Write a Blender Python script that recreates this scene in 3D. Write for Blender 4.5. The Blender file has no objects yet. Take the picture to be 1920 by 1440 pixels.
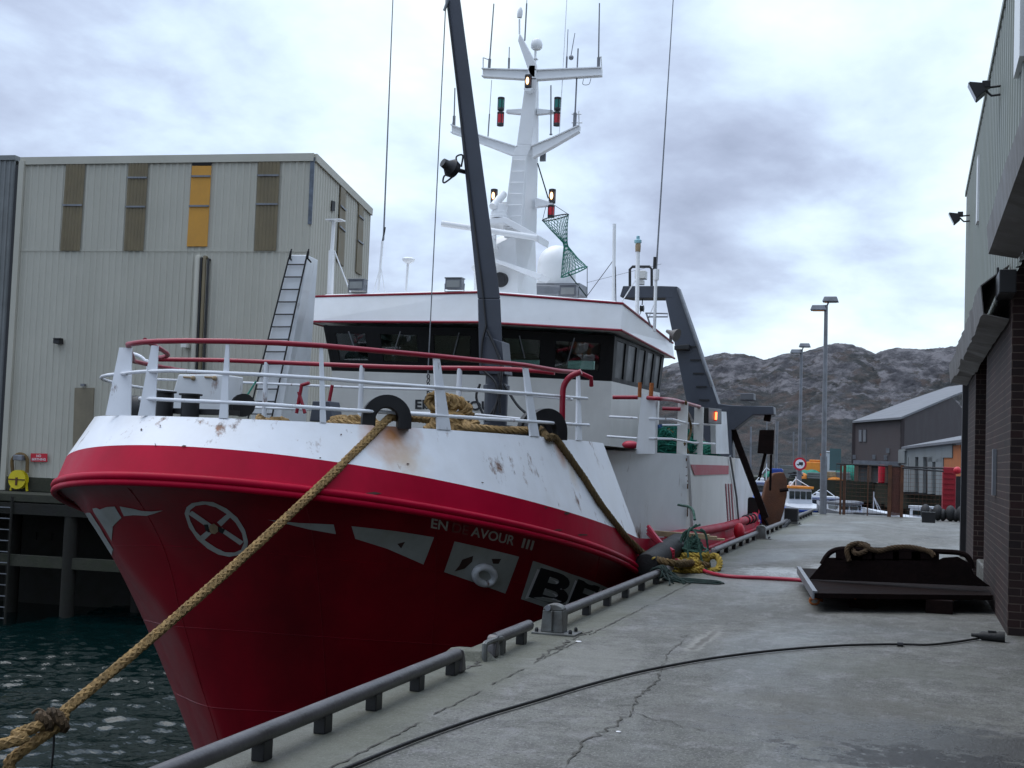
import bpy, math, random
import numpy as np
from mathutils import Vector, Matrix, noise
from mathutils.geometry import delaunay_2d_cdt
random.seed(7)
rng = np.random.default_rng(7)
scene = bpy.context.scene
col = scene.collection
PI = math.pi
# ------------------------------------------------------------------ camera
# world axes: x across the quay, y along the quay, z up from the quay surface (metres)
CAMR = np.array([[0.95427655, 0.01914963, -0.29831118],
                 [0.29657214, 0.06431685, 0.95284223],
                 [0.03743301, -0.99774578, 0.05569681]])   # columns: right, down, forward
EYE = np.array([0., 0., 1.53])
cd = bpy.data.cameras.new("camera")
cam = bpy.data.objects.new("camera", cd)
col.objects.link(cam)
m = Matrix.Identity(4)
for r in range(3):
    m[r][0] = CAMR[r, 0]; m[r][1] = -CAMR[r, 1]; m[r][2] = -CAMR[r, 2]; m[r][3] = EYE[r]
cam.matrix_world = m
cd.sensor_width = 36.0
cd.lens = 45.0
cd.clip_start = 0.05
cd.clip_end = 5000
scene.camera = cam
scene.view_settings.view_transform = 'Standard'
scene.view_settings.look = 'None'
scene.view_settings.exposure = 0.66
scene.view_settings.gamma = 1.0
# ------------------------------------------------------------------ survey helpers (photo point + known plane -> place in the world)
def _ray(x, y):
    return CAMR @ np.array([(x - 960.) / 2400., (y - 720.) / 2400., 1.])
def on_x(x, y, p):
    v = _ray(x, y); return EYE + v * (p / v[0])
def on_y(x, y, a):
    v = _ray(x, y); return EYE + v * (a / v[1])
def on_z(x, y, z):
    v = _ray(x, y); return EYE + v * ((z - EYE[2]) / v[2])
def on_plane(x, y, P, N):
    v = _ray(x, y); return EYE + v * (np.dot(np.asarray(P) - EYE, N) / np.dot(v, N))
def proj(P):
    q = (np.asarray(P, float) - EYE) @ CAMR
    return np.stack([960 + 2400 * q[..., 0] / q[..., 2], 720 + 2400 * q[..., 1] / q[..., 2]], -1)
# ------------------------------------------------------------------ sky and sun
SUN_EL, SUN_AZ = math.radians(66), math.radians(-75)      # azimuth measured from +y towards +x
w = bpy.data.worlds.new("World"); scene.world = w; w.use_nodes = True
nt = w.node_tree; nt.nodes.clear()
def N(t, **k):
    n = nt.nodes.new(t)
    for a, b in k.items(): setattr(n, a, b)
    return n
def L(a, b): nt.links.new(a, b)
out = N('ShaderNodeOutputWorld'); bg = N('ShaderNodeBackground'); L(bg.outputs[0], out.inputs[0])
sky = N('ShaderNodeTexSky', sky_type='NISHITA', sun_disc=False, sun_elevation=SUN_EL, sun_rotation=SUN_AZ)
tc = N('ShaderNodeTexCoord')
sep = N('ShaderNodeSeparateXYZ'); L(tc.outputs['Generated'], sep.inputs[0])
zc = N('ShaderNodeMath', operation='MAXIMUM'); L(sep.outputs[2], zc.inputs[0]); zc.inputs[1].default_value = 0.0
za = N('ShaderNodeMath', operation='ADD'); L(zc.outputs[0], za.inputs[0]); za.inputs[1].default_value = 0.30
dv = N('ShaderNodeVectorMath', operation='SCALE')
iv = N('ShaderNodeMath', operation='DIVIDE'); iv.inputs[0].default_value = 1.0; L(za.outputs[0], iv.inputs[1])
L(tc.outputs['Generated'], dv.inputs[0]); L(iv.outputs[0], dv.inputs['Scale'])
mp = N('ShaderNodeMapping'); mp.inputs['Scale'].default_value = (1.25, 1.05, 1.6); mp.inputs['Location'].default_value = (3.1, 1.7, 0); L(dv.outputs[0], mp.inputs[0])
n1 = N('ShaderNodeTexNoise'); n1.inputs['Scale'].default_value = 2.5; n1.inputs['Detail'].default_value = 12; n1.inputs['Roughness'].default_value = 0.54; n1.inputs['Distortion'].default_value = 0.12
L(mp.outputs[0], n1.inputs['Vector'])
acc = n1.outputs['Fac']
def addv(a, b):
    q = N('ShaderNodeMath', operation='ADD'); L(a, q.inputs[0])
    if hasattr(b, 'links'): L(b, q.inputs[1])
    else: q.inputs[1].default_value = b
    return q.outputs[0]
# banks of cloud: (photo bearing, angular radius, lighter + / darker -)
for (px, py, rad, amt) in [(900, 60, .20, .26), (1700, 120, .16, .22), (1480, 640, .12, .26), (1400, 470, .10, -.20), (1640, 525, .06, -.17), (1545, 430, .035, .10), (1350, 300, .06, -.06),
                           (1330, 240, .15, -.15), (250, 230, .17, -.12), (1620, 300, .09, -.09), (760, 470, .12, -.10), (300, 60, .2, .05), (1640, 330, .10, -.06), (1680, 640, .08, .12), (1420, 390, .035, .12), (1250, 330, .05, .06)]:
    d = _ray(px, py); d = d / np.linalg.norm(d)
    dt = N('ShaderNodeVectorMath', operation='DISTANCE'); L(tc.outputs['Generated'], dt.inputs[0]); dt.inputs[1].default_value = tuple(d)
    mr = N('ShaderNodeMapRange', interpolation_type='SMOOTHERSTEP'); L(dt.outputs['Value'], mr.inputs[0])
    mr.inputs[1].default_value = 0; mr.inputs[2].default_value = rad * 1.6; mr.inputs[3].default_value = amt; mr.inputs[4].default_value = 0
    acc = addv(acc, mr.outputs[0])
cr = N('ShaderNodeValToRGB'); L(acc, cr.inputs[0])
els = cr.color_ramp.elements
els[0].position = 0.25; els[0].color = (.24, .275, .37, 1)
els[1].position = 0.80; els[1].color = (.70, .78, .81, 1)
for pos, c in [(.36, (.31, .355, .47, 1)), (.46, (.39, .455, .585, 1)), (.56, (.49, .59, .72, 1)), (.68, (.60, .71, .80, 1))]:
    e = els.new(pos); e.color = c
mxs = N('ShaderNodeVectorMath', operation='SCALE'); L(sky.outputs[0], mxs.inputs[0]); mxs.inputs['Scale'].default_value = 0.1
mix = N('ShaderNodeMixRGB'); mix.inputs[0].default_value = 0.9; L(mxs.outputs[0], mix.inputs[1]); L(cr.outputs[0], mix.inputs[2])
zb = N('ShaderNodeMapRange', interpolation_type='SMOOTHSTEP'); L(sep.outputs[2], zb.inputs[0])
zb.inputs[1].default_value = 0.36; zb.inputs[2].default_value = 0.85; zb.inputs[3].default_value = 1.0; zb.inputs[4].default_value = 1.9
fin = N('ShaderNodeVectorMath', operation='SCALE'); L(mix.outputs[0], fin.inputs[0]); L(zb.outputs[0], fin.inputs['Scale'])
rb = N('ShaderNodeMapRange', interpolation_type='SMOOTHSTEP'); L(sep.outputs[1], rb.inputs[0])   # added dimming of the sky behind the camera, darkens surfaces facing it
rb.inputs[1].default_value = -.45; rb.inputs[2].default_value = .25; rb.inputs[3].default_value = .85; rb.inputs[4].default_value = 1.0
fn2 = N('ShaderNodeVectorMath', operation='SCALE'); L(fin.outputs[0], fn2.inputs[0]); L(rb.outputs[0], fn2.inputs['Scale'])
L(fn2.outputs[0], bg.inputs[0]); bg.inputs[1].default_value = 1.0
sl = bpy.data.lights.new("sun", 'SUN'); sl.energy = 0.9; sl.angle = math.radians(50); sl.color = (1.0, .96, .90)
so = bpy.data.objects.new("sun", sl); col.objects.link(so)
sd = Vector((math.sin(SUN_AZ) * math.cos(SUN_EL), math.cos(SUN_AZ) * math.cos(SUN_EL), math.sin(SUN_EL)))
so.rotation_euler = sd.to_track_quat('Z', 'Y').to_euler()
so.location = (-20, 10, 40)
# ------------------------------------------------------------------ materials
def mk(name, base, rough=.5, metal=0., var=.12, vscale=2.5, bump=0., bscale=30., rust=0., rscale=3., stains=(), dirt=None, dirt_amt=.0, dscale=.8,
       streak=1.0, spec=.5, emit=None, estr=0., wave=None, alpha=None, coat=0.):
    mt = bpy.data.materials.new(name); mt.use_nodes = True
    t = mt.node_tree; b = t.nodes['Principled BSDF']
    def n(ty, **k):
        q = t.nodes.new(ty)
        for a, v in k.items(): setattr(q, a, v)
        return q
    def l(a, c): t.links.new(a, c)
    g = n('ShaderNodeNewGeometry')
    pos = g.outputs['Position']
    nz = n('ShaderNodeTexNoise'); nz.inputs['Scale'].default_value = vscale; nz.inputs['Detail'].default_value = 6; nz.inputs['Roughness'].default_value = .6
    l(pos, nz.inputs['Vector'])
    mrr = n('ShaderNodeMapRange'); l(nz.outputs['Fac'], mrr.inputs[0]); mrr.inputs[1].default_value = .3; mrr.inputs[2].default_value = .7
    mrr.inputs[3].default_value = 1 - var; mrr.inputs[4].default_value = 1 + var
    sc = n('ShaderNodeVectorMath', operation='SCALE'); sc.inputs[0].default_value = base; l(mrr.outputs[0], sc.inputs['Scale'])
    c = sc.outputs[0]
    def mixin(fac, colr, c):
        x = n('ShaderNodeMixRGB'); l(fac, x.inputs[0]); l(c, x.inputs[1]); x.inputs[2].default_value = (*colr, 1); return x.outputs[0]
    if dirt is not None:
        mpd = n('ShaderNodeMapping'); mpd.inputs['Scale'].default_value = (1, 1, 1 / streak); l(pos, mpd.inputs[0])
        d = n('ShaderNodeTexNoise'); d.inputs['Scale'].default_value = dscale; d.inputs['Detail'].default_value = 8; d.inputs['Roughness'].default_value = .65; l(mpd.outputs[0], d.inputs['Vector'])
        dr = n('ShaderNodeMapRange'); l(d.outputs['Fac'], dr.inputs[0]); dr.inputs[1].default_value = .45; dr.inputs[2].default_value = .72; dr.inputs[3].default_value = 0; dr.inputs[4].default_value = dirt_amt
        c = mixin(dr.outputs[0], dirt, c)
    rfac = None
    if rust > 0:
        mpd = n('ShaderNodeMapping'); mpd.inputs['Scale'].default_value = (1, 1, .35); l(pos, mpd.inputs[0])
        d = n('ShaderNodeTexNoise'); d.inputs['Scale'].default_value = rscale; d.inputs['Detail'].default_value = 10; d.inputs['Roughness'].default_value = .7; l(mpd.outputs[0], d.inputs['Vector'])
        dr = n('ShaderNodeMapRange'); l(d.outputs['Fac'], dr.inputs[0]); dr.inputs[1].default_value = .78 - .4 * rust; dr.inputs[2].default_value = .84 - .34 * rust
        rn = n('ShaderNodeTexNoise'); rn.inputs['Scale'].default_value = 14; l(pos, rn.inputs['Vector'])
        rc = n('ShaderNodeValToRGB'); l(rn.outputs['Fac'], rc.inputs[0]); rc.color_ramp.elements[0].position = .3; rc.color_ramp.elements[0].color = (.035, .014, .008, 1)
        rc.color_ramp.elements[1].position = .7; rc.color_ramp.elements[1].color = (.22, .075, .02, 1)
        x = n('ShaderNodeMixRGB'); l(dr.outputs[0], x.inputs[0]); l(c, x.inputs[1]); l(rc.outputs[0], x.inputs[2]); c = x.outputs[0]
    for (sp, sr, sz, amt, colr) in stains:      # rust runs that start at a fitting and wash downwards
        sb = n('ShaderNodeVectorMath', operation='SUBTRACT'); l(pos, sb.inputs[0]); sb.inputs[1].default_value = tuple(sp)
        ml = n('ShaderNodeVectorMath', operation='MULTIPLY'); l(sb.outputs[0], ml.inputs[0]); ml.inputs[1].default_value = (1 / sr, 1 / sr, 1 / sz)
        ln = n('ShaderNodeVectorMath', operation='LENGTH'); l(ml.outputs[0], ln.inputs[0])
        dn = n('ShaderNodeTexNoise'); dn.inputs['Scale'].default_value = 6; dn.inputs['Detail'].default_value = 8; l(pos, dn.inputs['Vector'])
        ad = n('ShaderNodeMath', operation='MULTIPLY_ADD'); l(dn.outputs['Fac'], ad.inputs[0]); ad.inputs[1].default_value = 1.1; l(ln.outputs['Value'], ad.inputs[2])
        dr = n('ShaderNodeMapRange'); l(ad.outputs[0], dr.inputs[0]); dr.inputs[1].default_value = .62; dr.inputs[2].default_value = 1.75; dr.inputs[3].default_value = amt; dr.inputs[4].default_value = 0
        c = mixin(dr.outputs[0], colr, c)
    l(c, b.inputs['Base Color'])
    rr = n('ShaderNodeMapRange'); l(nz.outputs['Fac'], rr.inputs[0]); rr.inputs[1].default_value = .3; rr.inputs[2].default_value = .7
    rr.inputs[3].default_value = max(.02, rough - .08); rr.inputs[4].default_value = min(1, rough + .1); l(rr.outputs[0], b.inputs['Roughness'])
    b.inputs['Metallic'].default_value = metal
    b.inputs['Specular IOR Level'].default_value = spec
    b.inputs['Coat Weight'].default_value = coat
    if emit is not None:
        b.inputs['Emission Color'].default_value = (*emit, 1); b.inputs['Emission Strength'].default_value = estr
    if alpha is not None: b.inputs['Alpha'].default_value = alpha
    if bump > 0:
        bn = n('ShaderNodeTexNoise'); bn.inputs['Scale'].default_value = bscale; bn.inputs['Detail'].default_value = 6; l(pos, bn.inputs['Vector'])
        bp = n('ShaderNodeBump'); bp.inputs['Strength'].default_value = bump; bp.inputs['Distance'].default_value = .02; l(bn.outputs['Fac'], bp.inputs['Height']); l(bp.outputs[0], b.inputs['Normal'])
    return mt
# ------------------------------------------------------------------ mesh builder
def V3(p): return np.array(p, float)
def unit(v):
    v = np.asarray(v, float); return v / (np.linalg.norm(v) + 1e-12)
class MB:
    def __init__(s): s.v = []; s.f = []; s.m = []
    def add(s, vs, fs, mi=0):
        o = len(s.v); s.v.extend([tuple(map(float, p)) for p in vs]); s.f.extend([tuple(o + i for i in f) for f in fs]); s.m.extend([mi] * len(fs)); return s
    def box(s, c, d, mi=0, ax=None):
        c = V3(c); d = V3(d) / 2
        A = np.eye(3) if ax is None else np.array(ax)
        vs = [c + A.T @ (d * np.array(q)) for q in [(-1, -1, -1), (1, -1, -1), (1, 1, -1), (-1, 1, -1), (-1, -1, 1), (1, -1, 1), (1, 1, 1), (-1, 1, 1)]]
        return s.add(vs, [(0, 3, 2, 1), (4, 5, 6, 7), (0, 1, 5, 4), (1, 2, 6, 5), (2, 3, 7, 6), (3, 0, 4, 7)], mi)
    def boxm(s, lo, hi, mi=0):
        lo = V3(lo); hi = V3(hi); return s.box((lo + hi) / 2, np.abs(hi - lo), mi)
    def prism(s, poly, vec, mi=0):
        n = len(poly); vec = V3(vec); P = [V3(p) for p in poly]
        nrm = sum((np.cross(P[i] - P[0], P[(i + 1) % n] - P[0]) for i in range(1, n - 1)), np.zeros(3))
        if np.dot(nrm, vec) > 0: P = P[::-1]
        vs = P + [p + vec for p in P]
        fs = [tuple(range(n)), tuple(range(2 * n - 1, n - 1, -1))] + [(i, i + n, (i + 1) % n + n, (i + 1) % n) for i in range(n)]
        return s.add(vs, fs, mi)
    def loft(s, A, B, mi=0):            # closed solid between two rings of equal length
        n = len(A); vs = list(A) + list(B)
        return s.add(vs, [tuple(range(n - 1, -1, -1)), tuple(range(n, 2 * n))] + [(i, (i + 1) % n, (i + 1) % n + n, i + n) for i in range(n)], mi)
    def tube(s, pts, r, seg=8, mi=0, closed=False, caps=True):
        P = [V3(p) for p in pts]; n = len(P)
        R = [r] * n if np.isscalar(r) else list(r)
        T = []
        for i in range(n):
            a = P[i - 1] if (i > 0 or closed) else P[i]; b = P[(i + 1) % n] if (i < n - 1 or closed) else P[i]
            T.append(unit(b - a))
        u = np.cross(T[0], [0, 0, 1]);
        if np.linalg.norm(u) < .1: u = np.cross(T[0], [1, 0, 0])
        u = unit(u); vs = []
        for i in range(n):
            u = unit(u - T[i] * np.dot(u, T[i])); q = np.cross(T[i], u)
            for k in range(seg):
                an = 2 * PI * k / seg; vs.append(P[i] + R[i] * (math.cos(an) * u + math.sin(an) * q))
        fs = []
        for i in range(n if closed else n - 1):
            j = (i + 1) % n
            for k in range(seg):
                fs.append((i * seg + k, i * seg + (k + 1) % seg, j * seg + (k + 1) % seg, j * seg + k))
        if caps and not closed: fs += [tuple(range(seg - 1, -1, -1)), tuple(range((n - 1) * seg, n * seg))]
        return s.add(vs, fs, mi)
    def beam(s, a, b, wd, h, up=(0, 0, 1), mi=0, w2=None, h2=None):
        a = V3(a); b = V3(b); t = unit(b - a); sd_ = unit(np.cross(t, up)); u = np.cross(sd_, t)
        w2 = wd if w2 is None else w2; h2 = h if h2 is None else h2
        A = [a + sd_ * x * wd / 2 + u * y * h / 2 for x, y in ((-1, -1), (1, -1), (1, 1), (-1, 1))]
        B = [b + sd_ * x * w2 / 2 + u * y * h2 / 2 for x, y in ((-1, -1), (1, -1), (1, 1), (-1, 1))]
        return s.loft(A, B, mi)
    def lathe(s, prof, c, axis=(0, 0, 1), seg=20, mi=0):
        c = V3(c); t = unit(axis); u = np.cross(t, [0, 0, 1]);
        if np.linalg.norm(u) < .1: u = np.array([1., 0, 0])
        u = unit(u - t * np.dot(u, t)); q = np.cross(t, u); n = len(prof); vs = []
        for r, z in prof:
            for k in range(seg):
                an = 2 * PI * k / seg; vs.append(c + t * z + r * (math.cos(an) * u + math.sin(an) * q))
        fs = [(i * seg + k, i * seg + (k + 1) % seg, (i + 1) * seg + (k + 1) % seg, (i + 1) * seg + k) for i in range(n - 1) for k in range(seg)]
        fs += [tuple(range(seg - 1, -1, -1)), tuple(range((n - 1) * seg, n * seg))]
        return s.add(vs, fs, mi)
    def ball(s, c, r, seg=16, rings=10, mi=0, sc=(1, 1, 1)):
        c = V3(c); vs = []; sc = V3(sc)
        for i in range(rings + 1):
            th = PI * i / rings
            for k in range(seg):
                an = 2 * PI * k / seg; vs.append(c + r * sc * np.array([math.sin(th) * math.cos(an), math.sin(th) * math.sin(an), math.cos(th)]))
        fs = [(i * seg + k, (i + 1) * seg + k, (i + 1) * seg + (k + 1) % seg, i * seg + (k + 1) % seg) for i in range(rings) for k in range(seg)]
        return s.add(vs, fs, mi)
    def grid(s, A, mi=0, flip=False, wrap=False):
        A = np.asarray(A, float); h, w_ = A.shape[:2]; fs = []
        for i in range(h - 1):
            for j in range(w_ if wrap else w_ - 1):
                k = (j + 1) % w_
                q = (i * w_ + j, i * w_ + k, (i + 1) * w_ + k, (i + 1) * w_ + j)
                fs.append(q[::-1] if flip else q)
        return s.add(A.reshape(-1, 3), fs, mi)
    def sheet(s, A, thick, mi=0):        # grid with thickness along its own normal
        A = np.asarray(A, float); du = np.gradient(A, axis=1); dvv = np.gradient(A, axis=0)
        nn = np.cross(du, dvv); nn /= np.linalg.norm(nn, axis=2, keepdims=True) + 1e-9
        B = A - nn * thick; s.grid(A, mi); s.grid(B, mi, flip=True)
        h, w_ = A.shape[:2]
        for rim in (([(0, j) for j in range(w_)]), ([(h - 1, j) for j in range(w_)][::-1]), ([(i, w_ - 1) for i in range(h)]), ([(i, 0) for i in range(h)][::-1])):
            top = [A[q] for q in rim]; bot = [B[q] for q in rim]; s.grid(np.array([bot, top]), mi, flip=False)
        return s
ORG = {}
def setp(o, label=None, cat=None, group=None, kind=None):
    if label: o['label'] = label
    if cat: o['category'] = cat
    if group: o['group'] = group
    if kind: o['kind'] = kind
def emp(name, loc, label, cat, group=None):
    o = bpy.data.objects.new(name, None); col.objects.link(o); o.location = tuple(map(float, loc)); o.empty_display_size = .3
    ORG[o.name] = V3(loc); setp(o, label, cat, group); return o
def obj(name, mb, mat, parent=None, label=None, cat=None, group=None, kind=None, smooth=False, bev=0., angle=40):
    vs = np.array(mb.v); lo = vs.min(0); hi = vs.max(0); org = np.array([(lo[0] + hi[0]) / 2, (lo[1] + hi[1]) / 2, lo[2]])
    me = bpy.data.meshes.new(name); me.from_pydata([tuple(p) for p in vs - org], [], mb.f)
    for q in (mat if isinstance(mat, (list, tuple)) else [mat]): me.materials.append(q)
    if any(mb.m): me.polygons.foreach_set('material_index', mb.m)
    me.validate(); me.update()
    if smooth:
        me.polygons.foreach_set('use_smooth', [True] * len(me.polygons)); me.set_sharp_from_angle(angle=math.radians(angle))
    o = bpy.data.objects.new(name, me); col.objects.link(o); ORG[o.name] = org
    if parent is not None:
        o.parent = parent; o.location = tuple(org - ORG[parent.name])
    else: o.location = tuple(org)
    setp(o, label, cat, group, kind)
    if bev > 0:
        bm_ = o.modifiers.new('bevel', 'BEVEL'); bm_.width = bev; bm_.segments = 2; bm_.limit_method = 'ANGLE'
    return o
def resample(pts, step):
    P = np.array(pts, float); d = np.r_[0, np.cumsum(np.linalg.norm(np.diff(P, axis=0), axis=1))]
    n = max(2, int(d[-1] / step) + 1); t = np.linspace(0, d[-1], n)
    return np.stack([np.interp(t, d, P[:, k]) for k in range(3)], 1), t
def spline(pts, n=12):
    P = [V3(p) for p in pts]; P = [2 * P[0] - P[1]] + P + [2 * P[-1] - P[-2]]; o = []
    for i in range(1, len(P) - 2):
        for k in range(n):
            t = k / n; a, b, c, d = P[i - 1], P[i], P[i + 1], P[i + 2]
            o.append(.5 * (2 * b + (c - a) * t + (2 * a - 5 * b + 4 * c - d) * t * t + (3 * b - a - 3 * c + d) * t ** 3))
    o.append(P[-2]); return np.array(o)
def rope(mb, pts, r, pitch=None, strands=4, seg=5, step=None, braid=False):
    pitch = pitch or r * 7; P, t = resample(pts, step or pitch / 9)
    T = np.gradient(P, axis=0); T /= np.linalg.norm(T, axis=1, keepdims=True) + 1e-9
    u = np.cross(T[0], [0, 0, 1.]);
    if np.linalg.norm(u) < .1: u = np.cross(T[0], [1., 0, 0])
    u = unit(u); U = []; Q = []
    for i in range(len(P)):
        u = unit(u - T[i] * np.dot(u, T[i])); U.append(u); Q.append(np.cross(T[i], u))
    U = np.array(U); Q = np.array(Q)
    dirs = (1, -1) if braid else (1,)
    for sgn in dirs:
        for k in range(strands):
            a = 2 * PI * k / strands + sgn * 2 * PI * t / pitch + (PI / strands if sgn < 0 else 0)
            rad = r * (.58 + (.1 * sgn * np.cos(strands * 2 * PI * t / pitch) if braid else 0))
            C = P + (np.cos(a) * rad)[:, None] * U + (np.sin(a) * rad)[:, None] * Q
            mb.tube(C, r * (.40 if braid else .52), seg)
    return mb
def textmesh(body, bold=.0):
    cu = bpy.data.curves.new('t', 'FONT'); cu.body = body; cu.size = 1.0; cu.offset = bold; cu.resolution_u = 4
    o = bpy.data.objects.new('t', cu); col.objects.link(o); bpy.context.view_layer.update()
    dg = bpy.context.evaluated_depsgraph_get(); me = o.evaluated_get(dg).to_mesh()
    vs = np.array([v.co[:] for v in me.vertices]); fs = [tuple(p.vertices) for p in me.polygons]
    o.evaluated_get(dg).to_mesh_clear(); bpy.data.objects.remove(o); bpy.data.curves.remove(cu)
    vs[:, :2] -= vs[:, :2].min(0); vs[:, 0] /= vs[:, 0].max(); vs[:, 1] /= vs[:, 1].max()
    return vs[:, :2], fs
def quadmap(uv, BL, BR, TR, TL):
    u = uv[:, :1]; v = uv[:, 1:2]; BL, BR, TR, TL = map(V3, (BL, BR, TR, TL))
    return (1 - u) * (1 - v) * BL + u * (1 - v) * BR + u * v * TR + (1 - u) * v * TL
# ------------------------------------------------------------------ shared materials
M = {}
M['white'] = mk('white paint', (.74, .76, .78), .38, var=.05, dirt=(.45, .42, .36), dirt_amt=.35, dscale=1.3, streak=3, rust=.42, rscale=2.2)
M['white_rail'] = mk('white rail paint', (.74, .76, .80), .38, var=.07, rust=.42, rscale=5)
M['white_clean'] = mk('white fibreglass', (.80, .81, .82), .35, var=.04, dirt=(.6, .58, .52), dirt_amt=.3)
M['cream'] = mk('aged white paint', (.70, .69, .66), .45, var=.06, dirt=(.48, .45, .40), dirt_amt=.4, dscale=1.0, streak=3, rust=.08)
M['red'] = mk('red hull paint', (.40, .0006, .026), .45, var=.12, vscale=1.6, bump=.3, bscale=1.5, dirt=(.22, .001, .012), dirt_amt=.5, dscale=1.1, streak=2, spec=.12)
M['redlow'] = mk('red hull topsides', (.23, .0004, .010), .36, var=.2, vscale=1.1, bump=.35, bscale=1.3, dirt=(.09, .0004, .005), dirt_amt=.7, dscale=.7, streak=4, spec=.4)  # hull red with the shade below the flare put into its base colour
M['redrail'] = mk('red rail paint', (.27, .004, .022), .35, var=.1, rust=.12, rscale=5)
M['grey'] = mk('grey crane paint', (.050, .058, .078), .42, var=.12, dirt=(.02, .02, .022), dirt_amt=.4, rust=.10, rscale=4)
M['dark'] = mk('black steel', (.012, .012, .014), .45, var=.3, rust=.12)
M['black'] = mk('black rubber', (.010, .010, .011), .65, var=.3, bump=.3, bscale=40)
M['bandblk'] = mk('black window surround', (.008, .008, .009), .5, var=.2, spec=.25)
M['rope'] = mk('tan rope', (.30, .19, .075), .9, var=.35, vscale=18, bump=.6, bscale=120, dirt=(.12, .075, .03), dirt_amt=.6, dscale=5)
M['ropedk'] = mk('dirty rope', (.15, .095, .035), .9, var=.4, vscale=12, bump=.6, bscale=120, dirt=(.05, .035, .02), dirt_amt=.7, dscale=6)
M['ropebrown'] = mk('soaked brown rope', (.075, .045, .020), .9, var=.4, vscale=12, bump=.6, bscale=120, dirt=(.02, .013, .008), dirt_amt=.7, dscale=6)
M['yrope'] = mk('yellow rope', (.38, .26, .04), .85, var=.35, vscale=15, bump=.5, bscale=100)
M['green'] = mk('green twine', (.015, .17, .12), .85, var=.5, vscale=20, bump=.7, bscale=120)
M['blue'] = mk('blue twine', (.02, .08, .20), .85, var=.5, vscale=20, bump=.6, bscale=120)
M['dkgreen'] = mk('dark green twine', (.015, .035, .030), .85, var=.5, vscale=20, bump=.7, bscale=120)
M['rusty'] = mk('rusty iron', (.10, .040, .018), .8, var=.4, vscale=6, bump=.5, bscale=25, dirt=(.03, .014, .01), dirt_amt=.7, dscale=3)
M['dkrust'] = mk('dark wet rusty iron', (.009, .005, .005), .85, var=.5, vscale=5, bump=.4, bscale=22, dirt=(.014, .007, .005), dirt_amt=.5, dscale=4, spec=.1)
M['orange_rust'] = mk('bright rust', (.30, .09, .02), .8, var=.4, vscale=10, bump=.4)
M['galv'] = mk('galvanised steel', (.20, .21, .23), .42, metal=.35, var=.2, vscale=4, dirt=(.09, .085, .085), dirt_amt=.5, dscale=3)
M['railsteel'] = mk('worn painted steel', (.105, .10, .105), .42, metal=.25, var=.3, vscale=4, dirt=(.05, .04, .035), dirt_amt=.6, dscale=2.5, bump=.15)
M['glassdark'] = mk('dark window glass', (.012, .018, .018), .04, var=.05, spec=.8)
def glassmat():
    mt = bpy.data.materials.new('tinted glass'); mt.use_nodes = True; t = mt.node_tree; t.nodes.clear()
    o = t.nodes.new('ShaderNodeOutputMaterial'); a = t.nodes.new('ShaderNodeBsdfTransparent'); a.inputs[0].default_value = (.42, .52, .50, 1)
    g = t.nodes.new('ShaderNodeBsdfGlossy'); g.inputs['Roughness'].default_value = .03; f = t.nodes.new('ShaderNodeFresnel'); f.inputs[0].default_value = 1.45
    mxx = t.nodes.new('ShaderNodeMixShader'); ad = t.nodes.new('ShaderNodeMath'); ad.operation = 'ADD'; ad.inputs[1].default_value = .07; t.links.new(f.outputs[0], ad.inputs[0]); t.links.new(ad.outputs[0], mxx.inputs[0]); t.links.new(a.outputs[0], mxx.inputs[1]); t.links.new(g.outputs[0], mxx.inputs[2]); t.links.new(mxx.outputs[0], o.inputs[0]); return mt
M['glass'] = glassmat()
M['amber'] = mk('lit amber lens', (.6, .25, .05), .2, emit=(1, .62, .28), estr=3.0)
M['amberglass'] = mk('smoky amber lens', (.10, .03, .015), .15)
M['lampred'] = mk('red lens', (.55, .006, .02), .2)
M['litred'] = mk('lit red lens', (.6, .02, .01), .2, emit=(1, .05, .015), estr=2.2)
M['portbulb'] = mk('port lamp filament', (.6, .1, .03), .2, emit=(1, .20, .06), estr=2.4)
M['cabred'] = mk('dull red cabinet', (.30, .008, .02), .5, var=.15)
M['lampgreen'] = mk('green lens', (.005, .16, .13), .2)
M['timber'] = mk('weathered wood', (.34, .25, .15), .8, var=.3, vscale=6)
M['pile'] = mk('wet mossy timber', (.010, .009, .006), .85, var=.45, vscale=3, bump=.5, bscale=14, dirt=(.008, .011, .005), dirt_amt=.7, dscale=2)
M['jetty'] = mk('mossy concrete', (.036, .036, .025), .9, var=.35, vscale=2.5, bump=.5, bscale=18, dirt=(.022, .030, .012), dirt_amt=.7, dscale=1.6)
M['clad'] = mk('olive grey sheet cladding', (.45, .435, .37), .55, var=.05, vscale=.9, dirt=(.34, .325, .26), dirt_amt=.5, dscale=.5, streak=8)
M['cladold'] = mk('weathered grey cladding', (.20, .21, .21), .7, var=.2, vscale=1.2, dirt=(.10, .10, .09), dirt_amt=.7, dscale=.6, streak=10)
M['cladgreen'] = mk('pale green sheet cladding', (.235, .26, .235), .5, var=.06, vscale=1, dirt=(.22, .22, .17), dirt_amt=.4, dscale=.6, streak=8)
M['roofl'] = mk('browned rooflight sheet', (.17, .135, .075), .5, var=.12, vscale=2, dirt=(.11, .085, .045), dirt_amt=.5, dscale=1.2, streak=5)
M['orangep'] = mk('orange board', (.56, .27, .035), .55, var=.08)
M['flash'] = mk('pale dented flashing', (.105, .097, .09), .5, var=.3, vscale=3, dirt=(.08, .065, .06), dirt_amt=.8, dscale=3, bump=.5, bscale=6)
M['door'] = mk('brown door', (.20, .17, .115), .6, var=.15, dirt=(.12, .1, .07), dirt_amt=.5)
M['yellow'] = mk('yellow reel paint', (.62, .50, .01), .45, var=.12, rust=.12)
M['signred'] = mk('red sign', (.52, .012, .03), .4, var=.08)
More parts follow.
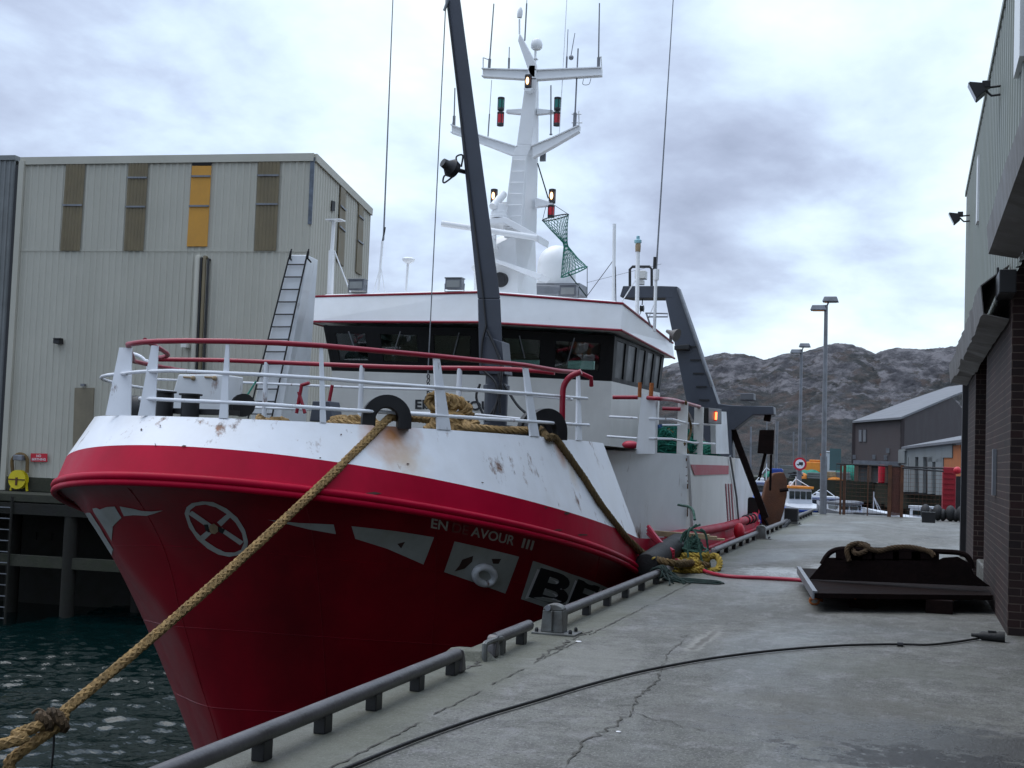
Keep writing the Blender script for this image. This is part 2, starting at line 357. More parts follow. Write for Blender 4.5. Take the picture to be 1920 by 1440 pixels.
M['signwhite'] = mk('white lettering', (.78, .78, .80), .5, var=.05)
M['orangeplastic'] = mk('orange plastic', (.62, .20, .01), .45, var=.15)
M['bluepaint'] = mk('blue boat paint', (.01, .05, .28), .35, var=.1)
M['farwhite'] = mk('white boat paint', (.50, .52, .56), .35, var=.06)
M['farwall'] = mk('dark brown cladding', (.050, .038, .040), .8, var=.15, vscale=.7)
M['farroof'] = mk('grey sheet roof', (.125, .13, .145), .6, var=.12, vscale=.5, dirt=(.08, .08, .085), dirt_amt=.6)
M['farsheet'] = mk('pale green grey sheet', (.17, .185, .185), .6, var=.12, vscale=.6, dirt=(.085, .085, .075), dirt_amt=.6, dscale=.6, streak=5)
M['orangebrick'] = mk('orange brick', (.38, .12, .035), .8, var=.15)
M['bollard'] = mk('painted bollard steel', (.13, .135, .13), .45, metal=.2, var=.3, vscale=6, dirt=(.06, .045, .03), dirt_amt=.6, dscale=5, bump=.2)
M['redhose'] = mk('red rubber hose', (.42, .02, .05), .4, var=.15)
M['scuff'] = mk('bare scuffed hull', (.05, .02, .015), .7, var=.5, vscale=8)
M['darkened'] = mk('smoked side window', (.006, .007, .008), .35, var=.1, spec=.2)  # dark reflection of the quayside building put into the pane colour
M['letterblk'] = mk('black lettering', (.015, .015, .018), .5, var=.2)
M['lettergrey'] = mk('worn pale lettering', (.42, .40, .36), .5, var=.25, vscale=8)
M['letterworn'] = mk('scraped lettering', (.19, .05, .045), .6, var=.4, vscale=12)
M['decalgrey'] = mk('pale grey bow marking', (.40, .42, .41), .45, var=.12, vscale=4, dirt=(.27, .25, .20), dirt_amt=.6, dscale=2.5)
def brickmat():
    mt = bpy.data.materials.new('dark brown brick'); mt.use_nodes = True; t = mt.node_tree; b = t.nodes['Principled BSDF']
    g = t.nodes.new('ShaderNodeNewGeometry'); s = t.nodes.new('ShaderNodeSeparateXYZ'); t.links.new(g.outputs['Position'], s.inputs[0])
    a = t.nodes.new('ShaderNodeMath'); a.operation = 'ADD'; t.links.new(s.outputs[0], a.inputs[0]); t.links.new(s.outputs[1], a.inputs[1])
    c = t.nodes.new('ShaderNodeCombineXYZ'); t.links.new(a.outputs[0], c.inputs[0]); t.links.new(s.outputs[2], c.inputs[1])
    br = t.nodes.new('ShaderNodeTexBrick'); t.links.new(c.outputs[0], br.inputs['Vector']); br.inputs['Scale'].default_value = 1
    br.inputs['Brick Width'].default_value = .225; br.inputs['Row Height'].default_value = .075; br.inputs['Mortar Size'].default_value = .006; br.inputs['Mortar Smooth'].default_value = .2
    br.inputs['Color1'].default_value = (.026, .008, .007, 1); br.inputs['Color2'].default_value = (.014, .006, .006, 1); br.inputs['Mortar'].default_value = (.075, .052, .042, 1); br.inputs['Bias'].default_value = -.1
    nz = t.nodes.new('ShaderNodeTexNoise'); nz.inputs['Scale'].default_value = 1.3; nz.inputs['Detail'].default_value = 8; t.links.new(g.outputs['Position'], nz.inputs['Vector'])
    mr = t.nodes.new('ShaderNodeMapRange'); t.links.new(nz.outputs['Fac'], mr.inputs[0]); mr.inputs[1].default_value = .3; mr.inputs[2].default_value = .7; mr.inputs[3].default_value = .55; mr.inputs[4].default_value = 1.35
    sc = t.nodes.new('ShaderNodeVectorMath'); sc.operation = 'SCALE'; t.links.new(br.outputs['Color'], sc.inputs[0]); t.links.new(mr.outputs[0], sc.inputs['Scale']); t.links.new(sc.outputs[0], b.inputs['Base Color'])
    b.inputs['Roughness'].default_value = .8
    bp = t.nodes.new('ShaderNodeBump'); bp.inputs['Strength'].default_value = .6; bp.inputs['Distance'].default_value = .006; bp.invert = True; t.links.new(br.outputs['Fac'], bp.inputs['Height']); t.links.new(bp.outputs[0], b.inputs['Normal'])
    return mt
M['brick'] = brickmat()
def quaymat():
    mt = bpy.data.materials.new('old quay concrete'); mt.use_nodes = True; t = mt.node_tree; b = t.nodes['Principled BSDF']
    def n(ty, **k):
        q = t.nodes.new(ty)
        for a, v in k.items(): setattr(q, a, v)
        return q
    l = lambda a, c: t.links.new(a, c)
    g = n('ShaderNodeNewGeometry'); pos = g.outputs['Position']
    def nz(scale, det=8, rough=.6, scl=(1, 1, 1), dist=0):
        m_ = n('ShaderNodeMapping'); m_.inputs['Scale'].default_value = scl; l(pos, m_.inputs[0])
        q = n('ShaderNodeTexNoise'); q.inputs['Scale'].default_value = scale; q.inputs['Detail'].default_value = det; q.inputs['Roughness'].default_value = rough; q.inputs['Distortion'].default_value = dist; l(m_.outputs[0], q.inputs['Vector']); return q.outputs['Fac']
    def mr(f, a, c, d, e):
        q = n('ShaderNodeMapRange'); l(f, q.inputs[0]); q.inputs[1].default_value = a; q.inputs[2].default_value = c; q.inputs[3].default_value = d; q.inputs[4].default_value = e; return q.outputs[0]
    def mix(f, c1, c2, mode='MIX'):
        q = n('ShaderNodeMixRGB', blend_type=mode); (l(f, q.inputs[0]) if hasattr(f, 'links') else setattr(q.inputs[0], 'default_value', f))
        for i, c in ((1, c1), (2, c2)):
            if hasattr(c, 'links'): l(c, q.inputs[i])
            else: q.inputs[i].default_value = (*c, 1)
        return q.outputs[0]
    c = mix(mr(nz(.55, 10, .62, (1, .6, 1)), .35, .65, 0, 1), (.088, .091, .080), (.160, .160, .142))
    c = mix(mr(nz(2.2, 10, .68), .48, .60, 0, .75), c, (.066, .067, .056))            # mottled damp stains
    c = mix(mr(nz(.33, 7, .6, (1, .45, 1), .8), .56, .66, 0, .65), c, (.055, .056, .049))   # larger damp areas
    c = mix(mr(nz(1.1, 9, .7, (1, .4, 1), 1.5), .58, .70, 0, .55), c, (.215, .215, .20))    # pale laitance
    c = mix(mr(nz(6.5, 9, .75), .5, .58, 0, .7), c, (.075, .072, .066)); c = mix(mr(nz(4.2, 9, .75, (1, .6, 1), .6), .53, .60, 0, .55), c, (.205, .20, .20)); c = mix(mr(nz(30, 4, .65), .555, .60, 0, .7), c, (.045, .042, .038)); c = mix(mr(nz(85, 3, .6), .57, .62, 0, .6), c, (.05, .047, .042))               # exposed dark grit
    c = mix(mr(nz(55, 3, .6, (1.1, 1, 1)), .575, .62, 0, .5), c, (.30, .29, .28))
    s = n('ShaderNodeSeparateXYZ'); l(pos, s.inputs[0])
    ed = n('ShaderNodeMath', operation='MULTIPLY_ADD'); l(nz(1.7, 6), ed.inputs[0]); ed.inputs[1].default_value = .8; l(s.outputs[0], ed.inputs[2])
    c = mix(mr(ed.outputs[0], -2.35, -2.05, .62, 0), c, (.088, .092, .060))            # greened coping strip
    # local marks: damp hollows, a spalled strip, pale wet patches with their shine painted in (place, reach, strength, colour)
    rough_add = []
    for (cx0, cy0, rx0, ry0, amt, colr, wetness) in ((-1.68, 11.2, .10, 1.15, .75, (.26, .255, .235), 0), (-1.67, 11.25, .045, .95, .85, (.075, .07, .06), 0), (-1.75, 18.9, .7, 1.1, .75, (.36, .37, .37), .5), (-1.1, 20.5, .5, .8, .6, (.34, .35, .35), .4),
            (.35, 7.75, 1.5, .75, .9, (.040, .036, .031), .6), (.2, 7.2, .9, .4, .9, (.032, .029, .026), .9), (-.75, 7.9, .9, .5, .6, (.075, .068, .055), .2), (-.3, 8.7, 1.1, .45, .55, (.08, .075, .058), .1), (-2.3, 9.6, .5, 1.2, .5, (.19, .19, .17), 0), (-.2, 10.4, 1.2, .7, .45, (.085, .088, .066), .1)):
        sb = n('ShaderNodeVectorMath', operation='SUBTRACT'); l(pos, sb.inputs[0]); sb.inputs[1].default_value = (cx0, cy0, 0)
        ml = n('ShaderNodeVectorMath', operation='MULTIPLY'); l(sb.outputs[0], ml.inputs[0]); ml.inputs[1].default_value = (1 / rx0, 1 / ry0, 0)
        ln = n('ShaderNodeVectorMath', operation='LENGTH'); l(ml.outputs[0], ln.inputs[0])
        q = n('ShaderNodeMath', operation='MULTIPLY_ADD'); l(nz(5.5, 10, .72), q.inputs[0]); q.inputs[1].default_value = 3.2; l(ln.outputs['Value'], q.inputs[2])
        f_ = mr(q.outputs[0], 2.05, 2.55, amt, 0); c = mix(f_, c, colr)
        if wetness: rough_add.append((f_, wetness))
    l(c, b.inputs['Base Color'])
    wet = nz(.4, 6, .55, (1, .45, 1), 1.0); fine = nz(9, 6, .6)
    r = n('ShaderNodeMath', operation='MULTIPLY_ADD'); l(fine, r.inputs[0]); r.inputs[1].default_value = .35; l(mr(wet, .48, .64, .52, .16), r.inputs[2]); ro = r.outputs[0]
    for f_, wn in rough_add:
        q = n('ShaderNodeMath', operation='MULTIPLY_ADD'); l(f_, q.inputs[0]); q.inputs[1].default_value = -.6 * wn; l(ro, q.inputs[2]); ro = q.outputs[0]
    q = n('ShaderNodeMath', operation='MAXIMUM'); l(ro, q.inputs[0]); q.inputs[1].default_value = .07; l(q.outputs[0], b.inputs['Roughness'])
    b.inputs['Specular IOR Level'].default_value = .5
    h = n('ShaderNodeMath', operation='ADD'); l(nz(60, 4, .7), h.inputs[0]); l(nz(9, 8, .6), h.inputs[1])
    bp = n('ShaderNodeBump'); bp.inputs['Strength'].default_value = .55; bp.inputs['Distance'].default_value = .014; l(h.outputs[0], bp.inputs['Height']); l(bp.outputs[0], b.inputs['Normal'])
    return mt
M['quay'] = quaymat()
M['crack'] = mk('open crack', (.065, .062, .054), .95, var=.5, vscale=12)
M['wet'] = mk('standing water', (.075, .073, .068), .22, var=.2, vscale=3, spec=.6)
M['spall'] = mk('spalled concrete', (.19, .185, .17), .9, var=.55, vscale=35, bump=1.0, bscale=45, dirt=(.10, .095, .085), dirt_amt=.9, dscale=7)
def watermat():
    mt = bpy.data.materials.new('harbour water'); mt.use_nodes = True; t = mt.node_tree; b = t.nodes['Principled BSDF']
    b.inputs['Base Color'].default_value = (.001, .008, .008, 1); b.inputs['Roughness'].default_value = .03; b.inputs['IOR'].default_value = 1.333
    g = t.nodes.new('ShaderNodeNewGeometry'); nz = t.nodes.new('ShaderNodeTexNoise'); nz.inputs['Scale'].default_value = 9; nz.inputs['Detail'].default_value = 4; t.links.new(g.outputs['Position'], nz.inputs['Vector'])
    bp = t.nodes.new('ShaderNodeBump'); bp.inputs['Strength'].default_value = .25; bp.inputs['Distance'].default_value = .05; t.links.new(nz.outputs['Fac'], bp.inputs['Height']); t.links.new(bp.outputs[0], b.inputs['Normal']); return mt
M['water'] = watermat()
# ------------------------------------------------------------------ ground: quay, water, hill
WZ = -3.3
mb = MB(); mb.boxm((-3.32, -14, -6), (60, 44.2, 0)); quay = obj('quay', mb, M['quay'], kind='structure', bev=.03)
mb = MB()
def ribbon(mb, pts, wd, z=.005, jit=.4, step=.06, wob=.02):
    P, t = resample(pts, step); n_ = len(P)
    for i in range(1, n_ - 1): P[i, :2] += rng.normal(0, wob, 2)
    T = np.gradient(P, axis=0); T /= np.linalg.norm(T, axis=1, keepdims=True) + 1e-9
    S = np.stack([-T[:, 1], T[:, 0], 0 * t], 1); W = wd * (1 + jit * rng.normal(0, 1, n_)).clip(.15, 2.2); W[0] = W[-1] = wd * .1
    A = P + S * W[:, None] / 2; B = P - S * W[:, None] / 2; A[:, 2] = B[:, 2] = z
    mb.grid(np.array([A, B]))
gz = lambda *q: [on_z(x, y, 0) for x, y in q]
ribbon(mb, gz((1060, 1439), (1090, 1400), (1140, 1372), (1182, 1335), (1196, 1305), (1226, 1284), (1240, 1262)), .012)
ribbon(mb, gz((1240, 1262), (1246, 1240), (1262, 1215), (1290, 1190)), .007)
ribbon(mb, gz((1190, 1322), (1165, 1322), (1150, 1326)), .007)
ribbon(mb, gz((1182, 1335), (1240, 1352), (1330, 1372)), .006)
for a0, a1 in ((4.4, 6.9), (7.1, 8.0), (8.2, 9.0), (9.2, 10.6), (10.9, 13.5), (13.9, 17.0)):
    ribbon(mb, [(-2.63, a0, 0), (-2.62, a1, 0)], .010, jit=.5, wob=.006)
ribbon(mb, gz((840, 1270), (880, 1252), (905, 1238)), .02); ribbon(mb, gz((1005, 1238), (1060, 1205), (1110, 1182)), .02)
ribbon(mb, gz((1600, 1048), (1640, 1049)), .03); ribbon(mb, [(.8, 20, 0), (-.6, 22.5, 0)], .02)
obj('crack', mb, M['crack'], parent=quay)
mb = MB(); mb.ball(on_z(1160, 1372, .004), .012, 6, 4, sc=(1.4, 1, .4)); mb.ball(on_z(1085, 1203, .004), .02, 6, 4, sc=(1.4, 1, .4))
obj('litter_scrap', mb, M['signwhite'], label='tiny white scraps of litter on the concrete beside the crack', cat='litter', kind=None)
# near water as real waves, far water as one sheet
ys, xs = np.meshgrid(np.arange(4, 33, .05), np.arange(-22, -3.2, .05), indexing='ij')
hgt = np.zeros_like(xs)
for k in range(64):
    lam = rng.uniform(.14, .55) if k % 6 else rng.uniform(.8, 2.2); an = rng.normal(2.27, .55); ph = rng.uniform(0, 2 * PI); kx, ky = 2 * PI / lam * math.cos(an), 2 * PI / lam * math.sin(an)
    hgt += .0075 * lam ** .95 * (1 - 2 * np.abs(np.sin((kx * xs + ky * ys + ph) / 2))) 
hgt *= 0.95
mb = MB(); mb.grid(np.stack([xs, ys, WZ + hgt - hgt.mean()], -1), flip=True); water = obj('water', mb, M['water'], kind='structure', smooth=True, angle=180)
mb = MB(); mb.add([(-2500, -400, WZ - .25), (2500, -400, WZ - .25), (2500, 2600, WZ - .25), (-2500, 2600, WZ - .25)], [(0, 1, 2, 3)]); obj('harbour_water', mb, M['water'], kind='structure')
# hill: skyline heights from the bearing of each crest point
crest = [(900, 715), (1100, 700), (1200, 694), (1243, 689), (1281, 675), (1321, 669), (1354, 661), (1370, 663), (1387, 663), (1415, 668), (1431, 675), (1450, 670), (1470, 663), (1507, 660), (1542, 649), (1568, 643), (1599, 646),
         (1628, 657), (1642, 663), (1660, 656), (1679, 652), (1728, 655), (1785, 650), (1860, 640), (2000, 650)]
cx_ = np.array([c[0] for c in crest], float); cy_ = np.array([c[1] for c in crest], float)
px = np.linspace(900, 2000, 560); py = np.interp(px, cx_, cy_) + np.array([1.6 * noise.noise((x * .09, 0, 3)) + .9 * noise.noise((x * .3, 5, 3)) for x in px])
vv = np.r_[np.linspace(0, 1, 170), 1.06, 1.2]
G = np.zeros((len(vv), len(px), 3))
for j in range(len(px)):
    c = on_y(px[j], py[j], 430.)
    for i, v in enumerate(vv):
        f = .5 + .5 * v; x, y = c[0] * f, c[1] * f
        h = (min(v, 1) ** 1.15) * (1 - .3 * max(0, v - 1) / .2)
        z = WZ + (c[2] - WZ) * h
        amp = 3.6 * min(v, 1) * (1 - min(v, 1) ** 6)
        q = Vector((x * .035, y * .018, z * .05))
        z += amp * (noise.ridged_multi_fractal(q, .85, 2.1, 7, 1.0, 2.0) - 1.1) * .75 + amp * .5 * noise.noise(q * 6) + amp * .28 * noise.noise(q * 17)
        G[i, j] = (x + 2.2 * amp * noise.noise(q * 2.3), y, z)
def hillmat():
    mt = bpy.data.materials.new('bare rock and heather'); mt.use_nodes = True; t = mt.node_tree; b = t.nodes['Principled BSDF']
    g = t.nodes.new('ShaderNodeNewGeometry'); l = t.links.new
    def nz(s, d, r=.65, sc=(1, 1, 1)):
        m_ = t.nodes.new('ShaderNodeMapping'); m_.inputs['Scale'].default_value = sc; l(g.outputs['Position'], m_.inputs[0])
        q = t.nodes.new('ShaderNodeTexNoise'); q.inputs['Scale'].default_value = s; q.inputs['Detail'].default_value = d; q.inputs['Roughness'].default_value = r; l(m_.outputs[0], q.inputs['Vector']); return q.outputs['Fac']
    def ramp(f, st):
        q = t.nodes.new('ShaderNodeValToRGB'); l(f, q.inputs[0]); e = q.color_ramp.elements; e[0].position, e[0].color = st[0][0], (*st[0][1], 1); e[1].position, e[1].color = st[-1][0], (*st[-1][1], 1)
        for p, c in st[1:-1]: w_ = e.new(p); w_.color = (*c, 1)
        return q.outputs[0]
    rock = ramp(nz(.17, 12, .74, (1, .3, 1.3)), [(.41, (.024, .024, .034)), (.5, (.092, .088, .10)), (.58, (.21, .20, .215))])
    veg = ramp(nz(.22, 10, .7, (1, .3, 1.6)), [(.42, (.008, .012, .015)), (.5, (.032, .030, .028)), (.58, (.070, .047, .040))])
    s = t.nodes.new('ShaderNodeSeparateXYZ'); l(g.outputs['Position'], s.inputs[0])
    hz = t.nodes.new('ShaderNodeMapRange'); l(s.outputs[2], hz.inputs[0]); hz.inputs[1].default_value = 2; hz.inputs[2].default_value = 34; hz.inputs[3].default_value = -.12; hz.inputs[4].default_value = .05
    ad = t.nodes.new('ShaderNodeMath'); ad.operation = 'ADD'; l(nz(.06, 12, .76, (1, .35, 1.3)), ad.inputs[0]); l(hz.outputs[0], ad.inputs[1])
    fr = t.nodes.new('ShaderNodeMapRange'); l(ad.outputs[0], fr.inputs[0]); fr.inputs[1].default_value = .47; fr.inputs[2].default_value = .515
    mx = t.nodes.new('ShaderNodeMixRGB'); l(fr.outputs[0], mx.inputs[0]); l(veg, mx.inputs[1]); l(rock, mx.inputs[2]); l(mx.outputs[0], b.inputs['Base Color']); b.inputs['Roughness'].default_value = .9
    bp = t.nodes.new('ShaderNodeBump'); bp.inputs['Strength'].default_value = 1.0; bp.inputs['Distance'].default_value = 3.5; l(nz(.5, 10, .75, (1, .3, 1.6)), bp.inputs['Height']); l(bp.outputs[0], b.inputs['Normal']); return mt
M['hill'] = hillmat()
mb = MB(); mb.grid(G); obj('hill', mb, M['hill'], kind='structure', smooth=True, angle=55)
# ------------------------------------------------------------------ corrugated sheet helper
def corrugated(mb, P0, U, Nn, width, z0, ztop, pitch=.2, depth=.022, mi=0):
    """vertical ribbed sheet from P0 along U; ztop(s) gives the upper edge"""
    P0 = V3(P0); U = unit(U); Nn = unit(Nn); S = []
    k = 0
    while k * pitch < width:
        for fr, d in ((0, 0), (.50, 0), (.60, depth), (.90, depth)):
            s_ = (k + fr) * pitch
            if s_ <= width: S.append((s_, d))
        k += 1
    S.append((width, 0))
    lo = [P0 + U * s_ + Nn * d + np.array([0, 0, z0 - P0[2]]) for s_, d in S]; hi = [P0 + U * s_ + Nn * d + np.array([0, 0, ztop(s_) - P0[2]]) for s_, d in S]
    mb.grid(np.array([lo, hi]), mi); return mb
# ------------------------------------------------------------------ warehouse across the basin
WU = unit((.9960, .0891, 0)); WN = np.array([WU[1], -WU[0], 0]); WP = V3((-24, 31, 0))
wp = lambda x, y, off=0.: on_plane(x, y, WP + WN * off, WN)
c0, c1 = wp(41, 297), wp(590, 288)
ZT = (c0[2] + c1[2]) / 2
A0 = np.array([c0[0], c0[1], 0]); A1 = np.array([c1[0], c1[1], 0]); WD = np.linalg.norm(A1 - A0)
SU = np.array([-WU[1], WU[0], 0]); SN = WU.copy()       # side wall runs back along SU, faces SN
sp = lambda x, y, off=0.: on_plane(x, y, A1 + SN * off, SN)
e1 = sp(695, 392); SD = np.dot(e1 - A1, SU); ZB = e1[2]
wh = emp('corrugated_warehouse', (A0 + A1) / 2, 'tall ribbed olive grey warehouse on the jetty across the basin, with narrow upper windows', 'warehouse')
Z0 = wp(100, 898)[2]
mb = MB(); corrugated(mb, A0, WU, WN, WD, Z0, lambda s: ZT - .12)
corrugated(mb, A1, SU, SN, SD, Z0, lambda s: ZT - .12 + (ZB - ZT) * s / SD)
B0, B1 = A0 + SU * SD, A1 + SU * SD
corrugated(mb, B1, -WU, -WN, WD, Z0, lambda s: ZB - .1); corrugated(mb, B0, -SU, -SN, SD, Z0, lambda s: ZB - .12 + (ZT - ZB) * s / SD)
obj('wall', mb, M['clad'], wh)
mb = MB(); zv = np.array([0, 0, 1.])
q = [A0 - WU * .03 + WN * .03 + zv * (ZT - .10), A1 + WU * .03 + WN * .03 + zv * (ZT - .10), B1 + WU * .03 - WN * .03 + zv * (ZB - .10), B0 - WU * .03 - WN * .03 + zv * (ZB - .10)]
mb.loft(q, [p + zv * .10 for p in q]); obj('roof', mb, M['clad'], wh)
mb = MB(); mb.beam(A0 + WN * .05 + zv * (ZT - .1), A1 + WN * .05 + zv * (ZT - .1), .05, .22); mb.beam(A1 + SN * .05 + zv * (ZT - .1), B1 + SN * .05 + zv * (ZB - .1), .05, .22)
mb.boxm(*sorted([tuple(A0 + np.array([-.02, -.1, 0])), tuple(A0 + np.array([.16, -.02, ZT - .1]))])); obj('fascia', mb, M['clad'], wh)
mb = MB(); mb.loft([A0 + WN * .06, A1 + WN * .06 + SN * .06, B1 + SN * .06, B0], [p + zv * (Z0 + .02) for p in (A0 + WN * .06, A1 + WN * .06 + SN * .06, B1 + SN * .06, B0)]); obj('plinth', mb, M['jetty'], wh)
def wquad(P, mat, name, label=None, thick=.03, parent=wh, bars=(), rib=False, nn=WN):
    tl, tr, br, bl = P; mb = MB()
    if rib:
        n_ = 13; u = np.linspace(0, 1, n_)[None, :, None]; v = np.linspace(0, 1, 2)[:, None, None]
        A = (1 - v) * ((1 - u) * tl + u * tr) + v * ((1 - u) * bl + u * br); A = A + nn * (.012 * np.where(np.arange(n_) % 2, 1, -1))[None, :, None]
        mb.sheet(A[::-1], .02)
    else: mb.prism([tl, tr, br, bl], -nn * thick)
    o = obj(name, mb, mat, parent, label=label)
    if bars:
        for f in bars: mb = MB(); mb.beam(tl + (bl - tl) * f + nn * .02, tr + (br - tr) * f + nn * .02, .03, .05); obj('window_bar', mb, M['galv'], o)
    return o
W_ = lambda *q: [wp(x, y, .06) for x, y in q]
wquad(W_((124, 300), (160, 300), (149, 470), (112, 470)), M['roofl'], 'window', rib=True, bars=(.5,)); wquad(W_((241, 299), (278, 299), (268, 470), (231, 470)), M['roofl'], 'window', rib=True, bars=(.2, .52))
wquad(W_((360, 311), (396, 311), (388, 462), (350, 462)), M['orangep'], 'window', label='orange boarded window', bars=(.13, .50))
wquad(W_((361, 297), (397, 297), (396, 310), (360, 310)), M['bandblk'], 'window', label='open dark gap above the orange boarding'); wquad(W_((484, 296), (525, 296), (517, 470), (476, 470)), M['roofl'], 'window', rib=True, bars=(.19, .50))
zl = wp(300, 471)[2]; mb = MB(); mb.beam(A0 + WN * .035 + zv * zl, A1 + WN * .035 + zv * zl, .008, .018); obj('sheet_lap', mb, M['clad'], wh)
S_ = lambda *q: [sp(x, y, .06) for x, y in q]
wquad(S_((640, 345), (649, 354), (645, 500), (633, 489)), M['roofl'], 'window', bars=(.28, .55), nn=SN); wquad(S_((674, 378), (682, 386), (679, 517), (668, 510)), M['roofl'], 'window', bars=(.2, .55), nn=SN)
wquad(S_((623, 376), (629, 378), (628, 396), (622, 395)), M['bandblk'], 'window', label='small dark opening in the side wall', nn=SN)
wquad(W_((582, 296), (590, 296), (584, 420), (577, 420)), M['bluepaint'] if False else mk('torn blue grey corner sheet', (.10, .12, .15), .5, var=.5, vscale=6), 'corner_flashing', label='torn blue grey corner flashing')
dr = wquad(W_((140, 727), (176, 727), (170, 898), (134, 898)), M['door'], 'door'); mb = MB(); mb.box(wp(156, 722, .1), (.12, .1, .07)); obj('door_lamp', mb, M['galv'], wh)
mb = MB(); mb.box(wp(109, 640, .12), (.2, .2, .14)); mb.box(wp(109, 635, .2), (.24, .16, .03)); obj('wall_lamp', mb, M['dark'], wh, bev=.01)
def pipe(x, y0, y1, r, mat, name, xo=0):
    P = wp(x, y0, .12); Q = wp(x - (y1 - y0) * .044, y1, .12); mb = MB(); mb.tube([P - WN * .12, P, P - zv * .05, Q], r, 10); return obj(name, mb, mat, wh, smooth=True)
pipe(371, 482, 720, .075, M['clad'], 'pipe'); pipe(378, 484, 700, .03, M['dark'], 'pipe'); pipe(384, 482, 720, .05, M['roofl'], 'pipe'); pipe(391, 486, 700, .03, M['dark'], 'pipe')
mb = MB(); mb.box(wp(348, 648, .15), (.16, .24, .12)); obj('bracket', mb, M['cream'], wh)
# older shed to its left
ob = emp('old_warehouse', A0 - WU * 4 + WN * -.1, 'weathered darker grey warehouse left of the olive grey one, cut by the frame', 'warehouse')
OA = A0 - WU * 9.0 - WN * .05; OW = 8.78
mb = MB(); corrugated(mb, OA, WU, WN, OW, 0, lambda s: ZT - .02, pitch=.16, depth=.03); corrugated(mb, OA + WU * OW, SU, SN, 5, 0, lambda s: ZT - .3); corrugated(mb, OA + SU * 5, -SU, -SN, 5, 0, lambda s: ZT - .3); obj('wall', mb, M['cladold'], ob)
q = [OA + WN * .06 + zv * (ZT - .05), OA + WU * OW + WN * .06 + zv * (ZT - .05), OA + WU * OW + SU * 5 + zv * (ZT - .05), OA + SU * 5 + zv * (ZT - .05)]
mb = MB(); mb.loft(q, [p + zv * .14 for p in q]); obj('roof', mb, M['cladold'], ob)
mb = MB(); mb.beam(OA + WU * (OW + .09) + WN * .02, OA + WU * (OW + .09) + WN * .02 + zv * (ZT - .2), .1, .1, up=WN); obj('downpipe', mb, M['dark'], ob)
# ------------------------------------------------------------------ jetty under the warehouse
JN = WN; JO = WP + WN * 1.5
jp = lambda x, y: on_plane(x, y, JO, JN)
jy = emp('jetty', (A0 + A1) / 2 + zv * WZ, 'old mossy piled jetty carrying the warehouses across the basin', 'jetty')
E0 = JO - WU * 16; E1 = JO + WU * 13
mb = MB(); q = [E0, E1, E1 + SU * 9, E0 + SU * 9]; mb.loft([p - zv * .02 - zv * .22 for p in q], [p - zv * .02 for p in q]); obj('deck', mb, M['jetty'], jy, bev=.02)
mb = MB(); mb.beam(E0 - zv * .42 + JN * -.05, E1 - zv * .42 + JN * -.05, .25, .3); obj('edge_beam', mb, M['pile'], jy)
zw = jp(150, 1058)[2]; mb = MB(); mb.beam(E0 + zv * zw - JN * .1, E1 + zv * zw - JN * .1, .2, .3); obj('waling', mb, M['jetty'], jy)
for x in (-140, 128, 330, 600):
    b = jp(x, 1000); mb = MB(); mb.tube([(b[0], b[1] + .12, -.25), (b[0], b[1] + .12, -5.5)], .19, 12); obj('pile', mb, M['pile'], jy, smooth=True)
for x in (-60, 190, 420):
    b = jp(x, 1000) + SU * 2.2; mb = MB(); mb.tube([(b[0], b[1], -.25), (b[0], b[1], -5.5)], .2, 12); obj('pile', mb, M['pile'], jy, smooth=True)
bw = [E0 + SU * 4.2, E1 + SU * 4.2]; slots = sorted([np.dot(on_plane(x, y, E0 + SU * 4.2, JN) - bw[0], WU) for x, y in ((25, 1003), (69, 1003), (97, 1010))])
zs = on_plane(25, 1003, E0 + SU * 4.2, JN)[2]; LN = np.linalg.norm(E1 - E0); mb = MB()
def bwbox(s0, s1, z0, z1): mb.loft([bw[0] + WU * s0 + zv * z0, bw[0] + WU * s1 + zv * z0, bw[0] + WU * s1 + SU * .2 + zv * z0, bw[0] + WU * s0 + SU * .2 + zv * z0], [bw[0] + WU * s0 + zv * z1, bw[0] + WU * s1 + zv * z1, bw[0] + WU * s1 + SU * .2 + zv * z1, bw[0] + WU * s0 + SU * .2 + zv * z1])
bwbox(0, LN, -5.5, zs - .12); bwbox(0, LN, zs + .12, -.25); pr = 0
for s_, hw in zip(slots, (.05, .03, .04)): bwbox(pr, s_ - hw, zs - .12, zs + .12); pr = s_ + hw
bwbox(pr, LN, zs - .12, zs + .12); obj('retaining_wall', mb, M['pile'], jy)
l0 = jp(12, 960); mb = MB()
ld = emp('jetty_ladder', (l0[0], l0[1], WZ), 'rusty iron ladder down the jetty face at the left edge', 'ladder')
for k, sx in enumerate((-.22, .22)):
    b = l0 + WU * sx + JN * .1; mb = MB(); mb.tube([(b[0], b[1], -.1), (b[0], b[1], -4.2)], .035 if k else .025, 8); obj('stile', mb, M['pile'], ld, smooth=True)
for k in range(12):
    b = l0 + JN * .1; mb = MB(); mb.beam((b - WU * .22) * (1, 1, 0) + zv * (-.4 - k * .3), (b + WU * .22) * (1, 1, 0) + zv * (-.4 - k * .3), .025, .025); obj('rung', mb, M['galv'], ld)
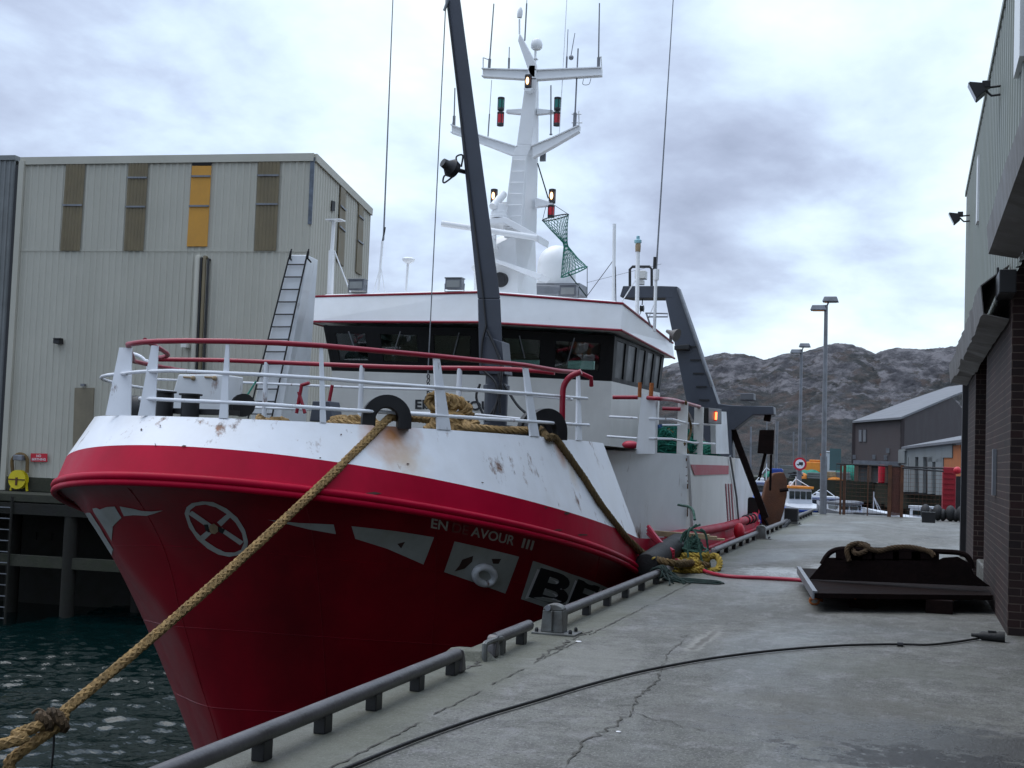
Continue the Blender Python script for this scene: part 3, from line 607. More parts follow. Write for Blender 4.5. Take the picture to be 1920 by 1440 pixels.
# hose reel and sign on the warehouse front
b = wp(32, 900, .35); hr = emp('hose_reel', (b[0], b[1], 0), 'round yellow hose reel standing at the foot of the warehouse wall', 'hose reel')
cR = wp(32, 899, .30); mb = MB(); mb.lathe([(.02, -.02), (.27, -.02), (.27, .02), (.02, .02)], cR, WN, 28); mb.lathe([(.02, .14), (.27, .14), (.27, .17), (.02, .17)], cR - WN * .3, WN, 28); obj('reel_disc', mb, M['yellow'], hr)
mb = MB(); mb.lathe([(.12, -.1), (.12, .02)], cR - WN * .06, WN, 16); mb.box(cR + WN * .03 - zv * .05, (.06, .03, .22)); mb.beam(cR - WU * .26 + WN * .03, cR + WU * .26 + WN * .03, .02, .03); obj('hub', mb, M['rusty'], hr)
mb = MB(); mb.tube(spline([cR - WU * .22 + zv * .2 - WN * .1, cR - WU * .25 + zv * .55 - WN * .1, cR - WU * .05 + zv * .72 - WN * .1, cR + WU * .2 + zv * .62 - WN * .1, cR + WU * .24 + zv * .2 - WN * .1]), .05, 8); obj('hose', mb, M['ropedk'], hr, smooth=True)
mb = MB(); mb.box(cR + zv * .62 - WN * .05, (.3, .18, .16)); obj('valve_box', mb, M['galv'], hr, bev=.02)
mb = MB()
for s_ in (-1, 1): mb.beam(cR + WU * .2 * s_ - WN * .12, (cR + WU * .26 * s_ - WN * .12) * (1, 1, 0), .05, .05, up=WN)
obj('stand', mb, M['yellow'], hr)
tl, tr, br, bl = [wp(x, y, .10) for x, y in ((57.5, 850), (88.5, 850.5), (88, 866), (57.5, 865.5))]
sg = emp('warning_sign', (bl + br) / 2, 'small red NO BERTHING sign fixed low on the warehouse wall', 'sign')
mb = MB(); mb.prism([tl, tr, br, bl], -WN * .02); obj('sign_panel', mb, M['signred'], sg)
mb = MB()
for s_, (u0, u1, v0, v1) in (('NO', (.36, .64, .56, .86)), ('BERTHING', (.08, .92, .14, .44))):
    uv, fs = textmesh(s_, .01); uv = uv * np.array([u1 - u0, v1 - v0]) + np.array([u0, v0]); mb.add(quadmap(uv, bl, br, tr, tl) + WN * .006, fs)
obj('lettering', mb, M['signwhite'], sg)
# ------------------------------------------------------------------ brick building on the quay (right)
BX = .91; xa = lambda x, y=900: on_x(x, y, BX)[1]
a0, a1, a2, a3, a4 = 13.15, xa(1845, 1000), xa(1825, 1000), xa(1812, 1000), 25.2
bb = emp('brick_building', (3, 18, 0), 'dark brick quayside building with pale green upper cladding and dented skirt', 'building')
mb = MB(); mb.boxm((BX, a0, 0), (BX + .5, a1, 3.62)); mb.boxm((BX, a2, 0), (BX + .5, a3, 3.62)); mb.boxm((BX + .5, a0 + 1.2, 0), (BX + 12, a0 + 1.5, 3.62)); mb.boxm((BX + .5, a3, 0), (BX + .8, a4, 3.62)); mb.boxm((BX + .8, a4 - .3, 0), (BX + 12, a4, 3.62)); mb.boxm((BX + 1.6, -8, 0), (BX + 1.9, a0 + 1.2, 3.62)); obj('wall', mb, M['brick'], bb)
mb = MB(); mb.boxm((BX + .45, a1 + .01, .28), (BX + .5, a2 - .01, 3.3)); obj('door', mb, mk('dark door', (.012, .010, .012), .6, var=.3), bb)
mb = MB(); mb.boxm((BX + .05, a1 + .01, 0), (BX + .7, a2 - .01, .26)); obj('step', mb, M['quay'], bb, bev=.02)
mb = MB(); mb.boxm((BX + .30, a1 + .01, 3.2), (BX + .5, a2 - .01, 3.6)); obj('lintel', mb, M['clad'], bb)
mb = MB(); mb.boxm((BX + .25, a3 + .01, 0), (BX + .5, a4 - .05, 3.55)); mb.tube([(BX + .08, a3 + .5, 0), (BX + .08, a3 + .5, 3.4)], .07, 10); mb.boxm((BX - .02, a4 - .4, 0), (BX + .24, a4 - .05, 3.4)); obj('shutter', mb, mk('black roller shutter', (.012, .010, .013), .55, var=.3), bb)
ZC = 6.72
mb = MB(); corrugated(mb, (BX + .02, a4, 0), (0, -1, 0), (-1, 0, 0), a4 + 8, 3.45, lambda s: ZC, pitch=.333, depth=.03); corrugated(mb, (BX + 12, a4, 0), (-1, 0, 0), (0, 1, 0), 12, 3.45, lambda s: ZC, pitch=.333, depth=.03); obj('cladding', mb, M['cladgreen'], bb)
mb = MB(); mb.boxm((BX - .03, -8, ZC - .02), (BX + 12, a4 + .03, ZC + .06)); obj('roof', mb, M['cladgreen'], bb)
mb = MB()                                                     # dented flashing skirt, lower edge torn
ssa = np.r_[np.linspace(23.6, 13.3, 60)]
top = []; bot = []
for k, s_ in enumerate(ssa):
    dn = .05 * noise.noise((s_ * .6, 2, 0)) + .03 * noise.noise((s_ * 2.1, 2, 0)); top.append((BX - .03, s_, 3.56 + .02 * math.sin(s_))); bot.append((BX - .29 + dn, s_, 3.37 + dn * .6))
lip = [(b[0] + .03, b[1], b[2] - .30 + .07 * noise.noise((b[1] * 1.3, 7, 0))) for b in bot]; und = [(BX - .02, b[1], b[2] - .34 - .08 * abs(noise.noise((b[1] * .9, 4, 0))) ) for k, b in enumerate(bot)]
mb.sheet(np.array([top, bot, lip, und])[::-1], .012); obj('skirt', mb, M['flash'], bb)
mb = MB(); ssb = np.linspace(12.3, -8, 60)
t2 = [(BX - .03, s_, 3.92) for s_ in ssb]; b2 = [(BX - .29, s_, 3.78 + .02 * math.sin(s_ * 2)) for s_ in ssb]; l2 = [(BX - .27, s_, 3.52) for s_ in ssb]; u2 = [(BX - .02, s_, 3.46 + .04 * noise.noise((s_, 3, 0))) for s_ in ssb]
mb.sheet(np.array([t2, b2, l2, u2])[::-1], .012); obj('skirt', mb, M['flash'], bb)
mb = MB(); mb.boxm((BX - .15, 12.7, 3.22), (BX, 13.25, 3.44)); mb.tube([(BX - .13, 13.3, 3.2), (BX - .13, 13.3, 3.55)], .015, 6); obj('gutter', mb, M['dark'], bb, bev=.02)
for (x, y, s_) in ((1866, 168, 1.0), (1812, 408, 1.0)):
    P = on_x(x, y, BX - .06); fl = MB(); c = P + np.array([-.16, 0, .0])
    fl.prism([c + (.02, -.11, .06), c + (-.13, -.11, .08), c + (-.04, -.11, -.12), c + (.06, -.11, -.03)], (0, .22, 0)); fl.box(c + (.06, 0, .06), (.09, .11, .08)); fl.tube([c + (.05, 0, 0), c + (.12, 0, -.07), P + (.06, 0, -.06)], .016, 6); fl.tube([P + (.06, 0, .04), c + (.10, 0, .03)], .016, 6)
    fo = obj('floodlight', fl, M['dark'], bb, bev=.01); g_ = MB(); g_.prism([c + (-.133, -.09, .075), c + (-.139, -.09, .07), c + (-.05, -.09, -.115), c + (-.045, -.09, -.115)], (0, .18, 0)); obj('lens', g_, M['glassdark'], fo)
P = on_x(1837, 350, BX); mb = MB(); mb.boxm((BX - .04, P[1] - .18, P[2] - .55), (BX, P[1] + .18, P[2] + .45)); obj('vent_panel', mb, M['white'], bb)
P = on_x(1917, 40, BX); mb = MB(); mb.boxm((BX - .05, P[1] - .4, P[2] - .45), (BX, P[1] + .3, P[2] + 1)); obj('window', mb, M['white'], bb)
P0_, P1_ = on_x(1863, 842, BX - .03), on_x(1860, 928, BX - .03); mb = MB(); mb.boxm((BX - .04, P0_[1] - .1, P1_[2]), (BX - .003, P0_[1] + .1, P0_[2])); obj('cable_cover', mb, M['galv'], bb)
# ------------------------------------------------------------------ the trawler
PC = -6.85
ship = emp('fishing_trawler', (PC, 20, WZ), 'red and white steel fishing trawler moored bow-on beside the quay', 'fishing boat')
HP = (13.52, 2.062, 1.646, 1.439, .667, .982)
def spow(c, n): return np.sign(c) * np.abs(c) ** (2 / n)
def hull(T, V, off=0.):
    aw, bw_, mw, nw, g, g2 = HP; T = np.asarray(T, float); V = np.asarray(V, float)
    def f(T, V):
        e = np.abs(V) ** g; e2 = np.abs(V) ** g2
        Lh = 6.35 * (1 - e) + (17.1 - aw) * e; b = 3.36 * (1 - e2) + bw_ * e2; m_ = 2.12 * (1 - e) + mw * e; n_ = 2.03 * (1 - e) + nw * e
        s = np.abs(np.cos(T)) ** (2 / n_); w_ = np.sign(np.sin(T)) * np.abs(np.sin(T)) ** (2 / m_)
        zt = .02 + 1.15 * s ** .85
        # plate knuckle down the starboard side of the stem (and its mirror to port)
        tk = np.interp(V, [0, .04, .11, .16, .194, .239, .28, .357, .477, .54, 1], [-.40, -.407, -.406, -.378, -.349, -.296, -.223, -.182, -.144, -.105, 0])
        kn_ = .13 * np.clip(1 - np.abs(T - tk) / (.20 + .25 * np.clip(V, 0, .3)), 0, 1) * np.clip((V - .01) / .06, 0, 1)
        return np.stack([PC + b * w_ - kn_ * .55, 17.1 - Lh * s - kn_ * .8, zt * (1 - V) - 3.6 * V], -1)
    P = f(T, V)
    if off:
        h = 1e-3; dT = f(T + h, V) - f(T - h, V); dV = f(T, V + h) - f(T, np.maximum(V - h, 0)); nn = np.cross(dV, dT); nn /= np.linalg.norm(nn, axis=-1, keepdims=True) + 1e-12
        out_ = P - np.array([PC, 17.5, -1.]); sg_ = np.sign((nn * out_).sum(-1, keepdims=True)); P = P + nn * sg_ * off
    return P
def ring(T, Lh, b, a0, zf, m_=2.12, n_=2.03):
    T = np.asarray(T, float); s = np.abs(np.cos(T)) ** (2 / n_); return np.stack([PC + b * spow(np.sin(T), m_), a0 - Lh * s, zf(s)], -1)
strake = lambda T: ring(T, 6.40, 3.41, 17.1, lambda s: .04 + 1.16 * s ** .85)
edge = lambda T: ring(T, 6.21, 3.37, 17.08, lambda s: .48 + 1.02 * s ** 1.04)
topc = lambda T, i=0.: ring(T, 5.54 - i, 2.94 - i, 16.65, lambda s: 1.74 + .05 * s)
T = np.sort(np.r_[np.linspace(-PI / 2, PI / 2, 141)]); AFT = [18, 19.2, 20.5, 22, 24, 27, 30, 32.5, 34]
sm = lambda x: x * x * (3 - 2 * x)
gun = lambda a: np.interp(a, [17, 18.5, 21, 25, 30, 34], [.48, .40, .36, .30, .30, .38])    # aft bulwark top
stk = lambda a: np.interp(a, [17, 21, 34], [.04, .0, .06])
def bfull(a): return np.interp(a, [17, 30, 34], [3.41, 3.45, 3.1])
def aftrow(V, sgn):
    o = []
    for a in AFT:
        k = sm(min(1, (a - 17.1) / 7)); b0 = 3.36 * (1 - V ** HP[5]) + HP[1] * V ** HP[5]; bb_ = bfull(a) - .04; b = b0 * (1 - k) + bb_ * (1 - .3 * V ** 3) * k
        if a > 30: b *= 1 - .25 * V * (a - 30) / 4
        o.append((PC + sgn * b, a, stk(a) * (1 - V) - 3.6 * V))
    return o
rows = []
for V in np.linspace(0, 1, 44): rows.append(np.r_[np.array(aftrow(V, -1))[::-1], hull(T, np.full_like(T, V)), np.array(aftrow(V, 1))])
rows = np.array(rows)
mb = MB(); mb.grid(rows, 0); mb.add(list(rows[:, 0]) + list(rows[:, -1]), [(i, i + 1, len(rows) + i + 1, len(rows) + i) for i in range(len(rows) - 1)])
hull_o = obj('hull', mb, M['redlow'], ship, smooth=True, angle=50)
ed_a = lambda a, sgn: (PC + sgn * (bfull(a) - .04), a, gun(a)); st_a = lambda a, sgn, d=0.: (PC + sgn * (bfull(a) + d), a, stk(a))
lo = np.r_[np.array([st_a(a, -1) for a in AFT])[::-1], strake(T), np.array([st_a(a, 1) for a in AFT])]; hi = np.r_[np.array([ed_a(a, -1) for a in AFT])[::-1], edge(T), np.array([ed_a(a, 1) for a in AFT])]
mb = MB(); mb.sheet(np.array([lo + (hi - lo) * k for k in np.linspace(0, 1, 5)]), .03); obj('red_bulwark', mb, M['red'], ship, smooth=True)
mb = MB(); mb.tube(lo, .040, 10); lo2 = lo.copy(); lo2[:, 2] -= .062; mb.tube(lo2, .036, 10); obj('rubbing_strake', mb, M['red'], ship, smooth=True)
for sgn in (1, -1):
    mb = MB(); mb.tube([ed_a(a, sgn) for a in np.linspace(19.4, 34, 24)], .085, 12); obj('gunwale_pipe', mb, M['red'], ship, smooth=True)
fair = [(725, 800), (1035, 812), (228, 776)]
def Tof(x, crv, i=0.):
    tt = np.linspace(-1.35, PI / 2, 3000); p = proj(crv(tt, i)); return tt[np.abs(p[:, 0] - x).argmin()]
Tf = [Tof(x, topc) for x, _ in fair]; Tf[2] = -1.06
fp = [topc(np.array([t]))[0] for t in Tf]
rustc = (.40, .13, .02)
M['floodglass'] = mk('flood glass', (.30, .31, .30), .1)
M['bow'] = mk('white bow paint', (.76, .78, .82), .36, var=.05, dirt=(.55, .52, .47), dirt_amt=.3, dscale=1.4, streak=3, rust=.50, rscale=3.4, bump=.3, bscale=1.4,
              stains=[(fp[0] + (.02, 0, -.1), .34, .45, .95, rustc), (fp[0] + (.22, 0, -.35), .30, .30, .35, (.62, .45, .2)), (fp[1] + (.05, .1, -.2), .13, .42, .9, rustc), (fp[1] + (.16, .25, -.55), .13, .5, .5, (.6, .42, .2)), (fp[2] + (0, 0, -.1), .22, .2, .6, rustc)])
e_, t_ = edge(T), topc(T); mb = MB(); mb.sheet(np.array([e_ + (t_ - e_) * k for k in np.linspace(0, 1, 9)]), .02); obj('white_bulwark', mb, M['bow'], ship, smooth=True)
for x, y, wd_, ht_ in ((258, 838, 8, 3), (290, 835, 4, 9), (345, 836, 9, 3), (1024, 952, 7, 4), (1062, 962, 12, 4), (985, 992, 10, 5), (1045, 994, 26, 3), (1092, 1003, 22, 4), (700, 925, 30, 4), (372, 903, 40, 4), (265, 805, 3, 6), (300, 798, 3, 5), (640, 815, 3, 3), (765, 870, 6, 3), (600, 858, 3, 3), (905, 905, 4, 3)):
    tt_ = np.linspace(-1.3, PI / 2, 700); gA, gB, gC = topc(tt_), edge(tt_), strake(tt_); SH = np.concatenate([np.array([gB + (gA - gB) * k for k in np.linspace(0, 1, 60)]).reshape(-1, 3), np.array([gC + (gB - gC) * k for k in np.linspace(0.05, 1, 40)]).reshape(-1, 3)]) if 'SH' not in globals() else SH; SHP = proj(SH) if 'SHP' not in globals() else SHP
    nr = lambda u, v: (lambda p: p + unit(EYE - p) * .012)(SH[np.hypot(SHP[:, 0] - u, SHP[:, 1] - v).argmin()]); mb = MB(); ring_ = [nr(x + wd_ / 2 * math.cos(t) * rng.uniform(.6, 1.2), y + ht_ / 2 * math.sin(t) * rng.uniform(.6, 1.3)) for t in np.linspace(0, 2 * PI, 9)[:-1]]; mb.add(ring_, [tuple(range(8))]); obj('paint_scrape', mb, M['scuff'], ship)
# decks (foredeck level carries on aft under the wheelhouse)
mb = MB(); tb = topc(T, .03); tb[:, 2] -= .03; n_ = len(tb); aft_e = [(PC + 3.0, 17.6, 1.70), (PC + 3.25, 20.6, 1.64), (PC + 3.3, 26, 1.64), (PC - 3.3, 26, 1.64), (PC - 3.0, 17.6, 1.70)]
mb.add(list(tb) + aft_e, [tuple(range(n_ + len(aft_e)))]); obj('foredeck', mb, M['jetty'], ship)
mb = MB(); q = [st_a(a, 1, -.08) for a in [17.2] + AFT[1:]] + [st_a(a, -1, -.08) for a in ([17.2] + AFT[1:])[::-1]]; mb.add(q, [tuple(range(len(q)))]); obj('main_deck', mb, M['timber'], ship)
# --- bow markings, painted on the plating
DEC = {'wheel_o': [(-0.003, 0.0696), (0.013, 0.0556), (0.036, 0.046), (0.072, 0.0406), (0.103, 0.0406), (0.135, 0.0524), (0.158, 0.0706), (0.17, 0.0964), (0.17, 0.1221), (0.16, 0.1403), (0.135, 0.1532), (0.097, 0.1596), (0.062, 0.1564), (0.03, 0.1446), (0.003, 0.1253), (-0.009, 0.0996)], 'wheel_i': [(0.007, 0.0739), (0.021, 0.061), (0.044, 0.0514), (0.076, 0.0471), (0.105, 0.0514), (0.129, 0.0642), (0.148, 0.0824), (0.158, 0.1049), (0.156, 0.1264), (0.142, 0.1414), (0.119, 0.1489), (0.087, 0.1499), (0.06, 0.1414), (0.03, 0.1264), (0.009, 0.1071), (0.005, 0.0867)], 's1': [(0.007, 0.0706), (0.025, 0.0631), (0.072, 0.091), (0.058, 0.1007)], 's2': [(0.087, 0.1017), (0.101, 0.0953), (0.156, 0.1232), (0.142, 0.1317)], 's3': [(0.091, 0.0846), (0.131, 0.0642), (0.142, 0.0685), (0.099, 0.0932)], 's4': [(0.007, 0.1232), (0.05, 0.1039), (0.06, 0.1103), (0.017, 0.1317)], 'hub': [(0.064, 0.0921), (0.081, 0.0867), (0.089, 0.0932), (0.085, 0.1039), (0.072, 0.1103), (0.06, 0.1092), (0.058, 0.1007)], 'bk1': [(0.046, 0.091), (0.06, 0.0899), (0.054, 0.1082), (0.044, 0.1039)], 'bk2': [(0.091, 0.0932), (0.109, 0.0985), (0.097, 0.1092), (0.087, 0.1049)], 'A': [(0.753, 0.0642), (0.961, 0.0739), (0.928, 0.1778), (0.724, 0.1435)], 'rust1': [(0.777, 0.106), (0.81, 0.0921), (0.808, 0.1071), (0.786, 0.1274), (0.755, 0.1382), (0.769, 0.1221)], 'rust2': [(0.869, 0.0921), (0.9, 0.0878), (0.893, 0.1017), (0.875, 0.1039)], 'B': [(0.47, 0.0631), (0.586, 0.061), (0.694, 0.0621), (0.663, 0.1317), (0.561, 0.1049), (0.476, 0.091)], 'brust': [(0.59, 0.0899), (0.612, 0.0824), (0.6, 0.0996)], 'Cc': [(0.244, 0.0696), (0.329, 0.0696), (0.423, 0.0642), (0.425, 0.0857), (0.352, 0.0814), (0.298, 0.0749)], 'Dp': [(1.012, 0.0771), (1.175, 0.0899), (1.395, 0.0985), (1.336, 0.2185), (1.138, 0.2057), (0.987, 0.1864)], 'E': [(-0.5, 0.0535), (-0.425, 0.0578), (-0.407, 0.0621), (-0.337, 0.0578), (-0.282, 0.0578), (-0.288, 0.0824), (-0.392, 0.1007), (-0.531, 0.1253)], 'F': [(-0.243, 0.0578), (-0.203, 0.0621), (-0.164, 0.0674), (-0.121, 0.0685), (-0.074, 0.0653), (-0.115, 0.0728), (-0.154, 0.0782), (-0.209, 0.0771), (-0.248, 0.0792)], 'G': [(-0.714, 0.0439), (-0.712, 0.0471), (-0.698, 0.136), (-0.696, 0.1521), (-0.698, 0.1328), (-0.702, 0.0932), (-0.71, 0.0546)], 'Hh': [(-0.767, 0.001), (-0.641, 0.0074), (-0.73, 0.0214), (-0.722, 0.0289), (-0.816, 0.001)], 'txt': [(0.686, 0.0406), (1.004, 0.0503), (1.012, 0.0235), (0.692, 0.0171)], 'bf': [(1.014, 0.1778), (1.458, 0.2174), (1.478, 0.1103), (1.044, 0.091)], 'ring': [(0.845, 0.1339), (0.891, 0.1392), (0.843, 0.106)]}
DEC['G'] = [(-0.526, 0.065), (-0.401, 0.069), (-0.399, 0.1217), (-0.397, 0.1537), (-0.511, 0.1665), (-0.653, 0.1473), (-0.699, 0.1089), (-0.703, 0.0698)]
DEC['E'] = [(-0.381, 0.0602), (-0.356, 0.0594), (-0.342, 0.0634), (-0.304, 0.0586), (-0.264, 0.0578), (-0.262, 0.0826), (-0.327, 0.1017), (-0.374, 0.1345)]
DEC['Hh'] = [(-.80, .006), (-.70, .012), (-.70, .030), (-.76, .034), (-.80, .024)]
def decal(poly, off, step=.012):
    P = np.array(poly); sc = np.array([1., 1.6]); Q = P * sc; lo_, hi_ = Q.min(0), Q.max(0)
    B = []
    for i in range(len(Q)):
        a, b = Q[i], Q[(i + 1) % len(Q)]; k = max(1, int(np.linalg.norm(b - a) / step)); B += [tuple(a + (b - a) * j / k) for j in range(k)]
    gx, gy = np.meshgrid(np.arange(lo_[0], hi_[0], step), np.arange(lo_[1], hi_[1], step)); I = [Vector(q) for q in zip(gx.ravel(), gy.ravel())]
    nB = len(B); vs, _, fs, _, _, _ = delaunay_2d_cdt([Vector(b) for b in B] + I, [], [list(range(nB))], 1, 1e-6)
    vs = np.array([v[:] for v in vs]) / sc; return hull(vs[:, 0], vs[:, 1], off), [tuple(f) for f in fs]
def dobj(name, keys, mat, off, parent=hull_o, label=None):
    mb = MB()
    for k in keys: mb.add(*decal(DEC[k], off))
    return obj(name, mb, mat, parent, label=label, smooth=True)
emb = MB(); wo, wi = np.array(DEC['wheel_o']), np.array(DEC['wheel_i'])
def dens(a, k=4): n_ = len(a); return np.array([a[i] + (a[(i + 1) % n_] - a[i]) * j / k for i in range(n_) for j in range(k)])
wo, wi = dens(wo), dens(wi); emb.grid(np.array([hull(q[:, 0], q[:, 1], .006) for q in (wo, wo * .5 + wi * .5, wi)]), wrap=True)
for k in ('s1', 's2', 's3', 's4'): emb.add(*decal(DEC[k], .005))
em = obj('wheel_emblem', emb, M['decalgrey'], hull_o, label='pale four-spoked wheel emblem on the bow', smooth=True)
mb = MB(); mb.add(*decal(DEC['hub'], .009)); obj('emblem_hub', mb, M['timber'], ship, smooth=True)
for k in ('bk1', 'bk2'): mb = MB(); mb.add(*decal(DEC[k], .008)); obj('emblem_scrape', mb, M['letterblk'], ship, smooth=True)
for ks in (('A',), ('B',), ('Cc',), ('Dp',), ('E',), ('F',), ('G',), ('Hh',)): dobj('bow_stripe', ks, M['decalgrey'], .006)
for k in ('rust1', 'rust2', 'brust'): dobj('paint_scrape', (k,), M['scuff'], .009)
def hulltext(s, Q, off, mat, name, bold=.02, x0=0., x1=1., par=hull_o):
    uv, fs = textmesh(s, bold); uv[:, 0] = x0 + uv[:, 0] * (x1 - x0); Q = [np.r_[q, 0] for q in Q]; tv = quadmap(uv, *Q); mb = MB(); mb.add(hull(tv[:, 0], tv[:, 1], off), fs); return obj(name, mb, mat, par)
tq = DEC['txt']; hulltext('EN', tq, .008, M['lettergrey'], 'name_lettering', .02, 0, .145); hulltext('DE', tq, .008, M['letterworn'], 'name_lettering', .02, .185, .335); hulltext('AVOUR', tq, .008, M['lettergrey'], 'name_lettering', .02, .36, .79); hulltext('III', tq, .008, M['lettergrey'], 'name_lettering', .02, .875, 1.)
bq = DEC['bf']; bl_, br_, tr_, tl_ = map(np.array, bq)
sh = np.array([-.012, .006]); hulltext('BF5', [q + sh for q in bq], .007, M['signwhite'], 'registration_lettering', .03); hulltext('BF5', bq, .010, M['letterblk'], 'registration_lettering', .03)
mb = MB(); uv, fs = textmesh('BF', .02); tv = quadmap(uv, *[np.r_[q, 0] for q in ((-.79, .022), (-.71, .028), (-.71, .015), (-.79, .010))]); mb.add(hull(tv[:, 0], tv[:, 1], .011), fs); obj('registration_lettering', mb, M['letterblk'], hull_o)
t0, v0 = DEC['ring'][0]; rc_ = hull(np.array(t0), np.array(v0), .02); r1 = hull(np.array(t0 + .05), np.array(v0), .02) - rc_; r2 = hull(np.array(t0), np.array(v0 - .03), .02) - rc_; u1, u2 = unit(r1), unit(r2); nn = unit(np.cross(u1, u2))
if nn[1] > 0: nn = -nn
mb = MB(); mb.tube([rc_ + .155 * math.cos(a) * u1 + .12 * math.sin(a) * u2 + nn * .02 for a in np.linspace(0, 2 * PI, 29)[:-1]], .042, 10, closed=True); hw = obj('hawse_pipe', mb, M['white_rail'], ship, smooth=True)
mb = MB(); mb.add([rc_ + nn * .012] + [rc_ + nn * .012 + .15 * math.cos(a) * u1 + .115 * math.sin(a) * u2 for a in np.linspace(0, 2 * PI, 25)[:-1]], [(0, i + 1, (i + 1) % 24 + 1) for i in range(24)]); obj('hawse_plug', mb, M['decalgrey'], hw)
for (a, b) in ((1.16, .004), (1.22, .005)):
    mb = MB(); P = [(a + .02 * math.cos(t), b + .006 * math.sin(t) + .004) for t in np.linspace(0, 2 * PI, 9)[:-1]]; mb.add(*decal(P, .006)); obj('paint_scrape', mb, M['scuff'], ship)
for tt_, vv_ in ([(np.linspace(-.6, 1.45, 60), np.full(60, v)) for v in (.145, .33, .52)] + [(np.full(30, t), np.linspace(.01, .7, 30)) for t in (-.15, .36, .70, 1.0, 1.3)]):
    mb = MB(); mb.tube(hull(tt_, vv_, .001), .0045, 5); obj('weld_seam', mb, M['redlow'], ship, smooth=True)
# --- foredeck railing
def hit(x, y, inset, far=False):
    tt = np.linspace(-PI / 2, PI / 2, 4000); c = topc(tt, inset); v = _ray(x, y); cr_ = v[0] * (c[:, 1] - EYE[1]) - v[1] * (c[:, 0] - EYE[0])
    k = np.where(np.sign(cr_[:-1]) != np.sign(cr_[1:]))[0]
    if len(k) == 0: k = [np.abs(cr_).argmin()]
    ds = [np.hypot(*(c[i, :2] - EYE[:2])) for i in k]; i = k[int(np.argmax(ds) if far else np.argmin(ds))]; s = (c[i, 1] - EYE[1]) / v[1]; return EYE + v * s
def railpix(px, inset):
    P = np.array(px, float); xs_ = np.r_[np.arange(P[0, 0], P[-1, 0], 14), P[-1, 0]]; return [hit(x, y, inset) for x, y in zip(xs_, np.interp(xs_, P[:, 0], P[:, 1]))]
IN = .10
rt = railpix([(240, 646), (262, 642), (295, 640), (350, 639), (430, 640), (520, 643), (600, 648), (700, 657), (820, 668), (900, 676), (985, 685), (1020, 691), (1050, 696), (1085, 698)], IN)
tl_t = Tof(240, topc, IN); zt_ = rt[0][2]
def rstar(i, z, tend=-1.45, n_=14): return [np.r_[topc(np.array([t]), i)[0][:2], z] for t in np.linspace(tend, Tof(240, topc, i) - .02, n_)]
tail = [rt[-1] + np.array([.14, .10, -.06]), rt[-1] + np.array([.13, .17, -.16])]
rail = emp('foredeck_railing', (PC, 14, 1.74), None, None); rail.parent = ship; rail.location = tuple(V3((PC, 14, 1.74)) - ORG[ship.name])
mb = MB(); mb.tube(rstar(IN, zt_) + rt + tail, .028, 10); obj('top_rail', mb, M['redrail'], rail, smooth=True)
m1 = railpix([(225, 701), (260, 697), (320, 695), (480, 702), (600, 709), (700, 718), (830, 727), (990, 738), (1050, 743), (1085, 746)], .05); mb = MB(); mb.tube(rstar(.05, m1[0][2]) + m1 + [m1[-1] + np.array([.08, .12, 0])], .019, 8); obj('mid_rail', mb, M['white_rail'], rail, smooth=True)
m2 = railpix([(262, 747), (320, 750), (480, 757), (640, 768), (770, 776), (990, 790), (1085, 796)], .02); mb = MB(); mb.tube(m2 + [m2[-1] + np.array([.1, .14, 0])], .019, 8); obj('low_rail', mb, M['white_rail'], rail, smooth=True)
for xb, xt, yt, wb, wt in ((222, 236, 652, .26, .13), (275, 291, 648, .17, .07), (419, 427, 646, .09, .035), (606, 602, 652, .06, .035), (832, 818, 672, .19, .08), (1002, 985, 690, .20, .10), (1085, 1084, 702, .20, .09)):
    tp = hit(xt, yt, IN); tq_ = np.linspace(-1.3, PI / 2, 3000); t2_ = tq_[np.hypot(*(topc(tq_, IN)[:, :2] - tp[:2]).T).argmin()]; tr_ = np.linspace(t2_ - .22, min(t2_ + .22, PI / 2), 400); b = topc(tr_)[np.abs(proj(topc(tr_))[:, 0] - xb).argmin()]; tn = unit(np.gradient(topc(np.array([t2_ - .01, t2_, t2_ + .01])), axis=0)[1]) * (1, 1, 0); rd = np.array([tn[1], -tn[0], 0]) 
    mb = MB(); dirp = unit((.95, .28, 0)) if xb < 300 else tn
    th = np.cross(dirp, [0, 0, 1]) * .012
    mb.prism([b - dirp * wb / 2 - th, b + dirp * wb / 2 - th, tp + dirp * wt / 2 - th, tp - dirp * wt / 2 - th], th * 2); obj('stanchion', mb, M['white_rail'], rail)
# inner breast rail across the after end of the foredeck
YB = 15.3; bl1 = [on_y(x, y, YB) for x, y in ((302, 674), (430, 676), (600, 683), (760, 689), (905, 691), (1000, 695), (1040, 699))]
sb0 = np.r_[topc(np.array([-1.2]), .25)[0][:2], bl1[0][2] + .02]
mb = MB(); endR = [on_y(x, y, YB) for x, y in ((1052, 703), (1062, 715), (1058, 735), (1055, 770), (1054, 815))]
mb.tube(spline([sb0 + np.array([.3, -1.0, .1]), sb0, bl1[0] + np.array([-.06, -.12, 0]), *bl1], 5), .030, 10); obj('top_rail', mb, M['redrail'], rail, smooth=True)
mb = MB(); mb.tube(spline([on_y(x, y, YB - .3) for x, y in ((1090, 697), (1070, 706), (1058, 722), (1055, 745), (1054, 815))], 6), .036, 10); obj('rail_end', mb, M['redrail'], rail, smooth=True)
for ys_ in ((711, 718, 727, 733, 749), (758, 764, 771, 778, 795)):
    mb = MB(); mb.tube([on_y(x, y, YB) for x, y in zip((285, 470, 680, 900, 1074), ys_)], .016, 8); obj('mid_rail', mb, M['white_rail'], rail, smooth=True)
for x, y in ((500, 679), (679, 685), (862, 691)):
    mb = MB(); p = on_y(x, y, YB); mb.tube([p, (p[0], p[1], 1.72)], .034, 10); obj('stanchion', mb, M['white_rail'], rail, smooth=True)
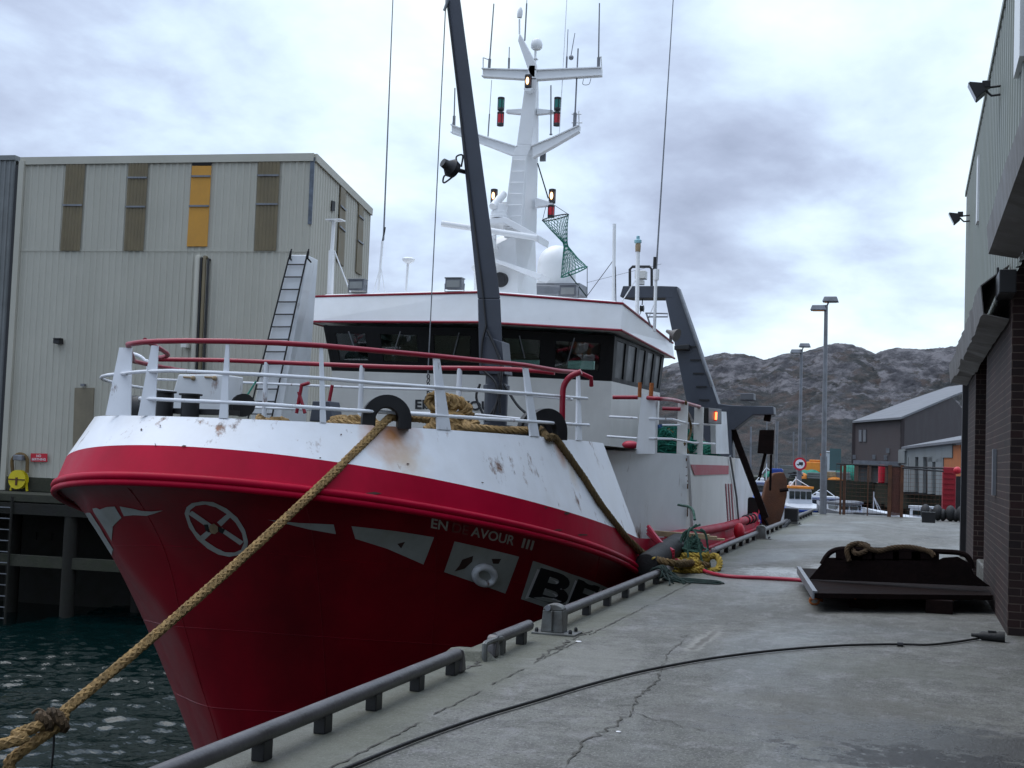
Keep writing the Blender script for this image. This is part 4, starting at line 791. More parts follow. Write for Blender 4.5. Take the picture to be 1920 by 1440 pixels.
p = on_y(266, 668, YB - .6); mb = MB(); q_ = on_y(277, 690, YB - .6); mb.tube(spline([on_y(236, 661, YB - .6), on_y(258, 666, YB - .6), on_y(272, 676, YB - .6), q_, (q_[0] - .02, q_[1], 1.72)], 6), .022, 8); obj('rail_end', mb, M['white_rail'], rail, smooth=True)
# --- fairleads (panama chocks), bollards, windlass gear
def chock(x0, y0, wd, ht, dep, face, name='fairlead'):
    """horseshoe of black plate: base centre, width, height, depth along face direction"""
    c = V3((x0[0], x0[1], x0[2])); f_ = unit(face) * (1, 1, 0); f_ = unit(f_); s_ = np.array([-f_[1], f_[0], 0]); Rr = wd / 2; ri = Rr * .46; O = []; I = []
    for a in np.linspace(0, PI, 19):
        O.append(s_ * Rr * math.cos(a) + zv * (ht - Rr + Rr * math.sin(a))); I.append(s_ * ri * math.cos(a) + zv * (ht - Rr + ri * math.sin(a)))
    O = [s_ * Rr] + O + [-s_ * Rr]; I = [s_ * ri] + I + [-s_ * ri]; mb = MB(); A = np.array([c + o for o in O]); B = np.array([c + i for i in I]); d = f_ * dep / 2
    mb.grid(np.array([A + d, B + d, B - d, A - d, A + d]), flip=True); mb.add([A[0] + d, B[0] + d, B[0] - d, A[0] - d, A[-1] + d, B[-1] + d, B[-1] - d, A[-1] - d], [(0, 1, 2, 3), (7, 6, 5, 4)]); return obj(name, mb, M['dark'], ship, smooth=True, bev=.012)
n0 = np.array([math.sin(Tf[0]) * .8, -math.cos(Tf[0]), 0]); b0 = topc(np.array([Tf[0]]), .04)[0]; chock(b0 - zv * .02, 0, .50, .34, .20, n0)
tR = Tf[1]; bR = topc(np.array([tR]), .10)[0]; chock(bR - zv * .02, 0, .56, .37, .12, np.array([.75, -.65, 0]))
bR2 = bR + np.array([-.20, .28, 0]); chock(bR2 - zv * .02, 0, .50, .36, .10, np.array([.75, -.65, 0]))
bL = topc(np.array([Tf[2]]), .12)[0]
for dx, nm in ((0, 'a'), (1, 'b')):
    c = bL + np.array([.38 * dx, .0 + .1 * dx, 0]); chock(c - zv * .02, 0, .40, .36, .10, np.array([-.85, -.5, 0]))
mb = MB(); mb.tube([bL + zv * .1 + np.array([-.02, 0, 0]), bL + zv * .1 + np.array([.4, .1, 0])], .10, 12); obj('fairlead_roller', mb, M['dark'], ship, smooth=True)
dk = emp('windlass', on_y(370, 770, 13.2), None, None); dk.parent = ship; dk.location = tuple(ORG[dk.name] - ORG[ship.name])
Y1 = 13.6; mb = MB(); mb.prism([on_y(x, y, Y1) for x, y in ((313, 775), (334, 702), (418, 702), (414, 775))], (0, .5, 0)); obj('cover', mb, M['white'], dk, bev=.015)
for x in (358, 398):
    mb = MB(); mb.tube([on_y(x - 14, 707, Y1 - .01), on_y(x + 4, 708, Y1 - .01)], .012, 6); mb.ball(on_y(x + 4, 709, Y1 - .02), .03, 8, 6); obj('latch', mb, M['timber'], dk)
for x0, x1, yt in ((292, 322, 733), (341, 371, 738)):
    c = (on_y(x0, 776, 13.0) + on_y(x1, 776, 13.0)) / 2; r = (on_y(x1, 776, 13.0) - on_y(x0, 776, 13.0))[0] / 2; zt2 = on_y(x0, yt, 13.0)[2]; mb = MB(); mb.lathe([(r, 1.70 - zt2), (r, -.02), (r * 1.28, -.02), (r * 1.28, 0)], (c[0], c[1], zt2), (0, 0, 1), 20); obj('mooring_bitt', mb, M['dark'], dk, smooth=True)
mb = MB(); mb.box(on_y(370, 772, 13.2), (.95, .3, .06)); obj('base_plate', mb, M['dark'], dk)
mb = MB(); a = on_y(455, 760, 13.8); mb.lathe([(.14, -.06), (.14, -.04), (.07, -.03), (.07, .06), (.14, .07), (.14, .09)], a, (.6, -.8, 0), 18); mb.box(a - zv * .06 - np.array([0.1, 0, 0]), (.28, .18, .12)); obj('winch_drum', mb, M['dark'], ship, smooth=True)
mb = MB()
for q in (((556, 775), (566, 720)), ((613, 775), (623, 722)), ((566, 722), (580, 718)), ((560, 735), (572, 775))): mb.tube([on_y(x, y, 14.2) for x, y in q], .022, 8)
obj('trestle', mb, M['redrail'], ship, smooth=True)
mb = MB(); mb.prism([on_y(x, y, 14.0) for x, y in ((580, 790), (586, 752), (617, 752), (625, 790))], (0, .3, 0)); obj('deck_locker', mb, M['grey'], ship, bev=.01)
mb = MB(); mb.tube([on_y(440, 778, 14), on_y(480, 715, 14.4)], .012, 6); obj('stay', mb, M['green'], ship)
# --- crane on the foredeck
YC = 15.9; cp = lambda x, y, d=0.: on_y(x, y, YC + d)
crane = emp('deck_crane', (cp(922, 785)[0], YC, 1.72), None, None); crane.parent = ship; crane.location = tuple(ORG[crane.name] - ORG[ship.name])
cb = cp(922, 790); ct = cp(921, 700)
mb = MB(); mb.lathe([(.42, 0), (.42, .05), (.28, .09), (.24, .2)], (cb[0], YC + .15, 1.72), seg=20); mb.box((cb[0], YC + .15, 1.80), (1.1, .5, .10)); obj('base', mb, M['dark'], crane, smooth=True)
mb = MB(); mb.lathe([(.155, 1.8 - 1.72), (.155, .62), (.175, .64), (.175, .72), (.15, .74), (.15, 1.02)], (cb[0], YC + .15, 1.72), seg=20); obj('column', mb, M['grey'], crane, smooth=True)
bm0 = [cp(x, y, d) for x, y, d in ((899, 700, 0), (944, 700, 0), (944, 700, .30), (899, 700, .30))]; bmM = [cp(x, y, d) for x, y, d in ((896, 560, 0), (938, 560, 0), (938, 560, .28), (896, 560, .28))]
bmT = [cp(x, y, d) for x, y, d in ((833, -60, 0), (855, -60, 0), (855, -60, .16), (833, -60, .16))]
mb = MB(); mb.loft(bm0, bmM); mb.loft(bmM, bmT); bo = obj('boom', mb, M['grey'], crane, bev=.012)
mb = MB(); mb.prism([cp(899, 702, -.04), cp(946, 702, -.04), cp(940, 640, -.04), cp(905, 628, -.04)], (0, .36, 0)); obj('boom_knuckle', mb, M['grey'], crane, bev=.012)
mb = MB()
for q in (((912, 610), (904, 645), (905, 690), (930, 720), (938, 775)), ((914, 620), (930, 655), (940, 690), (935, 740), (925, 780)), ((900, 720), (893, 745), (905, 775), (912, 790)), ((945, 720), (960, 745), (975, 765), (1000, 785)), ((934, 700), (940, 730), (930, 760), (915, 785))): mb.tube(spline([cp(x, y, -.07 - .05 * k / 4) for k, (x, y) in enumerate(q)], 6), .018, 6)
mb.tube(spline([cp(x, y, -.02) for x, y in ((838, 0), (876, 320), (902, 520), (912, 615))], 8), .012, 6); obj('hydraulic_hose', mb, M['dark'], crane, smooth=True)
fw = MB(); c = cp(862, 320, -.02); fw.lathe([(.0, .02), (.11, .02), (.13, -.06), (.07, -.13), (.06, -.2)], c - np.array([.06, .05, .0]), (.55, .75, -.35), 14); fw.tube([c + (.05, .1, 0), c, c + (-.06, -.05, .02)], .03, 6)
fw.tube(spline([c + (-.02, 0, .05), c + (-.05, -.02, .18), c + (.04, -.02, .2), c + (.02, 0, .05)], 5), .012, 6); fw.tube(spline([c + (-.12, -.05, -.05), c + (-.2, -.05, -.08), c + (-.2, -.05, -.17), c + (-.06, -.05, -.08)], 5), .012, 6); obj('boom_light', fw, M['dark'], crane, smooth=True)
mb = MB(); mb.tube([cp(840, 0, -.02), cp(833, 20, -.02)], .02, 6); mb.tube([cp(838, -40, .0), cp(802, 708, .0)], .0075, 6); obj('hoist_wire', mb, M['galv'], crane)
mb = MB(); 
for k in range(5): mb.tube([cp(803, 706 + 8 * k, 0) + np.array([.018 * math.cos(a), .018 * math.sin(a) * (k % 2), .03 * math.sin(a)]) for a in np.linspace(0, 2 * PI, 9)[:-1]], .008, 5, closed=True)
mb.ball(cp(801, 748, 0), .04, 10, 8, sc=(1, .6, 1.3)); mb.tube(spline([cp(801, 752), cp(805, 760), cp(800, 766), cp(795, 760)], 4), .012, 6); obj('hoist_hook', mb, M['dark'], crane, smooth=True)
# --- wheelhouse
z_ = lambda x, y, z: on_z(x, y, z)
WL, WC, WR = z_(622, 695, 2.78), z_(893, 703, 2.78), z_(1147, 715, 2.78); WQ = on_x(1237, 741, -4.42); WQ[2] = 2.78
TL_, TC_, TR_ = z_(606, 610, 3.50), z_(894, 615, 3.50), z_(1153, 630, 3.50); TQ = on_x(1246, 669, -4.38); TQ[2] = 3.5
WB = np.array([WL[0], WQ[1], 2.78]); TB_ = np.array([TL_[0], TQ[1], 3.5])
house = emp('wheelhouse', (PC, 21, 1.66), None, None); house.parent = ship; house.location = tuple(ORG[house.name] - ORG[ship.name])
fl = lambda p, z: np.array([p[0], p[1], z])
base = [WL, WC, WR, WQ, WB]; mb = MB(); mb.loft([fl(p, 1.6) for p in base], base)
wl_o = obj('wall', mb, M['cream'], house)
mb = MB(); mb.loft([fl(p, 2.785) for p in base], [fl(p, 2.80) for p in base]); obj('cabin_floor', mb, M['grey'], house)
uv, fs = textmesh('ENDEAVOUR', .03); d0, d1 = on_plane(779, 767, WL, unit(np.cross(WC - WL, zv))), on_plane(940, 771, WL, unit(np.cross(WC - WL, zv))); d2, d3 = on_plane(940, 753, WL, unit(np.cross(WC - WL, zv))), on_plane(779, 749, WL, unit(np.cross(WC - WL, zv)))
mb = MB(); mb.add(quadmap(uv, d0, d1, d2, d3) + np.array([0, -.012, 0]), fs); obj('name_lettering', mb, M['letterblk'], house)
def band(bl, br, tr, tl, panes, v0, v1, parent, gm='glass'):
    us = [0]; 
    for a, b in panes: us += [a, b]
    us.append(1); vs_ = [0, v0, v1, 1]; q = lambda u, v: (1 - u) * (1 - v) * bl + u * (1 - v) * br + u * v * tr + (1 - u) * v * tl
    nn = unit(np.cross(br - bl, tl - bl)); mb = MB()
    for i in range(len(us) - 1):
        for j in range(3):
            if j == 1 and i % 2 == 1: continue
            mb.prism([q(us[i], vs_[j]), q(us[i + 1], vs_[j]), q(us[i + 1], vs_[j + 1]), q(us[i], vs_[j + 1])], -nn * .05)
    fr = obj('window_band', mb, M['bandblk'], parent)
    for a, b in panes:
        g_ = MB(); e = .004; g_.prism([q(a + e, v0 + e) - nn * .02, q(b - e, v0 + e) - nn * .02, q(b - e, v1 - e) - nn * .02, q(a + e, v1 - e) - nn * .02], -nn * .008); obj('window', g_, M[gm], parent)
band(WL, WC, TC_, TL_, [(.07, .27), (.37, .61), (.72, .96)], .24, .83, house); band(WC, WR, TR_, TC_, [(.19, .46), (.57, .90)], .22, .82, house)
band(WR, WQ, TQ, TR_, [(.05, .21), (.26, .42), (.47, .60), (.65, .78), (.83, .95)], .10, .92, house, 'darkened')
band(WB, WL, TL_, TB_, [(.05, .2), (.25, .45), (.5, .7), (.75, .95)], .1, .92, house); band(WQ, WB, TB_, TQ, [(.06, .2), (.28, .42), (.5, .66), (.72, .9)], .18, .8, house)
mb = MB(); mb.boxm((-8.0, 19.9, 2.8), (-5.4, 20.5, 2.92)); mb.box((-7.4, 20.9, 3.15), (.4, .4, .7)); mb.box((-5.9, 21.2, 3.1), (.4, .4, .6)); obj('console', mb, M['bandblk'], house)
for x0, y0, x1, y1 in ((655, 622, 668, 660), (752, 622, 738, 668), (862, 624, 850, 672), (975, 630, 985, 672), (1078, 634, 1064, 682)):
    mb = MB(); q = lambda x, y: on_plane(x, y, WL if x < 893 else WC, unit(np.cross((WC - WL) if x < 893 else (WR - WC), (TC_ - WC)))); o_ = np.array([0, -.03, 0]); mb.beam(q(x0, y0) + o_, q(x1, y1) + o_, .014, .014); obj('wiper', mb, M['galv'], house)
VL, VC, VR = z_(578, 603, 3.57), z_(895, 604, 3.57), z_(1164, 619, 3.57); VQ = on_x(1264, 672, -4.28); VB = np.array([VL[0] + .1, VQ[1], VQ[2]])
UL, UC, UR = on_y(590, 556, VL[1] + .14), on_y(894, 548, VC[1] + .12), on_y(1167, 569, VR[1] + .12); UQ = on_x(1261, 643, -4.40); UB = np.array([UL[0] + .1, UQ[1], UQ[2]])
UB[2] = UQ[2]; low = [VL, VC, VR, VQ, VB]; upp = [UL, UC, UR, UQ, UB]
mb = MB(); mb.loft(low, upp); vis = obj('visor', mb, M['white_clean'], house)
for nm, rg, r_ in (('trim', low, .020), ('trim', upp, .020)):
    mb = MB(); mb.tube([p + unit(p - V3((PC, 21, p[2]))) * .008 for p in [rg[4], rg[0], rg[1], rg[2], rg[3]]], r_, 6); obj(nm, mb, M['redrail'], house)
mb = MB(); mb.loft([p * .985 + V3((PC, 21, p[2])) * .015 + zv * .0 for p in upp], [p * .94 + V3((PC, 21, p[2])) * .06 + zv * .05 for p in upp]); obj('roof', mb, M['white_clean'], house)
for x, y, s_ in ((670, 545, 1), (852, 543, 1), (1066, 556, 1)):
    c = z_(x, y, 4.06) + np.array([0, .3, 0]); c = on_y(x, y + 4, c[1]); mb = MB(); mb.box(c + zv * .12, (.27, .14, .17)); mb.box(c + zv * .21, (.29, .17, .02)); mb.tube([c + (-.16, 0, .13), c + (-.16, 0, .0), c + (.16, 0, .0), c + (.16, 0, .13)], .012, 6)
    fo = obj('floodlight', mb, M['galv'], house, bev=.008); mb = MB(); mb.box(c + zv * .115 - np.array([0, .072, 0]), (.22, .01, .11)); obj('lens', mb, M['floodglass'], house)
# --- mast and aerials
YM = 21.3; mp_ = lambda x, y, d=0.: on_y(x, y, YM + d)
mast = emp('mast', (mp_(985, 545)[0], YM, 4.03), None, None); mast.parent = ship; mast.location = tuple(ORG[mast.name] - ORG[ship.name])
def mprism(poly, dep, mat, name, d0=0., par=mast, bev=.008, vec=None, label=None):
    mb = MB(); mb.prism([mp_(x, y, d0) for x, y in poly], (0, dep, 0) if vec is None else vec); return obj(name, mb, mat, par, bev=bev, label=label)
mc = MB(); r0 = [mp_(x, y, d) for x, y, d in ((945, 446, 0), (981, 446, 0), (1006, 450, .42), (960, 450, .46))]; r1 = [mp_(x, y, d) for x, y, d in ((961, 292, 0), (988, 292, 0), (1009, 292, .34), (972, 292, .38))]; r2 = [mp_(x, y, d) for x, y, d in ((969, 270, 0), (996, 272, 0), (1010, 274, .30), (975, 272, .34))]
r3 = [mp_(x, y, d) for x, y, d in ((983, 168, 0), (1006, 168, 0), (1010, 168, .18), (988, 168, .20))]; r4 = [mp_(x, y, d) for x, y, d in ((992, 122, 0), (1006, 122, 0), (1008, 122, .12), (994, 122, .14))]
for a, b in ((r0, r1), (r1, r2), (r2, r3), (r3, r4)): mc.loft(a, b)
obj('column', mc, M['white_clean'], mast, bev=.008)
pd = MB(); q0 = [mp_(x, y, d) for x, y, d in ((888, 556, -.15), (972, 556, -.15), (1007, 556, .5), (925, 556, .5))]; q1 = [mp_(x, y, d) for x, y, d in ((888, 480, -.05), (966, 440, -.05), (1004, 440, .45), (940, 440, .45))]; pd.loft(q0, q1); obj('pedestal', pd, M['white_clean'], mast, bev=.01)
mprism([(884, 498), (925, 484), (1016, 514), (1008, 523), (930, 492), (884, 506)], .55, M['white_clean'], 'platform', -.45)
mprism([(890, 412), (948, 407), (1012, 442), (1010, 455), (945, 418), (890, 420)], .6, M['white_clean'], 'platform', -.35)
sl_ = MB(); c = mp_(936, 524, -.2); sl_.lathe([(.11, -.02), (.13, .0), (.13, .1), (.06, .16)], c, (.2, 1, 0), 20); obj('searchlight', sl_, M['dark'], mast, smooth=True)
mb = MB(); c = mp_(926, 465, -.2); mb.lathe([(.07, -.05), (.10, .02), (.04, .12)], c, (-.3, -.8, -.4), 16); mb.box(c + zv * .13, (.06, .06, .2)); obj('loudhailer', mb, M['white_clean'], mast, smooth=True)
mb = MB(); mb.tube([mp_(828, 419, -.75), mp_(1007, 446, -.35)], .052, 14); ra = obj('radar_scanner', mb, M['white_clean'], mast, smooth=True); mb = MB(); c = mp_(918, 448, -.5); mb.lathe([(.10, -.16), (.12, -.08), (.10, 0)], c, seg=16); obj('scanner_gearbox', mb, M['white_clean'], mast, smooth=True)
mb = MB(); c = mp_(936, 410, -.2); mb.lathe([(.16, 0), (.16, .05), (.15, .06), (.15, .12), (.13, .13), (.12, .24), (.05, .26)], c, seg=20); mb.tube([mp_(924, 388, -.35), mp_(944, 364, .0)], .07, 14); obj('radar_scanner', mb, M['white_clean'], mast, smooth=True)
ld_ = MB()
ldr = lambda f: (mp_(962 + (944 - 962) * f, 292 + 140 * f, -.05), mp_(986 + (976 - 986) * f, 292 + 140 * f, -.05))
for k in (0, 1): ld_.tube([ldr(0)[k], ldr(1)[k]], .011, 6)
for f in np.linspace(.06, .96, 7): ld_.tube(list(ldr(f)), .009, 6)
obj('ladder', ld_, M['white_clean'], mast)
def ibeam(poly, dep, name):
    mb = MB(); mb.prism([mp_(x, y, .03) for x, y in poly], (0, dep - .06, 0)); n_ = len(poly) // 2; tp_ = poly[:n_]; bt = poly[n_:][::-1]
    for ln in (tp_, bt):
        for a, b in zip(ln[:-1], ln[1:]): mb.beam(mp_(*a, dep / 2), mp_(*b, dep / 2), dep, .018, up=(0, 0, 1))
    return obj(name, mb, M['white_clean'], mast)
ibeam([(905, 130), (1004, 133), (1128, 128), (1128, 142), (1004, 150), (905, 144)], .14, 'yard')
ibeam([(847, 235), (905, 256), (972, 277), (962, 292), (900, 268), (847, 249)], .14, 'yard'); ibeam([(998, 275), (1040, 258), (1087, 236), (1086, 247), (1040, 274), (1000, 296)], .14, 'yard')
mprism([(974, 62), (980, 72), (1004, 118), (1003, 146), (994, 142), (971, 76)], .10, M['white_clean'], 'topmast', 0)
mb = MB(); mb.tube([mp_(974, 64, .05), mp_(974, 36, .05)], .016, 6); c = mp_(974, 33, .05); mb.lathe([(.045, 0), (.05, .06), (.045, .13), (.02, .18)], c, (.08, 0, 1), 12); obj('wind_sensor', mb, M['white_clean'], mast, smooth=True)
mb = MB(); mb.tube([mp_(1003, 122, .1), mp_(1004, 95, .1)], .022, 8); mb.box(mp_(1003, 111, .1), (.1, .1, .012)); c = mp_(1006, 92, .1); mb.lathe([(.07, -.01), (.10, .02), (.105, .08), (.09, .14), (.06, .18), (.02, .19)], c, seg=18); obj('satellite_dome', mb, M['white_clean'], mast, smooth=True)
def whip(x0, y0, x1, y1, r=.010, kn=None, mat='galv'):
    mb = MB(); mb.tube([mp_(x0, y0, .07), mp_(x1, y1, .07)], [r, r * .8], 6)
    if kn: mb.tube([mp_(x0, y0, .07), mp_(x0 + (x1 - x0) * kn, y0 + (y1 - y0) * kn, .07)], r * 2, 8)
    return obj('aerial', mb, M[mat], mast, smooth=True)
whip(917, 129, 926, 7, .014, .15); whip(954, 130, 955, 88, .01, .5); whip(984, 76, 990, -40, .007, .6); whip(1122, 130, 1124, 6, .014, .18); whip(1062, 128, 1065, 55, .008, .3); whip(1070, 108, 1078, 62, .008); whip(1049, 250, 1065, -40, .007, None, 'white_clean'); whip(1033, 253, 1033, 160, .014, .02); whip(1077, 242, 1084, 91, .016, .2)
whip(851, 240, 853, 165, .014, .3); whip(915, 256, 922, 150, .006, .4); mb = MB(); mb.tube(spline([mp_(1108, 147), mp_(1104, 158), mp_(1093, 158), mp_(1094, 148)], 5), .006, 5); obj('cable_loop', mb, M['galv'], mast)
mb = MB(); mb.ball(mp_(1071, 108, .07), .045, 10, 8); obj('aerial_fitting', mb, M['galv'], mast)
mb = MB(); mb.box(mp_(1018, 295, .2), (.10, .05, .14)); obj('junction_box', mb, M['galv'], mast)
for x0, y0, x1, y1 in ((906, 130, 906, 108), (906, 108, 917, 112), (1128, 128, 1127, 106), (1127, 106, 1121, 112), (1086, 236, 1085, 208), (1072, 214, 1090, 214), (1072, 230, 1092, 230), (847, 235, 850, 228)):
    mb = MB(); mb.tube([mp_(x0, y0, .07), mp_(x1, y1, .07)], .012, 6); obj('bracket', mb, M['white_clean'], mast)
mprism([(984, 203), (950, 205), (948, 211), (980, 214)], .12, M['white_clean'], 'lamp_arm', .1); mprism([(1006, 203), (1036, 206), (1038, 211), (1006, 214)], .12, M['white_clean'], 'lamp_arm', .1)
mprism([(1003, 370), (1036, 379), (1035, 384), (1003, 388)], .14, M['white_clean'], 'lamp_arm', .2); mprism([(955, 378), (925, 379), (925, 384), (955, 386)], .14, M['white_clean'], 'lamp_arm', .2)
def lamp(x, y0, y1, mat, d=.1, lit=False):
    t_, b_ = mp_(x, y0, d), mp_(x, y1, d); h = t_[2] - b_[2]; r = .062; mb = MB(); mb.lathe([(r, 0), (r, h * .14), (r * .8, h * .2)], b_, seg=14); mb.lathe([(r * .8, h * .8), (r * 1.05, h * .86), (r, h * .96), (r * .4, h)], b_, seg=14)
    for k in range(4): mb.tube([b_ + (r * .95 * math.cos(k * PI / 2 + .6), r * .95 * math.sin(k * PI / 2 + .6), h * .1), b_ + (r * .95 * math.cos(k * PI / 2 + .6), r * .95 * math.sin(k * PI / 2 + .6), h * .9)], .006, 4)
    obj('navigation_lamp', mb, M['dark'], mast, smooth=True); lo_ = mast; mb = MB(); mb.lathe([(r * .82, h * .18), (r * .85, h * .5), (r * .82, h * .82)], b_, seg=14); obj('lens', mb, mat, lo_, smooth=True)
    if lit: mb = MB(); mb.ball(b_ + (0, -r * .86, h * .48), .034, 8, 8, sc=(.8, .5, 1.9)); obj('bulb', mb, M['amber'], lo_, smooth=True)
lamp(939, 182, 207, M['lampgreen']); lamp(938, 209, 236, M['lampred']); lamp(1045, 182, 207, M['lampgreen']); lamp(1044, 209, 236, M['lampred']); lamp(990, 140, 165, M['amberglass'], -.12, True); mprism([(981, 165), (998, 165), (994, 173), (984, 171)], .12, M['white_clean'], 'lamp_arm', -.17)
lamp(1035, 354, 381, M['amberglass'], .25, True); lamp(1033, 384, 408, M['lampred'], .25); lamp(926, 354, 381, M['amberglass'], .25, True)
mb = MB(); c = mp_(1044, 497, 1.6); mb.ball(c, .36, 28, 18, sc=(1, 1, 1.02)); mb.lathe([(.36, -.42), (.36, -.02)], c, seg=28); obj('satellite_dome', mb, M['white_clean'], ship, smooth=True)
mb = MB(); mb.box(mp_(1050, 545, 1.5), (.9, .6, .2)); mb.tube([mp_(1005, 536, 1.0), mp_(1080, 538, 1.0)], .02, 6); obj('dome_mount', mb, M['galv'], ship)
# roof poles and whip aerials
def pole(pts, r, mat, name='aerial_pole', seg=8, label=None):
    mb = MB(); mb.tube(pts, r, seg); return obj(name, mb, M[mat], ship, smooth=True, label=label)
YF = 19.6; fp_ = lambda x, y, a=YF: on_y(x, y, a)
o_ = pole([fp_(619, 552), fp_(622, 470)], .055, 'white_clean'); pole([fp_(622, 475), fp_(626, 414)], .034, 'white_clean'); pole([fp_(627, 470), fp_(657, 548)], .012, 'white_clean', 'stay'); mb = MB(); mb.box(fp_(629, 413), (.28, .2, .02)); obj('pole_plate', mb, M['white_clean'], ship)
pole([fp_(709, 548), fp_(717, 452)], .022, 'white_clean'); pole([fp_(717, 455), fp_(722, 426)], .016, 'dark', 'aerial_base'); pole([fp_(719, 450), fp_(739, -60)], [.016, .008], 'galv', 'aerial'); pole([fp_(700, 548), fp_(713, 500)], .008, 'white_clean', 'stay'); pole([fp_(722, 548), fp_(714, 500)], .008, 'white_clean', 'stay')
pole([fp_(761, 546), fp_(765, 492)], .022, 'white_clean'); mb = MB(); mb.lathe([(.03, -.05), (.09, -.01), (.11, .03), (.07, .055), (.02, .06)], fp_(766, 489), seg=16); obj('satellite_receiver', mb, M['white_clean'], ship, smooth=True)
YG = 21.5; gp = lambda x, y: on_y(x, y, YG)
pole([gp(1150, 572), gp(1152, 420)], .030, 'white_clean'); pole([gp(1150, 488), gp(1100, 556)], .006, 'dark', 'stay'); pole([gp(1154, 500), gp(1155, 570)], .008, 'dark', 'stay'); pole([gp(1194, 605), gp(1196, 470)], .036, 'white_clean'); mb = MB(); mb.lathe([(.045, 0), (.05, .1), (.04, .16)], gp(1196, 472), seg=12); obj('aerial_base', mb, M['timber'], ship, smooth=True)
mb = MB(); mb.lathe([(.04, 0), (.065, .02), (.065, .06), (.03, .08), (.03, .13), (.01, .14)], gp(1196, 457), seg=14); obj('satellite_receiver', mb, mk('pale blue cap', (.25, .45, .50), .4), ship, smooth=True)
pole([gp(1227, 622), gp(1230, 512)], .028, 'white_clean'); pole([gp(1230, 525), gp(1231, 505)], .05, 'white_clean', 'aerial_base'); pole([gp(1227, 505), gp(1228, 482)], .028, 'dark', 'aerial_base'); pole([gp(1230, 512), gp(1266, -60)], [.016, .007], 'galv', 'aerial'); pole([gp(1162, 572), gp(1195, 520)], .010, 'white_clean', 'stay'); pole([gp(1215, 600), gp(1230, 560)], .008, 'white_clean', 'stay')
mb = MB(); mb.tube([gp(1100, 530), gp(1240, 495)], .003, 4); mb.tube([gp(1152, 430), gp(1330, 640)], .003, 4) if False else None; obj('stay', mb, M['dark'], ship)
mb = MB(); a, b = gp(1212, 585), gp(1222, 610); mb.tube([gp(1210, 587), gp(1252, 588), gp(1252, 594), gp(1214, 594)], .014, 6); mb.tube([gp(1212, 588), gp(1220, 612)], .016, 6); obj('guard_rail', mb, M['galv'], ship)
mb = MB(); c = on_y(1258, 624, 23.5); mb.lathe([(.03, -.1), (.05, 0), (.13, .14)], c, (.8, -.3, -.35), 14); mb.box(c - zv * .1, (.05, .05, .15)); obj('deck_lamp', mb, M['flash'], ship, smooth=True)
# --- white raked casing with a ladder (starboard side, in front of the wheelhouse)
YT = 17.2; tp2 = lambda x, y, d=0.: on_y(x, y, YT + d)
mb = MB(); mb.loft([tp2(x, y, d) for x, y, d in ((466, 800, 0), (524, 800, 0), (574, 800, .9), (520, 800, .9))], [tp2(x, y, d) for x, y, d in ((541, 478, 0), (577, 478, 0), (596, 487, .9), (560, 487, .9))]); tw = obj('raked_casing', mb, M['white'], ship, bev=.012)
mb = MB(); la, lb = (tp2(540, 490, -.05), tp2(573, 490, -.05)), (tp2(465, 785, -.05), tp2(509, 785, -.05))
for k in (0, 1): mb.tube(spline([la[k] + (0.04, .1, .0), la[k] + (0.02, .03, .04), la[k], lb[k]], 5), .013, 6)
for f in np.linspace(0.02, .97, 13): mb.tube([la[0] + (lb[0] - la[0]) * f, la[1] + (lb[1] - la[1]) * f], .011, 6)
obj('ladder', mb, M['dark'], tw)
# --- deckhouse side (shelter deck) and after railing
P1a = np.array([PC + 2.72, 17.3, 0]); P1b = on_x(1290, 852, PC + 3.40); P2b = on_x(1372, 852, PC + 3.40); P2c = on_x(1385, 985, PC + 3.40); zt3 = P1b[2]
mb = MB(); mb.prism([fl(P1a, .02), fl(P1b, .02), fl(P1b, zt3), fl(P1a, zt3)], (-.08, 0, 0)); mb.prism([fl(P1a, .02), fl(P1a, zt3), (PC - 2.7, 17.3, zt3), (PC - 2.7, 17.3, .02)], (0, .08, 0)); obj('shelter_side', mb, M['white'], ship)
mb = MB(); mb.prism([fl(P1b, .30), (P2c[0], P2c[1], .30), fl(P2b, zt3 + .01), fl(P1b, zt3 + .01)], (-.08, 0, 0)); mb.boxm((PC - 3.3, P2c[1] - .2, 0), (PC + 3.3, P2c[1] - .1, zt3)); mb.boxm((PC - 3.4, 17.4, .02), (PC - 3.3, P2c[1], zt3)); sd2 = obj('shelter_side', mb, M['cream'], ship)
sx = lambda x, y: on_x(x, y, PC + 3.41)
mb = MB(); mb.prism([sx(x, y) + np.array([.004, 0, 0]) for x, y in ((1295, 871), (1366, 873), (1366, 889), (1302, 891))], (-.006, 0, 0)); obj('side_stripe', mb, mk('faded red stripe', (.42, .055, .075), .5, var=.12), sd2)
mb = MB()
for x in (1361, 1366, 1371): mb.prism([sx(x - .9, 907) + (.004, 0, 0), sx(x + .9, 907) + (.004, 0, 0), sx(x + 5.4, 976) + (.004, 0, 0), sx(x + 3.6, 976) + (.004, 0, 0)], (-.006, 0, 0))
obj('numeral_stripes', mb, mk('faded dark red stripe', (.30, .05, .07), .5), sd2)
mb = MB()
for y, h in ((862, 6), (912, 10), (892, 2), (902, 2), (960, 18), (876, 2)):
    p = sx(1286, y) if y < 900 else sx(1288, y); mb.box(p + (.01, 0, 0), (.015, .035, h * .008))
obj('hinge', mb, M['rusty'], ship)
mb = MB(); mb.beam(sx(1290, 853), sx(1298, 1001), .02, .05, up=(1, 0, 0)); obj('panel_seam', mb, M['white'], ship)
mb = MB(); mb.tube([sx(1366, 855) + (.03, 0, 0), sx(1378, 930) + (.03, 0, 0), sx(1383, 985) + (.03, 0, 0)], .022, 8); obj('vent_pipe', mb, M['galv'], ship, smooth=True)
ar = emp('after_railing', P1b, None, None); ar.parent = ship; ar.location = tuple(ORG[ar.name] - ORG[ship.name])
